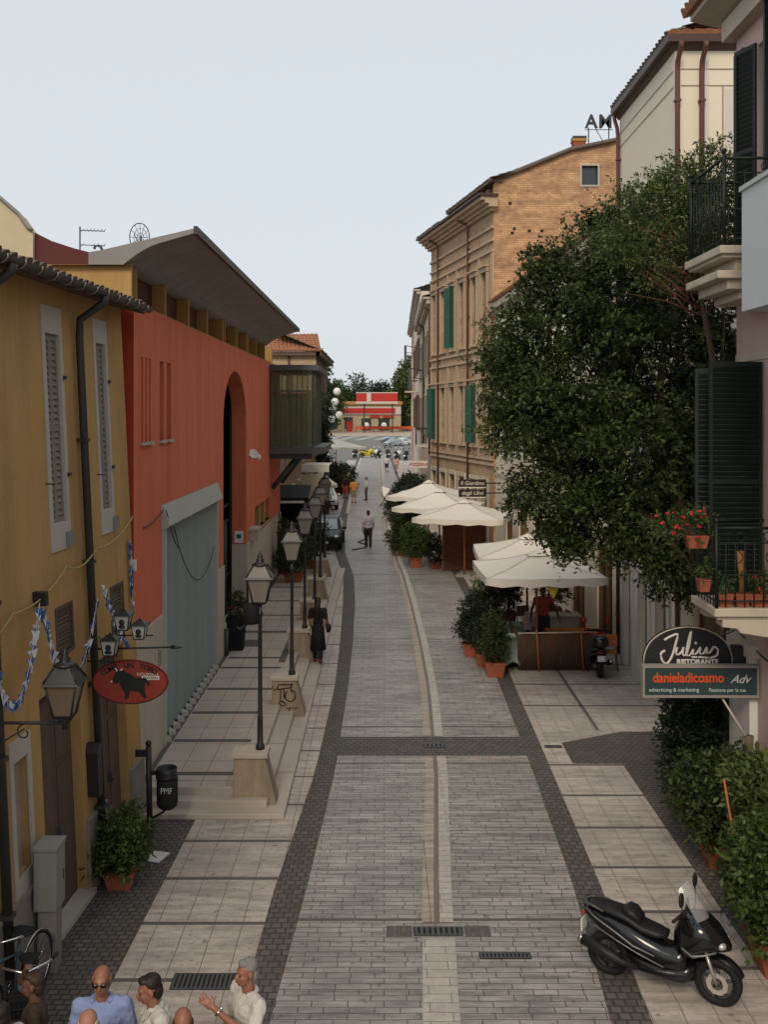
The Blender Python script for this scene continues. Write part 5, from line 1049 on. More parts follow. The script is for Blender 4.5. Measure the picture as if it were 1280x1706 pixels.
sp = [([(-.3, .4, 3.4), (-1.2, .7, 4.6), (-2.2, .8, 5.6)], [.1, .07, .03]), ([(-.8, .8, 5.2), (-1.0, .9, 7), (-.7, 1, 9.2)], [.1, .07, .03]), ([(-.8, .8, 5.2), (-1.9, .9, 7.2), (-2.7, .8, 8.6)], [.08, .05, .02]), ([(-.3, .4, 3.4), (0, .8, 6), (.2, 1, 8.4)], [.08, .06, .02])]
branches(t, sp)
# sparse climber at the top, over the upper balcony
t = thing('climbing_vine', 'sparse pale leaved climber with reddish twigs reaching above the tree beside the upper balcony', 'climber', (4.9, 15.9, 8.2))
top = [(-.15, .2, 1.9, .55, .4, .5), (.35, .2, 2.1, .4, .35, .45), (-.75, .4, 1.5, .5, .4, .4), (-.5, .3, .8, .6, .4, .5), (-1.2, .5, 1.0, .45, .35, .35), (.1, .1, 1.1, .5, .4, .55), (.55, .1, 1.4, .3, .25, .5)]
V, tn = sprays(top, 1250, .075, 73, 10, shell=.2, spread=1.4, wid=.36); leafmesh('foliage', V, tn, lf_pale, t)
g_ = random.Random(8); mb = MB()
for k in range(46):
    a = Vector((g_.uniform(-.2, .3), .1, g_.uniform(-.2, .9))); d = Vector((g_.gauss(-.3, .6), g_.gauss(.1, .3), g_.uniform(.2, 1.0))).normalized()*g_.uniform(.5, 1.3)
    mb.tube([a, a+d*.5+Vector((g_.uniform(-.1, .1), 0, .05)), a+d], [.014, .010, .004], 5)
mb.build('twigs', M('red_brown_twig', (.16, .07, .045), .9), t)
mb = MB().tube([(.55, .3, -8.2), (.5, .2, -2), (.1, .1, 0), (.05, .1, 1.0)], [.06, .05, .04, .02], 8); mb.build('stem', m_bark, t)
# window-sill creeper with pink flowers on the palazzo side
plant('creeper', 'creeper with pink blossoms at the left edge of the big tree', (4.3, 40.5, 4.8), [(0, 0, 4.1, .5, .6, .9), (.4, 0, 2.6, .6, .6, 1.0), (.3, 0, .8, .7, .6, .8), (-.1, 0, 5.2, .4, .5, .5)], 700, .13, lf_mid, 75, None, 'creeper', flowers=(60, m_petalp), stems=3)
# trees beyond the square
def far_tree(name, label, x, y, h, w, mat, seed, n, L, conical=False, cat='tree', trunk=.25):
    t = thing(name, label, cat, (x, y, 0), group='trees beyond the square'); cl = []; g = random.Random(seed)
    for k in range(12):
        f = k/11; z = h*(.25+.68*f); rr = w*(.5*(1-f*.75) if conical else (.30+.12*math.sin(f*PI)))
        cl.append((g.uniform(-1, 1)*w*.38*(1-f*(.8 if conical else .5)), g.uniform(-1, 1)*w*.3, z, rr, rr, h*.11))
    V, tn = sprays(cl, n, L, seed, 8, shell=.35, wid=.5); leafmesh('crown', V, tn, mat, t)
    mb = MB().tube([(0, 0, 0), (.1, 0, h*.4), (0, 0, h*.9)], [trunk, trunk*.7, trunk*.15], 8); mb.build('trunk', m_bark, t)
far_tree('conifer', 'dark shaggy conifer rising behind the petrol station on the left', -22, 330, 26, 13, lf_dark, 81, 2200, 1.1, True)
far_tree('conifer', 'second dark conifer close to the stone house', -38, 380, 28, 12, lf_blk, 82, 1300, 1.1, True)
far_tree('broad_tree', 'low rounded tree behind the station canopy', -17, 390, 17.5, 14, lf_mid, 83, 1300, 1.0)
far_tree('broad_tree', 'sparse thin tree silhouetted behind the canopy', -9, 388, 21, 9, lf_dark, 84, 170, 1.1)
far_tree('palm_like_tree', 'spiky bright green tree at the right end of the petrol station', 8.5, 372, 25, 9, lf_pale, 85, 900, 1.2)
far_tree('broad_tree', 'dark trees behind the right end of the station', 2, 410, 17, 16, lf_blk, 86, 1200, 1.1)
far_tree('broad_tree', 'dark tree mass behind the low left end of the station', -48, 400, 20, 20, lf_blk, 87, 1500, 1.3)
far_tree('broad_tree', 'dark tree mass far right behind the townhouses', 22, 400, 20, 18, lf_blk, 88, 1200, 1.3)
V, tn = sprays([(x, 460, 5, 14, 6, 9) for x in range(-160, 170, 18)], 5200, 2.0, 89, 8, shell=.3); tag(leafmesh('far_wood', V, tn, lf_blk), 'distant belt of dark trees closing the view', 'woodland', kind='stuff')
V, tn = sprays([(-5.6, 66, 3.2, .6, 2, .9)], 10, .1, 90)
# ================================================================== umbrellas
def umbrella(label, x, y, half, ze, za, rz, sides=4, group='cream market umbrellas', pole=True, vent=True, scal=8):
    t = thing('market_umbrella', label, 'umbrella', (x, y, 0), rz, group)
    mb = MB(); N = sides; M_ = scal; ring = []
    cor = [(half*math.sqrt(2)*math.cos(PI/4+2*PI*k/N), half*math.sqrt(2)*math.sin(PI/4+2*PI*k/N)) for k in range(N)] if N == 4 else [(half*math.cos(2*PI*(k+.5)/N), half*math.sin(2*PI*(k+.5)/N)) for k in range(N)]
    for k in range(N):
        a, c = cor[k], cor[(k+1) % N]
        for j in range(M_): f = j/M_; ring.append((a[0]+(c[0]-a[0])*f, a[1]+(c[1]-a[1])*f, 4*f*(1-f)))
    n = len(ring); vs = []; lev = [(1, 0), (.8, .13), (.6, .29), (.4, .49), (.2, .73), (.06, .93)]
    for s, h in lev: vs += [(p[0]*s, p[1]*s, ze+(za-ze)*h-.07*p[2]*s*(1.2-s)*2.2) for p in ring]
    fs = [(i*n+j, i*n+(j+1) % n, (i+1)*n+(j+1) % n, (i+1)*n+j) for i in range(len(lev)-1) for j in range(n)]
    rs_ = random.Random(int(x*10+y)); vs = [(a_, b_, c_3+rs_.uniform(-.008, .008)) for a_, b_, c_3 in vs]
    mb.add(vs, fs, True); cn = mb.build('canopy', m_canvas, t)
    mb = MB()
    for k in range(N): mb.tube([vs[i*n+k*M_] for i in range(len(lev))], .012, 4)
    mb.build('seam', M('canvas_seam', (.42, .39, .34), .9), cn)
    mb = MB(); vs = [(p[0], p[1], ze-.07*p[2]*.44) for p in ring]+[(p[0]*1.005, p[1]*1.005, ze-.07*p[2]*.44-.17-.05*abs(math.sin(PI*(i % M_)/2))) for i, p in enumerate(ring)]
    mb.add(vs, [(j, (j+1) % n, n+(j+1) % n, n+j) for j in range(n)], True); mb.build('valance', m_canvas, t)
    if vent: mb = MB(); hv = .32; cv = [(hv*c[0]/half/1.3, hv*c[1]/half/1.3) for c in cor]; vs = [(a, b_, za-.07) for a, b_ in cv]+[(0, 0, za+.07)]; mb.add(vs, [(i, (i+1) % N, N) for i in range(N)]); mb.build('vent_cap', m_canvas, t)
    mb = MB()
    for c in cor: mb.tube([(0, 0, za-.22), (c[0]*.5, c[1]*.5, ze+(za-ze)*.33-.10), (c[0]*.97, c[1]*.97, ze-.07)], .012, 5); mb.tube([(0, 0, ze-.05), (c[0]*.5, c[1]*.5, (ze+za)/2-.05)], .012, 5)
    mb.build('rib', m_owood, t)
    mb = MB().tube([(0, 0, 0), (0, 0, za)], .035, 8); mb.build('pole', m_owood, t)
    mb = MB().box(-.3, .3, -.3, .3, 0, .09); mb.build('base', m_conc, t, .01); return t
umbrella('big cream umbrella nearest the camera over the restaurant terrace', 4.0, 26.7, 1.5, 2.42, 2.86, R(2))
umbrella('cream umbrella directly behind the nearest one, half under the tree', 4.2, 29.9, 1.5, 2.46, 2.9, R(-2))
umbrella('cream umbrella above the brown slatted screen', 3.2, 40.6, 1.75, 2.45, 3.0, R(-14))
umbrella('cream umbrella second in the far row, beside the dark shop signs', 2.45, 45.0, 1.75, 2.45, 3.1, R(-14))
umbrella('cream umbrella last in the far row on the right side', 2.2, 50.2, 1.75, 2.5, 3.15, R(-14))
umbrella('wide cream umbrella over the far left cafe by the square', -4.6, 98, 2.6, 3.3, 4.1, R(10), group='cream market umbrellas')
umbrella('half closed striped umbrella in front of the bar on the left', -4.1, 66, 1.1, 1.9, 2.9, R(20), 8, vent=False)
# restaurant furniture
t = thing('reed_screen', 'brown reed screen around the front of the restaurant terrace', 'screen', (4.4, 25.7, 0))
m_rd = brickmat('reeds', (.045, .028, .02), (.13, .08, .05), (.02, .012, .01), .03, .9, .006, axes=(0, 2), bmp=.8, dirt=.5)
mb = MB(); 
for k in range(110): x = -1.02+k*.0185; mb.tube([(x, random.Random(k).uniform(-.012, .012), .03), (x+random.Random(k+7).uniform(-.01, .01), 0, .92+random.Random(k+3).uniform(-.03, .02))], .010, 4)
mb.build('reeds', m_reed, t); mb = MB()
for k in range(70): y = .02+k*.028; mb.tube([(-1.0, y, .03), (-1.0, y, .88)], .014, 4)
mb.build('side_reeds', m_reed, t)
for x, dx in ((-.5, .06), (.62, .06)):
    mb = MB().tube([(x, -.09, 0), (x-dx, -.04, 1.05)], .022, 6); mb.build('stake', m_owood, t)
mb = MB().tube([(-1.02, 0, .95), (.98, 0, .98)], .02, 6); mb.build('top_rail', m_slab, t)
def table(label, x, y, w, d, h, cloth, rz=0, drop=.45):
    t = thing('restaurant_table', label, 'table', (x, y, 0), rz, 'tables on the restaurant terrace')
    mb = MB().box(-w/2, w/2, -d/2, d/2, h-.03, h); mb.build('table_top', m_wood, t)
    for a in (-1, 1):
        for b_ in (-1, 1): mb = MB().tube([(a*(w/2-.06), b_*(d/2-.06), 0), (a*(w/2-.06), b_*(d/2-.06), h-.03)], .022, 6); mb.build('leg', m_wood, t)
    if cloth:
        mb = MB(); ring = []; N = 40
        P = [(-w/2, -d/2), (w/2, -d/2), (w/2, d/2), (-w/2, d/2)]; 
        for k in range(4):
            a, c = P[k], P[(k+1) % 4]
            for j in range(10): f = j/10; ring.append((a[0]+(c[0]-a[0])*f, a[1]+(c[1]-a[1])*f))
        vs = [(p[0], p[1], h+.006) for p in ring]+[(p[0]*(1.06+.03*math.sin(i*1.9)), p[1]*(1.06+.03*math.sin(i*1.9)), h-drop*(1+.12*math.sin(i*.8))) for i, p in enumerate(ring)]
        mb.add(vs, [tuple(range(N))]+[(j, (j+1) % N, N+(j+1) % N, N+j) for j in range(N)], True); o = mb.build('tablecloth', cloth); o.location = (x, y, 0); o.rotation_euler.z = rz; tag(o, label.replace('table', 'tablecloth').replace('tablecloth under', 'cloth under')[:90], 'tablecloth')
    return t
m_mint = M('mint_cloth', (.30, .38, .33), .85, var=.05, bmp=.05); m_oran = M('orange_cloth', (.50, .17, .05), .85, var=.05)
table('table with a pale mint cloth at the left end of the reed screen', 3.2, 26.1, .65, .75, .78, m_mint, 0, .62)
table('table with a pale mint cloth just behind the first mint one', 3.35, 27.6, .75, .75, .78, m_mint, 0, .4)
table('table with an orange cloth behind the reed screen', 4.85, 26.7, 1.2, .7, .8, m_oran, 0, .35)
table('long pale covered table behind the waiter', 4.75, 28.6, 1.5, .7, .86, m_canvas, 0, .35)
def chair(label, x, y, rz, mat, grp=None, z=0):
    t = thing('cafe_chair', label, 'chair', (x, y, z), rz, grp)
    mb = MB().box(-.2, .2, -.2, .2, .43, .46); mb.build('seat', mat, t, .01)
    mb = MB().box(-.2, .2, .18, .21, .62, .92); mb.build('backrest', mat, t, .01)
    for a in (-1, 1):
        mb = MB().tube([(a*.19, -.19, 0), (a*.17, -.17, .44)], .014, 6); mb.build('leg', m_irong, t); mb = MB().tube([(a*.21, .24, 0), (a*.18, .18, .45), (a*.18, .2, .9)], .014, 6); mb.build('leg', m_irong, t)
    return t
chair('pale chair right of the orange cloth table, behind the red scooter', 5.6, 27.8, R(60), m_owood, 'chairs on the restaurant terrace'); chair('pale chair in the shade right of the waiter', 5.4, 28.9, R(100), m_wshut, 'chairs on the restaurant terrace')
chair('orange draped chair beside the parked red scooter', 5.72, 25.9, R(170), m_oran, 'chairs on the restaurant terrace')
t = thing('menu_pennant', 'small yellow pennant hanging under the edge of the nearest umbrella', 'pennant', (4.2, 25.3, 1.9)); mb = MB().add([(-.16, 0, .3), (.16, 0, .3), (.02, 0, 0), (-.16, .01, .3), (.16, .01, .3), (.02, .01, 0)], [(0, 1, 2), (5, 4, 3), (0, 2, 5, 3), (1, 4, 5, 2)]); mb.build('cloth', M('yellow_cloth', (.5, .36, .02)), t); mb = MB().tube([(-.16, 0, .3), (.16, 0, .3)], .01, 5).tube([(0, 0, .3), (0, 0, .5)], .005, 4); mb.build('rod', m_iron, t)
# brown slatted screen by the far umbrellas
t = thing('slatted_screen', 'brown brick coloured slatted screen closing the far umbrella terrace', 'screen', (2.45, 42, 0)); m_sl = brickmat('brown_screen', (.10, .04, .025), (.19, .085, .05), (.045, .02, .015), .35, .07, .008, axes=(0, 2), dirt=.4)
mb = MB().box(0, 1.72, 0, .08, .03, 1.98); mb.build('panel', m_sl, t); mb = MB().box(-.04, 0, -.02, .1, 0, 2.02).box(1.72, 1.76, -.02, .1, 0, 2.02).box(-.04, 1.76, -.02, .1, 1.98, 2.02); mb.build('frame', m_owood, t)
# dark shop boards above the far umbrellas
m_brd = M('dark_board', (.03, .016, .014), .5)
for k, (z, lb, s1) in enumerate(((3.32, 'upper dark shop board with pale lettering above the far umbrellas', 'Il Giardino'), (2.87, 'lower dark shop board with pale lettering above the far umbrellas', 'degli Ulivi'))):
    t = thing('shop_board', lb, 'shop sign', (4.0, 46.2, z)); mb = MB().box(-.62, .62, -.03, .03, -.17, .17); mb.build('board', m_brd, t); text('lettering', s1, .25, m_canvas, Matrix.Translation((0, -.035, 0)) @ Matrix.Rotation(R(90), 4, 'X'), t, .006, shear=.2); mb = MB().box(-.62, .62, -.06, .06, -.21, -.17); mb.build('trim', m_canvas, t); mb = MB().tube([(.62, 0, 0), (1.35, .1, 0)], .03, 5); mb.build('bracket', m_iron, t)
# ================================================================== hanging signs, right foreground
t = thing('restaurant_sign', 'dark half oval sign with cursive cream lettering above the framed shop sign', 'sign', (4.52, 15.2, 2.78))
mb = MB(); P = [(-.66, -.02), (.66, -.02)]+[(.66*math.cos(PI*k/30), .54*math.sin(PI*k/30)**.85) for k in range(1, 30)]
mb.prism(P, lambda u, v, w: (u, w, v), -.05, .05); mb.build('board', M('sign_black', (.022, .022, .025), .45, var=.1), t)
mb = MB(); mb.tube([(u, -.05, v) for u, v in P[1:]+[P[0]]], .010, 6); mb.build('rim', m_slab, t)
mb = MB()
def stroke(p, r=.016):
    pts = []; p = [Vector((a, b_)) for a, b_ in p]
    for i in range(len(p)-1):
        p0, p1, p2, p3 = p[max(0, i-1)], p[i], p[i+1], p[min(len(p)-1, i+2)]
        for k in range(5):
            u = k/5; q = .5*((2*p1)+(-p0+p2)*u+(2*p0-5*p1+4*p2-p3)*u*u+(-p0+3*p1-3*p2+p3)*u**3); pts.append((q.x, -.058, q.y))
    pts.append((p[-1].x, -.058, p[-1].y)); mb.tube(pts, r, 6)
def jp(*a): return [((x-525)/625, (412-y)/625) for x, y in a]     # from the sign's own lettering layout
stroke(jp((303, 195), (345, 168), (425, 140), (410, 220), (375, 340), (330, 410), (285, 385), (272, 320), (310, 290)), .018)
stroke(jp((425, 260), (412, 310), (430, 330), (465, 300), (482, 258), (474, 320), (500, 335), (535, 240), (552, 110), (520, 230), (508, 320), (535, 338), (575, 280), (566, 322), (600, 318), (640, 262), (632, 312), (665, 318), (700, 262), (696, 315), (735, 300), (765, 255), (800, 285), (790, 335), (730, 358), (640, 352), (555, 352)))
mb.ball(((596-525)/625, -.058, (412-222)/625), .02, 8)
mb.build('script_lettering', m_canvas, t)
text('lettering', 'RISTORANTE', .10, m_whitep, Matrix.Translation((.14, -.055, .025)) @ Matrix.Rotation(R(90), 4, 'X'), t, .004, bold=.004, sx=1.05)
mb = MB().box(.66, .95, -.06, .06, -.02, .26); mb.build('mounting_box', m_iron, t)
mb = MB(); mb.tube([(.4, 0, .35), (.98, 0, .6)], .012, 5); mb.build('stay', m_iron, t)
t = thing('shop_sign', 'framed teal rectangular sign with orange lettering hanging right below the half oval sign', 'sign', (4.62, 14.95, 2.58))
mb = MB().box(-.82, .84, -.05, .05, -.20, .20); mb.build('board', M('sign_teal', (.035, .06, .062), .35, var=.3, sc=3), t)
mb = MB().box(-.84, .86, -.07, .06, .20, .235).box(-.84, .86, -.07, .06, -.235, -.20).box(-.84, -.81, -.07, .06, -.20, .20).box(.83, .86, -.07, .06, -.20, .20); mb.build('frame', M('sign_frame', (.28, .25, .22), .5), t)
m_orl = M('orange_letters', (.75, .09, .02), .5)
text('lettering', 'danieladicosmo', .20, m_orl, Matrix.Translation((-.17, -.053, .05)) @ Matrix.Rotation(R(90), 4, 'X'), t, .006, bold=.003, sx=.84)
text('lettering', 'Adv', .17, m_canvas, Matrix.Translation((.58, -.055, .03)) @ Matrix.Rotation(R(90), 4, 'X'), t, .004, shear=.5, sx=1.0)
text('lettering', 'advertising & marketing', .075, M('teal_white', (.5, .6, .55)), Matrix.Translation((-.38, -.053, -.125)) @ Matrix.Rotation(R(90), 4, 'X'), t, .003, sx=1.02)
text('lettering', 'Passione per la tua', .072, M('teal_white'), Matrix.Translation((.40, -.053, -.128)) @ Matrix.Rotation(R(90), 4, 'X'), t, .003)
mb = MB().tube([(.86, 0, .1), (1.0, 0, .1)], .02, 6).tube([(.86, 0, -.1), (1.0, 0, -.1)], .02, 6); mb.build('bracket', m_irong, t)
# flowers just under the sign
plant('potted_flowers', 'pink and white flowering plant on top of the ivy under the hanging signs', (5.0, 16.0, 2.15), [(0, 0, .12, .2, .15, .14), (.12, 0, .2, .12, .1, .1)], 50, .07, lf_mid, 77, None, 'flowers', flowers=(24, M('pale_petal', (.62, .45, .50), .7)))
# small things of the bar on the left, beyond the platform
t = thing('bar_awning', 'dark bar awning with a white lettered valance left of the parked car', 'awning', (-4.0, 44.5, 2.6)); mb = MB().add([(-.7, 1, .7), (.75, 1, .7), (.75, -.6, .25), (-.7, -.6, .25), (-.7, -.6, -.05), (.75, -.6, -.05)], [(0, 1, 2, 3), (3, 2, 5, 4)]); mb.box(-.7, -.66, -.6, 1, -.05, .3); mb.build('cloth', m_rubber, t); mb = MB().box(-.62, .55, -.63, -.61, .02, .12); mb.build('lettered_band', m_whitep, t)
t = thing('bar_kiosk', 'dark open bar stall with a rounded top under the awning, left of the parked car', 'stall', (-3.9, 43.8, 0)); mb = MB().box(-.85, .65, 0, 1.2, 0, 1.1).box(-.85, -.78, 0, 1.2, 1.1, 2.5).box(.58, .65, 0, 1.2, 1.1, 2.5).box(-.85, .65, 1.15, 1.2, 1.1, 2.5); mb.build('counter', m_dark, t); mb = MB(); mb.tube([(-.85, -.02, 1.6), (-.5, -.02, 1.75), (0, -.02, 1.78), (.3, -.02, 1.6), (.45, -.02, 1.25), (.65, -.02, 1.1)], .03, 6); mb.build('tube_edge', m_travd, t)
t = thing('beige_awning', 'beige square bar awning between the glass bay and the striped umbrella', 'awning', (-4.35, 62, 2.9)); mb = MB().box(-1.3, 1.1, -1.6, 1.8, .45, .5).box(-1.3, 1.1, -1.65, -1.6, .1, .52); mb.build('cloth', m_canvas, t)
for x in (-1.25, 1.05): mb = MB().box(x-.03, x+.03, -1.6, -1.54, -2.9, .45); mb.build('post', m_irong, t)
mb = MB().box(-4.9, -3.5, 58, 58.1, 1.3, 3.0); tag(mb.build('wind_screen', M('beige_panel', (.45, .38, .25))), 'beige printed wind panel of the left bar', 'panel')
# globe lamp cluster by the stone house
t = thing('globe_lamp', 'tall lamp post with white glass globes in front of the stone house', 'globe lamp', (-5.9, 100, 0)); mb = MB().tube([(0, 0, 0), (0, 0, 9)], [.16, .09], 8); mb.build('pole', m_iron, t)
mb = MB()
gl = [(1.3, 8.6), (1.1, 7.6), (1.5, 6.3), (.75, 5.9), (-.7, 8.9), (-1.1, 5.9), (.9, 6.9)]
for x, z in gl: mb.tube([(0, 0, z-.9), (x*.6, 0, z-.8), (x, 0, z-.3)], .06, 5)
mb.build('arm', m_iron, t)
for x, z in gl: mb = MB().ball((x, 0, z), .38, 12); mb.build('globe', M('globe_white', (.8, .78, .74), .4), t)
plant('planter_bush', 'dark bushes in front of the far left cafe umbrella', (-4.4, 86, 0), [(0, 0, 1, 1.3, 1.5, .9), (-1, 3, 1.4, 1.2, 1.5, 1), (.8, 6, 1, 1, 2, .8)], 900, .2, lf_blk, 95, None, 'shrub', flowers=(30, m_petal))
plant('planter_bush', 'dark creeper hanging by the stone house corner', (-4.9, 76, 0), [(0, 0, 4.6, .8, 1.2, 1.2), (.3, -1, 6.5, .6, 1, 1.2), (.2, 0, 2.6, .7, 1, 1.0)], 900, .2, lf_blk, 96, None, 'creeper')
table('white covered cafe table at the far left umbrella', -3.7, 92, 1.2, 1.2, .8, m_canvas, 0, .5)
t = thing('folding_sign', 'white cloth covered folding stand at the hedge on the right of the far street', 'folding stand', (.15, 70, 0)); mb = MB().add([(-.3, 0, 1.5), (.35, 0, 1.3), (.55, .4, .75), (-.2, -.2, .7)], [(0, 1, 2, 3)]).add([(-.3, .02, 1.5), (.35, .02, 1.3), (.55, .42, .75), (-.2, -.18, .7)], [(3, 2, 1, 0)]); mb.build('cloth', m_whitep, t); mb = MB().tube([(-.5, 0, 0), (.2, 0, 1.1)], .02, 5).tube([(.4, 0, 0), (-.4, 0, 1.0)], .02, 5); mb.build('frame', m_iron, t)
for k, (x, y, rz_c, lb) in enumerate(((.4, 66.5, 20, 'dark folding cafe chair at the hedge near the crossing joint'), (.75, 65, 200, 'dark cafe chair turned to the hedge'), (-3.6, 60, 30, 'dark chair in front of the striped umbrella'))): chair(lb, x, y, R(rz_c), m_iron, 'dark cafe chairs down the street')
# cable across the lane beside the parked car
rr_ = random.Random(4); p = [Vector((-1.6+.0*k, 48-.55*k, .02)) for k in range(2)]
mb = MB().tube([(-1.2, 57, .02), (-1.0, 54, .02), (-.9, 52.6, .02), (-1.3, 51.2, .02), (-.8, 50, .02), (-1.0, 48.9, .02), (-1.5, 48.2, .02)], .05, 5); tag(mb.build('ground_cable', m_irong), 'dark cable snaking over the lane beside the parked car', 'cable')

# cafe_extra: clutter of the far left cafe and the terrace
for k, (x, y, rz_c, lb) in enumerate(((-3.9, 84, 10, 'dark cafe chair left of the orange shirted person'), (-3.4, 95, 200, 'dark cafe chair at the white covered cafe table'), (-4.6, 93.5, 80, 'dark cafe chair behind the white covered cafe table'), (-3.1, 90, -60, 'dark cafe chair closest to the white line before the far left umbrella'))): chair(lb, x, y, R(rz_c), m_iron, 'dark cafe chairs down the street')
for k, (x, y, rz_c, lb) in enumerate(((4.1, 29.4, 20, 'wooden chair behind the long pale table, left side'), (3.75, 26.6, -80, 'wooden chair between the mint cloth table and the orange one'))): chair(lb, x, y, R(rz_c), m_wood, 'chairs on the restaurant terrace')
plant('planter_bush', 'red flowering planter in front of the far left cafe chairs', (-3.3, 82, 0), [(0, 0, .8, .9, .6, .5), (-.9, 1, .9, .8, .6, .5)], 500, .16, lf_dark, 101, (1.4, .5, .4), flowers=(90, m_petal))

mb = MB().tube(sag((-4.08, 17.3, 4.55), (-4.05, 18.7, 4.72), .05), .012, 5).tube(sag((-4.0, 18.72, 4.72), (-3.95, 19.6, 3.9), .1), .010, 5); tag(mb.build('wall_wire', m_dpipe), 'dark wire on the orange wall ending at the hood of the ribbed grey door', 'wire')
mb = MB().tube(sag((-4.06, 19.7, 4.3), (-4.0, 24.0, 3.35), .9), .010, 5); tag(mb.build('hanging_wire', m_dpipe), 'thin wire drooping in a curve across the ribbed grey door', 'wire')
mb = MB().tube(sag((5.46, 13.2, 3.0), (5.44, 15.8, 3.2), .12), .012, 5).tube([(5.44, 15.8, 3.2), (5.46, 15.8, 5.6)], .012, 5); tag(mb.build('facade_cable', m_iron), 'black cable sagging along the pink wall under the lower balcony', 'cable')
# ================================================================== people
def V3(*a): return Vector(a)
def remesh(mb, vox, smooth=4):
    o = mb.build('tmp', m_skin); r = o.modifiers.new('r', 'REMESH'); r.mode = 'VOXEL'; r.voxel_size = vox; r.use_smooth_shade = True
    s = o.modifiers.new('s', 'SMOOTH'); s.factor = .5; s.iterations = smooth
    dg = bpy.context.evaluated_depsgraph_get(); me = D.meshes.new_from_object(o.evaluated_get(dg), depsgraph=dg); om = o.data
    D.objects.remove(o); D.meshes.remove(om); return me
def cap(mb, a, b, ra, rb, n=12):
    a, b = Vector(a), Vector(b); mb.tube([a, b], [ra, rb], n); mb.ball(a, ra, n); mb.ball(b, rb, n)
def hand(mb, w, d, side, curl=.35, spread=.0, s=1, up=V3(0, 0, 1), point=False):
    """w wrist, d direction of the palm, side = +1/-1 which way the thumb leaves"""
    d = d.normalized(); a = d.cross(up); a = a.normalized() if a.length > .01 else V3(1, 0, 0); nrm = a.cross(d).normalized()
    pc = w+d*.045*s; rot = Matrix((a, nrm, d)).transposed()
    mb.ball(pc, (.040*s, .016*s, .052*s), 12, rot=rot)
    for k, (off, L) in enumerate(((-.030, .060), (-.010, .074), (.010, .080), (.030, .070))):
        L *= s; c_ = curl*(.3 if (point and k >= 2) else 1.0 if not point else 2.2); r0 = w+d*.085*s+a*off*side*s
        p1 = r0+(d*math.cos(c_)-nrm*math.sin(c_)+a*off*spread*8)*L*.5; p2 = p1+(d*math.cos(2*c_)-nrm*math.sin(2*c_)+a*off*spread*8)*L*.5
        mb.tube([w+d*.05*s+a*off*.8*side*s, r0, p1, p2], [.010*s, .0095*s, .0088*s, .0075*s], 8); mb.ball(p2, .0075*s, 8)
    t0 = w+d*.02*s+a*.022*side*s; t1 = t0+(d*.6+a*side*.8).normalized()*.038*s; t2 = t1+(d*.9+a*side*.25).normalized()*.032*s
    mb.tube([t0, t1, t2], [.013*s, .011*s, .009*s], 8); mb.ball(t2, .009*s, 8)
J0 = dict(hl=(-.09, 0, .92), hr=(.09, 0, .92), kl=(-.10, .02, .50), kr=(.10, .02, .50), al=(-.10, -.01, .09), ar=(.10, -.01, .09), tl=(-.12, .16, .035), tr=(.12, .16, .035),
          sl=(-.185, 0, 1.42), sr=(.185, 0, 1.42), el=(-.25, -.03, 1.13), er=(.25, -.03, 1.13), wl=(-.25, .07, .88), wr=(.25, .07, .88), nk=(0, 0, 1.46), hd=(0, .025, 1.635))
def cloth(name): return MATS[name]
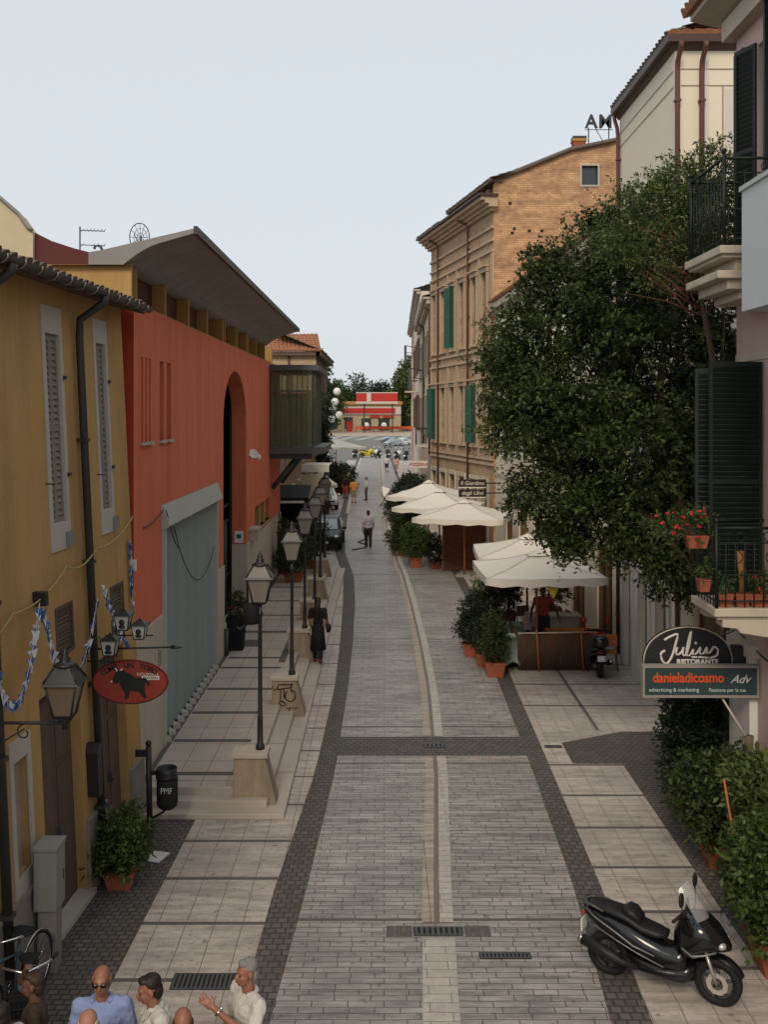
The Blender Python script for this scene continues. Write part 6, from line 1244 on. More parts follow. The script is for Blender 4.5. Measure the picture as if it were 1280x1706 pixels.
def person(label, loc, rz, top, bottom, pose=None, h=1.75, skin=None, hair=('short', None), sleeve=.55, shorts=0, vox=.012, fat=1.0, yaw=0, tilt=0, glasses=False, shoes=None, skirt=False, group=None, collar=False, hdl=.2, hdr=.2, point=None):
    J = dict(J0); J.update(pose or {}); J = {k: Vector(v) for k, v in J.items()}; f = fat
    t = thing('person', label, 'person', loc, rz, group, h/1.75)
    skin = skin or m_skin
    HR = Matrix.Rotation(yaw, 3, 'Z') @ Matrix.Rotation(tilt, 3, 'X'); H = J['hd']; hp = lambda x, y, z: H+HR @ V3(x, y, z)
    b = MB(); lean = (J['sl']+J['sr'])/2-V3(0, 0, 1.42); pel = (J['hl']+J['hr'])/2
    ax = ((J['sr']-J['sl']).normalized()); ang = math.atan2(ax.y, ax.x); TR = Matrix.Rotation(ang, 3, 'Z')
    def torso(m, g=0):
        m.ball(V3(0, .005, 1.30)+lean*.9, (.165*f+g, .108*f+g, .17+g), 16, rot=TR); m.ball(V3(0, .015*f, 1.12)+lean*.55, (.145*f+g, .108*f**1.5+g, .16+g), 16, rot=TR)
        m.ball(pel+V3(0, 0, .04), (.155*f+g, .112*f+g, .13+g), 16, rot=TR); cap(m, J['sl']*.82+J['nk']*.18-V3(0, 0, .01), J['sr']*.82+J['nk']*.18-V3(0, 0, .01), .058+g, .058+g)
    torso(b)
    cap(b, J['nk']-V3(0, 0, .03), H-HR @ V3(0, .015, .05), .058, .053)
    b.ball(hp(0, -.015, .035), (.074, .092, .082), 16, rot=HR); b.ball(hp(0, .028, -.025), (.060, .066, .085), 16, rot=HR); b.ball(hp(0, .06, -.075), (.030, .026, .024), 10, rot=HR)
    b.ball(hp(0, .068, .03), (.055, .02, .014), 10, rot=HR); cap(b, hp(0, .086, .015), hp(0, .106, -.018), .010, .015, 8); b.ball(hp(0, .088, -.052), (.024, .012, .010), 8, rot=HR)
    for s in (-1, 1): b.ball(hp(s*.078, -.005, -.005), (.012, .022, .033), 8, rot=HR); b.ball(hp(s*.035, .062, -.022), (.022, .022, .022), 8)
    for s, S, E, Wr in ((-1, 'sl', 'el', 'wl'), (1, 'sr', 'er', 'wr')):
        cap(b, J[S], J[E], .050*f**.5, .040); cap(b, J[E], J[Wr], .040, .027)
        d = (J[Wr]-J[E]).normalized(); hc = (hdl if s < 0 else hdr)
        hand(b, J[Wr], d, -s if s < 0 else -s, hc, up=V3(s*1.0, 0.2, .1) if abs(d.z) > .6 else V3(0, 0, 1), point=(point == s), spread=.6 if point == s else 0)
    for K in 'lr':
        cap(b, J['h'+K], J['k'+K], .080*f, .054); cap(b, J['k'+K], J['a'+K], .054, .038); cap(b, J['a'+K]-V3(0, .02, .03), J['t'+K], .042, .03)
    me = remesh(b, vox); me.materials.clear(); me.materials.append(skin); me.name = 'body'; bo = D.objects.new('body', me); COL.objects.link(bo); bo.parent = t
    def part(name, m, mat, sm=3): me = remesh(m, vox, sm); me.materials.clear(); me.materials.append(mat); o = D.objects.new(name, me); COL.objects.link(o); o.parent = t; return o
    g = vox*1.0+.006
    m = MB(); torso(m, g)
    for S, E, Wr in (('sl', 'el', 'wl'), ('sr', 'er', 'wr')):
        k = min(1, sleeve/.6) if sleeve < .6 else 1
        if sleeve: cap(m, J[S], J[S].lerp(J[E], k), .056*f**.5+g, .050+g)
        if sleeve > .6: cap(m, J[E], J[E].lerp(J[Wr], (sleeve-.6)/.4), .046+g, .036+g)
    if skirt: m.tube([pel+V3(0, 0, .1), pel, (J['kl']+J['kr'])/2+V3(0, 0, -.1)], [.14, .18, .20], 16)
    sh = part('shirt' if not skirt else 'dress', m, top)
    tx = D.textures.get('folds') or D.textures.new('folds', 'CLOUDS'); tx.noise_scale = .09; dm = sh.modifiers.new('folds', 'DISPLACE'); dm.texture = tx; dm.strength = .035; dm.mid_level = .55
    m = MB(); m.ball(pel+V3(0, 0, .01), (.155*f+g*.9, .112*f+g*.9, .11), 14, rot=TR)
    for K in 'lr':
        cap(m, J['h'+K], J['k'+K], .086*f+g, .064+g)
        if not shorts: cap(m, J['k'+K], J['k'+K].lerp(J['a'+K], .93 if shorts == 0 else .5), .062+g, .050+g)
    part('trousers' if not shorts else 'shorts', m, bottom)
    m = MB()
    for K in 'lr': cap(m, J['a'+K]-V3(0, .03, .035), J['t'+K]+V3(0, .01, 0), .045+g*.5, .034+g*.5)
    part('shoes', m, shoes or m_rubber)
    st, hm = hair
    if hm:
        m = MB()
        if st == 'short': m.ball(hp(0, -.03, .055), (.080, .086, .074), 14, rot=HR); m.ball(hp(0, -.06, -.02), (.077, .055, .085), 12, rot=HR); m.ball(hp(0, .03, .095), (.055, .045, .03), 10, rot=HR)
        if st == 'fringe': # bald on top, hair round the sides
            m.ball(hp(0, -.055, -.015), (.079, .058, .055), 12, rot=HR)
            for s in (-1, 1): m.ball(hp(s*.062, -.025, .015), (.022, .05, .035), 8, rot=HR)
        if st == 'long': m.ball(hp(0, -.03, .05), (.083, .092, .082), 14, rot=HR); cap(m, hp(0, -.065, .02), hp(0, -.10, -.30), .075, .055)
        ho = part('hair', m, hm, 2); tx = D.textures.get('locks') or D.textures.new('locks', 'CLOUDS'); tx.noise_scale = .014; dm = ho.modifiers.new('locks', 'DISPLACE'); dm.texture = tx; dm.strength = .014; dm.mid_level = .5
    if vox < .011:
        for s in (-1, 1):
            m = MB().ball(hp(s*.030, .082, .008), (.012, .007, .007), 8, rot=HR); m.build('eye', M('eye_dark', (.03, .02, .015), .3), t)
        m = MB().ball(hp(0, .100, -.050), (.022, .005, .005), 8, rot=HR); m.build('mouth', M('lip', (.16, .05, .04)), t)
        if collar:
            m = MB()
            for s in (-1, 1): m.add([J['nk']+TR @ V3(s*.015, .075, -.045), J['nk']+TR @ V3(s*.085, .03, .03), J['nk']+TR @ V3(s*.095, .075, -.04), J['nk']+TR @ V3(s*.055, .115, -.075)], [(0, 1, 2, 3)])
            m.tube([J['nk']+TR @ V3(.085*math.sin(a), -.085*math.cos(a)*.9+.005, .015) for a in [R(x) for x in range(-130, 131, 20)]], .020, 8)
            o = m.build('collar', top, t); sol = o.modifiers.new('s', 'SOLIDIFY'); sol.thickness = .008
    if glasses:
        m = MB()
        for s in (-1, 1): m.ball(hp(s*.034, .096, .006), (.027, .009, .018), 10, rot=HR); m.tube([hp(s*.06, .085, .012), hp(s*.084, .0, .008)], .004, 5)
        m.tube([hp(-.015, .10, .01), hp(.015, .10, .01)], .004, 5); m.build('sunglasses', m_blackp, t)
    return t, hp
c_blue = M('blue_shirt', (.22, .27, .46), .85, var=.08, sc=14, fine=60, bmp=.2); c_wht = M('white_shirt', (.50, .48, .43), .85, var=.06, sc=12, bmp=.2); c_navy = M('navy_trousers', (.03, .035, .05), .85)
c_blk = M('black_dress', (.012, .012, .013), .8, var=.25); c_drk = M('dark_trousers', (.02, .02, .022), .85); c_lav = M('lavender_shirt', (.40, .36, .42), .85, var=.08); c_redt = M('red_vest', (.42, .07, .045), .85)
c_or = M('orange_shirt', (.50, .20, .05), .85); c_kh = M('khaki_trousers', (.25, .20, .13), .85); c_redd = M('red_shorts', (.35, .05, .04), .85)
h_grey = M('grey_hair', (.20, .19, .18), .7, var=.3, sc=30, fine=90); h_dk = M('dark_hair', (.018, .013, .010), .55, var=.3, sc=30); h_br = M('brown_hair', (.045, .025, .015), .6, var=.3, sc=30)
sk_tan = M('tanned_skin', (.27, .115, .07), .45, var=.28, sc=16, bmp=.05, spec=.4); sk_dk = M('brown_skin', (.14, .07, .045), .5, var=.08, sc=12, bmp=.05)
person('man in a light blue shirt and sunglasses facing the camera, bottom left', (-2.42, 8.75, 0), R(184), c_blue, c_navy, vox=.008, fat=1.15, hair=('fringe', h_grey), glasses=True, collar=True, skin=sk_tan, h=1.76)
person('bald man with a white hair fringe seen from behind, before the blue shirt', (-2.36, 8.12, 0), R(4), c_lav, c_drk, vox=.008, fat=1.12, hair=('fringe', M('white_hair', (.40, .38, .35), .7)), collar=True, h=1.74)
person('dark haired man in a white shirt looking down to the left', (-1.93, 8.68, 0), R(112), c_wht, c_drk, dict(hd=(0, .07, 1.60), nk=(0, .03, 1.45)), vox=.008, fat=1.12, hair=('short', h_dk), tilt=R(-12), collar=True, skin=sk_tan, h=1.76)
person('bald tanned man seen from behind, next to the gesturing man', (-1.61, 8.16, 0), R(10), c_kh, c_drk, vox=.008, fat=1.1, hair=('fringe', h_br), skin=sk_tan, collar=True, h=1.73)
t, hp = person('grey haired man in a white polo gesturing with a raised hand', (-1.19, 8.95, 0), R(128), c_wht, c_kh, dict(el=(-.28, .14, 1.22), wl=(-.05, .38, 1.47), er=(.26, .02, 1.12), wr=(.24, .2, .98)), vox=.007, fat=1.08, hair=('short', h_grey), collar=True, skin=sk_tan, sleeve=.45, hdl=.15, point=-1, h=1.71)
m = MB(); a, c = V3(-.28, .14, 1.22), V3(-.05, .38, 1.47); d = (c-a).normalized(); p = a.lerp(c, .88); q = d.orthogonal().normalized(); r_ = d.cross(q); m.tube([p+(q*math.cos(x)+r_*math.sin(x))*.034 for x in [2*PI*k/14 for k in range(14)]], .009, 6, True); m.ball(p+V3(-.02, -.02, .03), .018, 8); m.build('wristwatch', m_chrome, t)
person('dark haired person in white cut off by the left edge of the picture', (-3.13, 8.30, 0), R(60), c_wht, c_drk, vox=.009, hair=('short', h_dk), skin=sk_dk, h=1.70)
person('brown haired person with one arm bent up against the head, far bottom left', (-3.06, 8.95, 0), R(100), M('brown_shirt', (.06, .04, .03), .85), c_drk, dict(er=(.34, .18, 1.52), wr=(.14, .10, 1.72), hd=(0, .03, 1.62)), vox=.009, hair=('short', h_br), skin=sk_dk, h=1.60, hdr=.6)
t, hp = person('long haired woman in black with a black bag walking past the street lamps', (-1.70, 26.2, .09), R(-6), c_blk, c_blk, dict(kl=(-.09, .10, .52), al=(-.09, .06, .10), tl=(-.09, .22, .05), kr=(.09, .0, .50), ar=(.09, -.20, .14), tr=(.10, -.07, .04), wr=(.22, .12, .90), wl=(-.20, .14, .92), el=(-.22, -.04, 1.14), er=(.22, -.04, 1.14)), vox=.012, fat=.86, hair=('long', h_dk), skirt=False, shoes=M('red_shoes', (.16, .035, .03)), h=1.66, sleeve=.4)
m = MB(); m.tube([(0, .0, 1.06), (0, .0, .95), (0, .02, .7), (0, .03, .36)], [.125, .165, .185, .22], 18); m.build('skirt', c_blk, t); m = MB(); cap(m, (0, -.05, 1.70), (0, -.12, 1.28), .085, .075); m.build('long_hair', h_dk, t); m = MB(); m.ball((.30, -.04, .95), (.07, .15, .12), 12); m.tube([(.28, -.12, 1.04), (.20, -.02, 1.42), (.28, .08, 1.04)], .012, 6); m.build('handbag', m_rubber, t)
t, hp = person('waiter in a red sleeveless top standing behind the tables under the umbrella', (4.33, 27.75, 0), R(176), c_redt, c_drk, dict(el=(-.34, .06, 1.16), wl=(-.40, .28, .95), er=(.30, .0, 1.14), wr=(.34, .2, .95), hd=(0, .04, 1.64)), vox=.012, hair=('short', h_dk), skin=sk_dk, h=1.78, sleeve=.15)
m = MB(); m.box(-.17, .17, .115, .135, .55, 1.0); m.build('apron', c_navy, t)
walk = dict(kl=(-.09, .12, .52), al=(-.09, .14, .10), tl=(-.09, .30, .06), kr=(.09, -.02, .50), ar=(.09, -.22, .15), tr=(.09, -.10, .04), el=(-.25, -.10, 1.14), wl=(-.26, -.08, .88), er=(.25, .04, 1.13), wr=(.26, .2, .92))
person('man in pale lavender shirt and black trousers walking away up the lane', (-.76, 49.2, 0), R(4), c_lav, c_drk, walk, vox=.015, fat=1.15, hair=('short', h_dk), h=1.80, sleeve=.5)
person('person in an orange shirt standing left of the white line', (-2.18, 73.5, 0), R(0), c_or, c_kh, None, vox=.018, hair=('short', h_dk), h=1.78, shorts=1)
person('woman in a white top and black trousers standing in the middle of the far lane', (-1.32, 76, 0), R(95), c_wht, c_drk, None, vox=.018, fat=.85, hair=('short', h_dk), h=1.72)
person('man in a white t-shirt farthest up the left side of the lane', (-3.25, 88, 0), R(0), c_wht, c_kh, walk, vox=.02, hair=('short', h_br), h=1.8)
person('person in a black top and red shorts near the striped umbrella', (-2.95, 77.5, 0), R(20), c_blk, c_redd, walk, vox=.018, hair=('short', h_dk), h=1.76, shorts=1)
person('man in white with dark shorts walking beside the far motorcycles', (.30, 112, 0), R(10), c_wht, c_drk, walk, vox=.02, hair=('short', h_dk), h=1.8, shorts=1)
person('person in a pinkish top beside the far motorcycles on the right', (1.35, 111, 0), R(-10), M('pink_top', (.5, .25, .22)), c_kh, walk, vox=.02, hair=('short', h_br), h=1.72, shorts=1)
# dark_walker: people by the left bar
person('person in dark clothes standing behind the parked dark car', (-3.3, 58.5, 0), R(150), c_blk, c_drk, None, vox=.018, hair=('short', h_dk), h=1.74)
person('person in a pale top and dark shorts under the striped umbrella', (-3.5, 64, 0), R(60), c_wht, c_drk, None, vox=.018, hair=('short', h_br), h=1.7, shorts=1)
person('person in navy standing by the far left cafe tables', (-3.7, 90.5, 0), R(200), c_navy, c_drk, None, vox=.02, hair=('short', h_dk), h=1.72)
# ================================================================== vehicles
def loft(mb, secs, n=16, pw=2.4, mi=0):
    vs = []; fs = []
    for x, zc, hw, hh in secs:
        for j in range(n):
            a = 2*PI*(j+.5)/n; c, s = math.cos(a), math.sin(a)
            vs.append((x, hw*math.copysign(abs(c)**(2/pw), c), zc+hh*math.copysign(abs(s)**(2/pw), s)))
    k = len(secs)
    for i in range(k-1):
        for j in range(n): fs.append((i*n+j, i*n+(j+1) % n, (i+1)*n+(j+1) % n, (i+1)*n+j))
    fs += [tuple(range(n))[::-1], tuple((k-1)*n+j for j in range(n))]
    return mb.add(vs, fs, True, mi)
def wheel(parent, x, y, r, w, spokes=5, disc=False, rimmat=None, name='wheel', axis='Y'):
    mb = MB(); N = 28; prof = [(r-.10, -w*.42), (r-.03, -w*.5), (r, -w*.25), (r, w*.25), (r-.03, w*.5), (r-.10, w*.42)]; vs = []; fs = []
    for j in range(N):
        a = 2*PI*j/N
        for rr, yy in prof: vs.append((x+rr*math.cos(a), y+yy, r+rr*math.sin(a)))
    k = len(prof)
    for j in range(N):
        for i in range(k): fs.append((j*k+i, j*k+(i+1) % k, ((j+1) % N)*k+(i+1) % k, ((j+1) % N)*k+i))
    mb.add(vs, fs, True); wo = mb.build(name, m_rubber, parent)
    mb = MB(); mb.tube([(x+(r-.10)*math.cos(a), y, r+(r-.10)*math.sin(a)) for a in [2*PI*j/N for j in range(N)]], w*.2, 8, True)
    for s in range(spokes):
        a = 2*PI*s/spokes+.3; mb.tube([(x, y, r), (x+(r-.10)*math.cos(a), y, r+(r-.10)*math.sin(a))], w*.16, 6)
    mb.tube([(x, y-w*.5, r), (x, y+w*.5, r)], .04, 10); mb.build('rim', rimmat or m_irong, wo)
    if disc:
        mb = MB(); q = y-w*.62; ri, ro = .075, .135
        vs = []; N2 = 36
        for j in range(N2):
            a = 2*PI*j/N2; o2 = ro*(1+.03*math.sin(a*9)); 
            for rr in (ri, o2):
                for yy in (q-.003, q+.003): vs.append((x+rr*math.cos(a), yy, r+rr*math.sin(a)))
        fs = []
        for j in range(N2):
            a, b_ = j*4, ((j+1) % N2)*4
            fs += [(a, b_, b_+2, a+2), (a+1, a+3, b_+3, b_+1), (a+2, b_+2, b_+3, a+3), (a, a+1, b_+1, b_)]
        mb.add(vs, fs); mb.build('brake_disc', M('disc_steel', (.62, .58, .52), .3, .7, var=.05), wo)
    return wo
def scooter(label, loc, rz, sc, paint, topbox=False, screen=True, cat='motor scooter', group=None, accent=None):
    t = thing('motor_scooter', label, cat, loc, rz, group, sc)
    wheel(t, .74, 0, .30, .12, 5, True, M('rim_dark', (.05, .05, .05), .4)); wheel(t, -.70, 0, .29, .14, 5, False, M('rim_dark'))
    mb = MB(); loft(mb, [(-1.04, .83, .05, .03), (-.98, .80, .11, .07), (-.85, .76, .17, .11), (-.62, .70, .21, .15), (-.38, .63, .225, .18), (-.15, .54, .225, .18), (.08, .47, .21, .17), (.26, .46, .20, .17), (.36, .48, .17, .16)]); 
    loft(mb, [(-.42, .36, .17, .09), (-.2, .31, .20, .11), (.1, .29, .21, .10), (.34, .32, .20, .13), (.46, .38, .14, .12)]); b = mb.build('body', paint, t)
    mb = MB(); loft(mb, [(.20, .74, .10, .16), (.28, .78, .20, .27), (.38, .82, .27, .30), (.50, .86, .30, .27), (.62, .88, .28, .21), (.73, .86, .22, .15), (.83, .81, .14, .09), (.90, .77, .06, .03)]); loft(mb, [(.30, .98, .10, .05), (.38, 1.02, .17, .09), (.50, 1.02, .19, .09), (.64, .96, .16, .08), (.74, .90, .10, .06)]); mb.build('front_fairing', accent or paint, t)
    mb = MB()
    for s in (-1, 1):
        for pts, r in (([(-1.0, s*.10, .86), (-.82, s*.19, .80), (-.55, s*.225, .70), (-.3, s*.235, .58), (-.02, s*.232, .52)], .011), ([(-.86, s*.175, .69), (-.5, s*.222, .58), (-.25, s*.23, .50), (.1, s*.218, .40)], .009), ([(.34, s*.262, .74), (.48, s*.295, .68), (.62, s*.28, .72), (.76, s*.2, .76)], .014), ([(.0, s*.215, .33), (.25, s*.21, .36)], .008)): mb.tube(pts, r, 6)
    mb.build('trim', M('silver_trim', (.22, .22, .22), .35, .4), t)
    mb = MB(); loft(mb, [(-.99, .92, .06, .03), (-.90, .915, .12, .045), (-.70, .90, .155, .055), (-.50, .875, .165, .06), (-.40, .85, .165, .06), (-.22, .77, .17, .06), (-.02, .74, .15, .055), (.10, .74, .09, .04)], 14, 2.6); loft(mb, [(-.50, .93, .10, .03), (-.43, .95, .15, .06), (-.33, .92, .15, .07), (-.24, .85, .12, .05)], 14); mb.build('seat', m_seat, t)
    mb = MB(); mb.tube([(-.72, -.17, .90), (-.95, -.16, .96), (-1.04, 0, .97), (-.95, .16, .96), (-.72, .17, .90)], .018, 8); mb.build('grab_rail', m_irong, t)
    for s in (-1, 1):
        mb = MB(); mb.ball((.80, s*.115, .82), (.07, .065, .05), 12, rot=Matrix.Rotation(s*.5, 3, 'Z')); h_ = mb.build('headlight', M('headlight_glass', (.55, .55, .5), .08, .5, var=.1, bmp=0), t)
        mb = MB(); mb.ball((.845, s*.115, .825), .026, 8); mb.build('bulb', m_chrome, h_)
        mb = MB(); mb.tube([(.40, s*.16, 1.08), (.38, s*.30, 1.16), (.36, s*.33, 1.30)], .010, 6); mi_ = mb.build('mirror_stalk', m_iron, t)
        mb = MB(); mb.ball((.36, s*.34, 1.38), (.03, .075, .095), 12); mb.build('mirror', m_rubber if not accent else accent, mi_)
        mb = MB(); mb.tube([(.32, s*.10, 1.10), (.26, s*.36, 1.09)], .022, 8); mb.build('grip', m_rubber, t)
    mb = MB(); mb.tube([(.32, -.14, 1.10), (.34, 0, 1.06), (.32, .14, 1.10)], .03, 8); mb.tube([(.34, 0, 1.06), (.36, 0, .92)], .035, 8); mb.ball((.36, 0, 1.08), (.07, .10, .05), 10); mb.build('handlebar', m_rubber, t)
    if screen:
        mb = MB(); vs = []; n = 10; m_ = 8
        for i in range(m_+1):
            f = i/m_; wd = .20-.07*f**2
            for j in range(n+1): u = -1+2*j/n; vs.append((.66-.30*f-.10*u*u, u*wd, 1.02+.50*f-.03*u*u*f*4*f))
        mb.add(vs, [(i*(n+1)+j, i*(n+1)+j+1, (i+1)*(n+1)+j+1, (i+1)*(n+1)+j) for i in range(m_) for j in range(n)], True); mb.build('windscreen', glassmat('screen_glass', (.50, .52, .52), .38, .05), t)
    mb = MB()
    for s in (-1, 1): mb.tube([(.60, s*.095, .68), (.74, s*.095, .30)], [.026, .020], 8)
    mb.build('fork', M('fork_steel', (.45, .44, .42), .3, .6), t)
    mb = MB(); vs = []; n = 12
    for i in range(n+1):
        a = R(25+130*i/n); 
        for y, rr in ((-.075, .315), (-.05, .345), (0, .355), (.05, .345), (.075, .315)): vs.append((.74+rr*math.cos(a), y, .30+rr*math.sin(a)))
    mb.add(vs, [(i*5+j, i*5+j+1, i*5+j+6, i*5+j+5) for i in range(n) for j in range(4)], True); mb.build('mudguard', paint, t)
    mb = MB(); mb.tube([(-.25, -.20, .30), (-.45, -.25, .34), (-.55, -.26, .38), (-.98, -.27, .52)], [.03, .05, .075, .07], 12); ex = mb.build('exhaust', m_seat, t); mb = MB().tube([(-.98, -.27, .52), (-1.02, -.27, .533)], [.055, .04], 10); mb.build('exhaust_tip', m_chrome, ex)
    mb = MB(); mb.tube([(-.2, .12, .26), (-.72, .12, .29)], .07, 8); mb.tube([(-.22, .12, .26), (-.15, .28, .01)], .014, 6); mb.build('swing_arm', m_irong, t)
    mb = MB().box(-1.06, -1.045, -.10, .10, .52, .68); mb.build('number_plate', m_whitep, t); mb = MB().ball((-1.04, 0, .76), (.03, .09, .03), 8); mb.build('tail_light', m_redf, t)
    if topbox: mb = MB(); loft(mb, [(-1.22, 1.05, .14, .10), (-1.18, 1.07, .19, .15), (-.95, 1.08, .20, .16), (-.80, 1.06, .17, .13), (-.78, 1.05, .1, .08)]); mb.build('top_box', paint, t)
    return t
scooter('big black maxi scooter parked on the right pavement, front wheel towards the camera', (3.13, 11.53, 0), R(-31), .86, m_blackp)
scooter('scooter with a black top box and red mirrors parked beside the reed screen', (5.38, 25.7, 0), R(84), .88, m_blackp, True, False, accent=M('red_paint', (.4, .03, .02), .25))
yl = M('yellow_paint', (.62, .50, .02), .3)
for x, y, rz_, p_, a_, lb in ((-2.5, 149, 20, yl, None, 'yellow motorcycle in the row at the top of the street'), (-4.2, 147, 80, m_blackp, None, 'dark motorcycle left of the yellow one'), (-.9, 147, 110, m_blackp, m_whitep, 'motorcycle with a white fairing right of the yellow one'), (.6, 145, 95, m_blackp, None, 'black motorcycle in the middle of the far row'), (1.9, 143, 70, m_blackp, m_whitep, 'white and black motorcycle near the right end of the far row'), (3.0, 140, 80, m_blackp, None, 'black motorcycle at the right end of the far row')):
    scooter(lb, (x, y, 0), R(rz_), 1.15, p_, False, True, 'motorcycle', 'motorcycles parked across the top of the street', a_)
def car(label, loc, rz, paint, cat='car', group=None):
    t = thing('parked_car', label, cat, loc, rz, group)
    prof = [(2.0, .32), (2.03, .55), (1.95, .70), (1.15, .93), (.55, 1.36), (.1, 1.46), (-.9, 1.44), (-1.6, 1.15), (-1.95, .95), (-2.0, .5), (-1.95, .30)]
    mb = MB(); rows = [(0, .86, 0), (1, .86, 0)]; n = len(prof); vs = []
    def hw(z): return .86 if z < .75 else .86-.20*min(1, (z-.75)/.7)**1.2
    for s in (-1, 1): vs += [(x, s*hw(z)*(1 if abs(x) < 1.8 else .9), z) for x, z in prof]
    mb.add(vs, [tuple(range(n)), tuple(range(n, 2*n))[::-1]]+[(i, n+i, n+(i+1) % n, (i+1) % n) for i in range(n)]); mb.build('body', paint, t, .05)
    mb = MB().add([(1.16, -.66, .935), (1.16, .66, .935), (.58, .60, 1.35), (.58, -.60, 1.35)], [(0, 1, 2, 3)]); mb.v = [v+V3(.012, 0, .012) for v in mb.v]; mb.build('windscreen', M('car_glass', (.25, .32, .32), .08, spec=.8, bmp=0), t)
    for s in (-1, 1):
        mb = MB().add([(.95, s*.835, .97), (-1.35, s*.835, 1.0), (-.95, s*.70, 1.37), (.5, s*.70, 1.36)], [(0, 1, 2, 3)]); mb.v = [v+V3(0, s*.014, 0) for v in mb.v]; mb.build('side_window', M('car_glass'), t)
        mb = MB().ball((1.90, s*.62, .66), (.10, .16, .08), 10); mb.build('headlight', M('headlight_glass'), t)
        mb = MB().ball((.95, s*.98, .98), (.07, .11, .07), 10); mb.build('wing_mirror', paint, t)
        for x in (1.3, -1.3): wheel(t, x, s*.78, .31, .2, 5, False, m_chrome)
    mb = MB().box(2.02, 2.05, -.26, .26, .36, .47); mb.build('number_plate', m_whitep, t); mb = MB().box(2.03, 2.06, -.55, .55, .56, .64).box(2.0, 2.08, -.75, .75, .28, .35); mb.build('grille', m_rubber, t)
    mb = MB().add([(-1.0, -.6, 1.45), (-1.0, .6, 1.45), (-1.62, .6, 1.16), (-1.62, -.6, 1.16)], [(0, 1, 2, 3)]); mb.build('rear_window', M('car_glass'), t)
    return t
dk = M('dark_car_paint', (.006, .007, .009), .3, spec=.3, bmp=0)
car('dark car with pale reflections parked facing the camera beyond the street lamps', (-2.88, 50.0, 0), R(-90), dk)
sv = M('silver_car_paint', (.40, .42, .45), .25, .3, bmp=0)
car('blue grey car behind the white one at the far right of the square', (1.2, 222, 0), R(200), M('blue_car_paint', (.12, .15, .25), .3), group='cars in the square')
car('white car nearest the townhouses at the far right of the square', (3.6, 205, 0), R(230), m_whitep, group='cars in the square')
car('silver car in front of the blue grey one in the square', (1.8, 200, 0), R(215), sv, group='cars in the square')
car('pale car nosed in beside the beige bar awning on the left', (-4.2, 70, 0), R(-80), m_whitep)
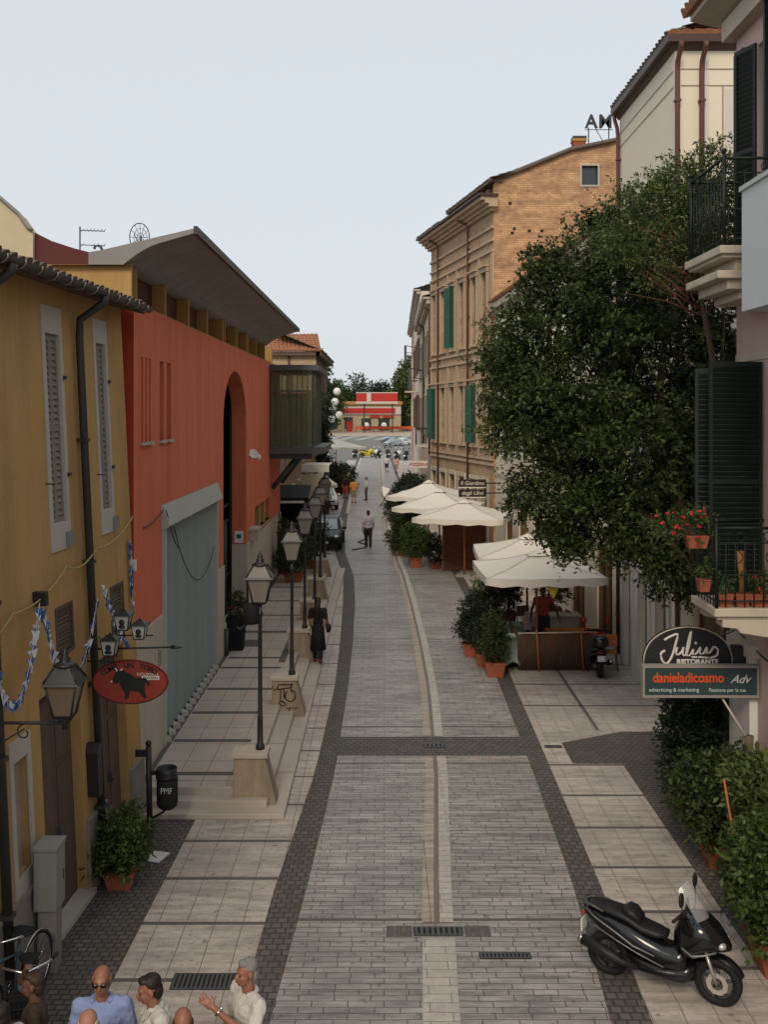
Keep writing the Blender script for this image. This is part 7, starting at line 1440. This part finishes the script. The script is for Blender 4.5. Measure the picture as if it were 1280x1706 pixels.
# bicycles
def bicycle(label, loc, rz, basket=True):
    t = thing('bicycle', label, 'bicycle', loc, rz, 'bicycles leaning by the ochre wall')
    for x in (-.52, .52):
        mb = MB().tube([(x+.33*math.cos(a), 0, .34+.33*math.sin(a)) for a in [2*PI*k/32 for k in range(32)]], .017, 6, True); w_ = mb.build('wheel', m_rubber, t)
        mb = MB().tube([(x+.305*math.cos(a), 0, .34+.305*math.sin(a)) for a in [2*PI*k/32 for k in range(32)]], .008, 5, True)
        for k in range(16): a = 2*PI*k/16; mb.tube([(x, .02*(-1)**k, .34), (x+.3*math.cos(a), 0, .34+.3*math.sin(a))], .002, 3)
        mb.build('rim', m_chrome, w_)
        mb = MB(); mb.tube([(x+.36*math.cos(a), 0, .34+.36*math.sin(a)) for a in [R(d) for d in range(30, 171, 14)]], .012, 5); mb.build('mudguard', m_chrome, t)
    mb = MB()
    for p in ([(-.52, 0, .34), (-.05, 0, .30)], [(-.05, 0, .30), (.36, 0, .62)], [(-.05, 0, .30), (-.16, 0, .82)], [(-.14, 0, .70), (-.52, 0, .34)], [(-.15, 0, .66), (.38, 0, .80)], [(.52, 0, .34), (.42, 0, .62), (.34, 0, .92)]): mb.tube(p, .016, 8)
    mb.build('frame', M('bike_frame', (.05, .09, .12), .35), t)
    mb = MB().tube([(.34, 0, .90), (.33, 0, 1.0)], .014, 6).tube([(.16, -.27, 1.03), (.30, -.2, 1.05), (.35, 0, 1.0), (.30, .2, 1.05), (.16, .27, 1.03)], .014, 8); hb = mb.build('handlebar', m_chrome, t)
    for s in (-1, 1): mb = MB().tube([(.19, s*.255, 1.034), (.08, s*.29, 1.02)], .019, 8); mb.build('grip', m_rubber, hb)
    mb = MB(); loft(mb, [(-.28, .87, .10, .02), (-.22, .88, .11, .03), (-.08, .87, .05, .025), (.02, .86, .02, .015)]); mb.tube([(-.16, 0, .8), (-.18, 0, .87)], .014, 6); mb.build('saddle', m_rubber, t)
    mb = MB().tube([(-.05, -.06, .30), (.06, -.07, .17)], .012, 6).tube([(-.05, .06, .30), (-.16, .07, .43)], .012, 6).box(.02, .11, -.14, -.06, .15, .18).box(-.21, -.12, .06, .14, .42, .45).tube([(-.05-.09*math.cos(a), -.04, .30+.09*math.sin(a)) for a in [2*PI*k/14 for k in range(14)]], .008, 5, True); mb.build('crank', m_chrome, t)
    if basket:
        mb = MB(); P = [(.42, -.16), (.70, -.16), (.70, .16), (.42, .16)]
        for z, q in ((.74, .85), (.84, .92), (.98, 1.0)): mb.tube([(.56+(x-.56)*q, y*q, z) for x, y in P], .008, 5, True)
        mb.box(.44, .68, -.14, .14, .735, .745)
        for k in range(4):
            a, c = P[k], P[(k+1) % 4]
            for j in range(7): f = j/7; x, y = a[0]+(c[0]-a[0])*f, a[1]+(c[1]-a[1])*f; mb.tube([(.56+(x-.56)*.85, y*.85, .74), (x, y, .98)], .004, 4)
        bk = mb.build('basket', m_rubber, t); mb = MB().box(.45, .66, -.13, .13, .75, .9); mb.build('basket_liner', m_rubber, bk)
    return t
bicycle('bicycle with a black basket parked at the left edge, nearer the camera', (-3.62, 10.35, 0), R(-75))
bicycle('second bicycle with chrome handlebars closer to the ochre wall', (-3.98, 10.9, 0), R(-100), False)
mb = MB(); mb.ball((0, 0, 0), (.09, .07, .05), 8).ball((.06, .03, .03), (.05, .05, .04), 8); tag(mb.build('blue_bag', M('bright_blue_plastic', (.02, .22, .42), .3), loc=(-3.46, 9.86, .96)), 'bright blue plastic bag lying in the bicycle basket', 'bag')
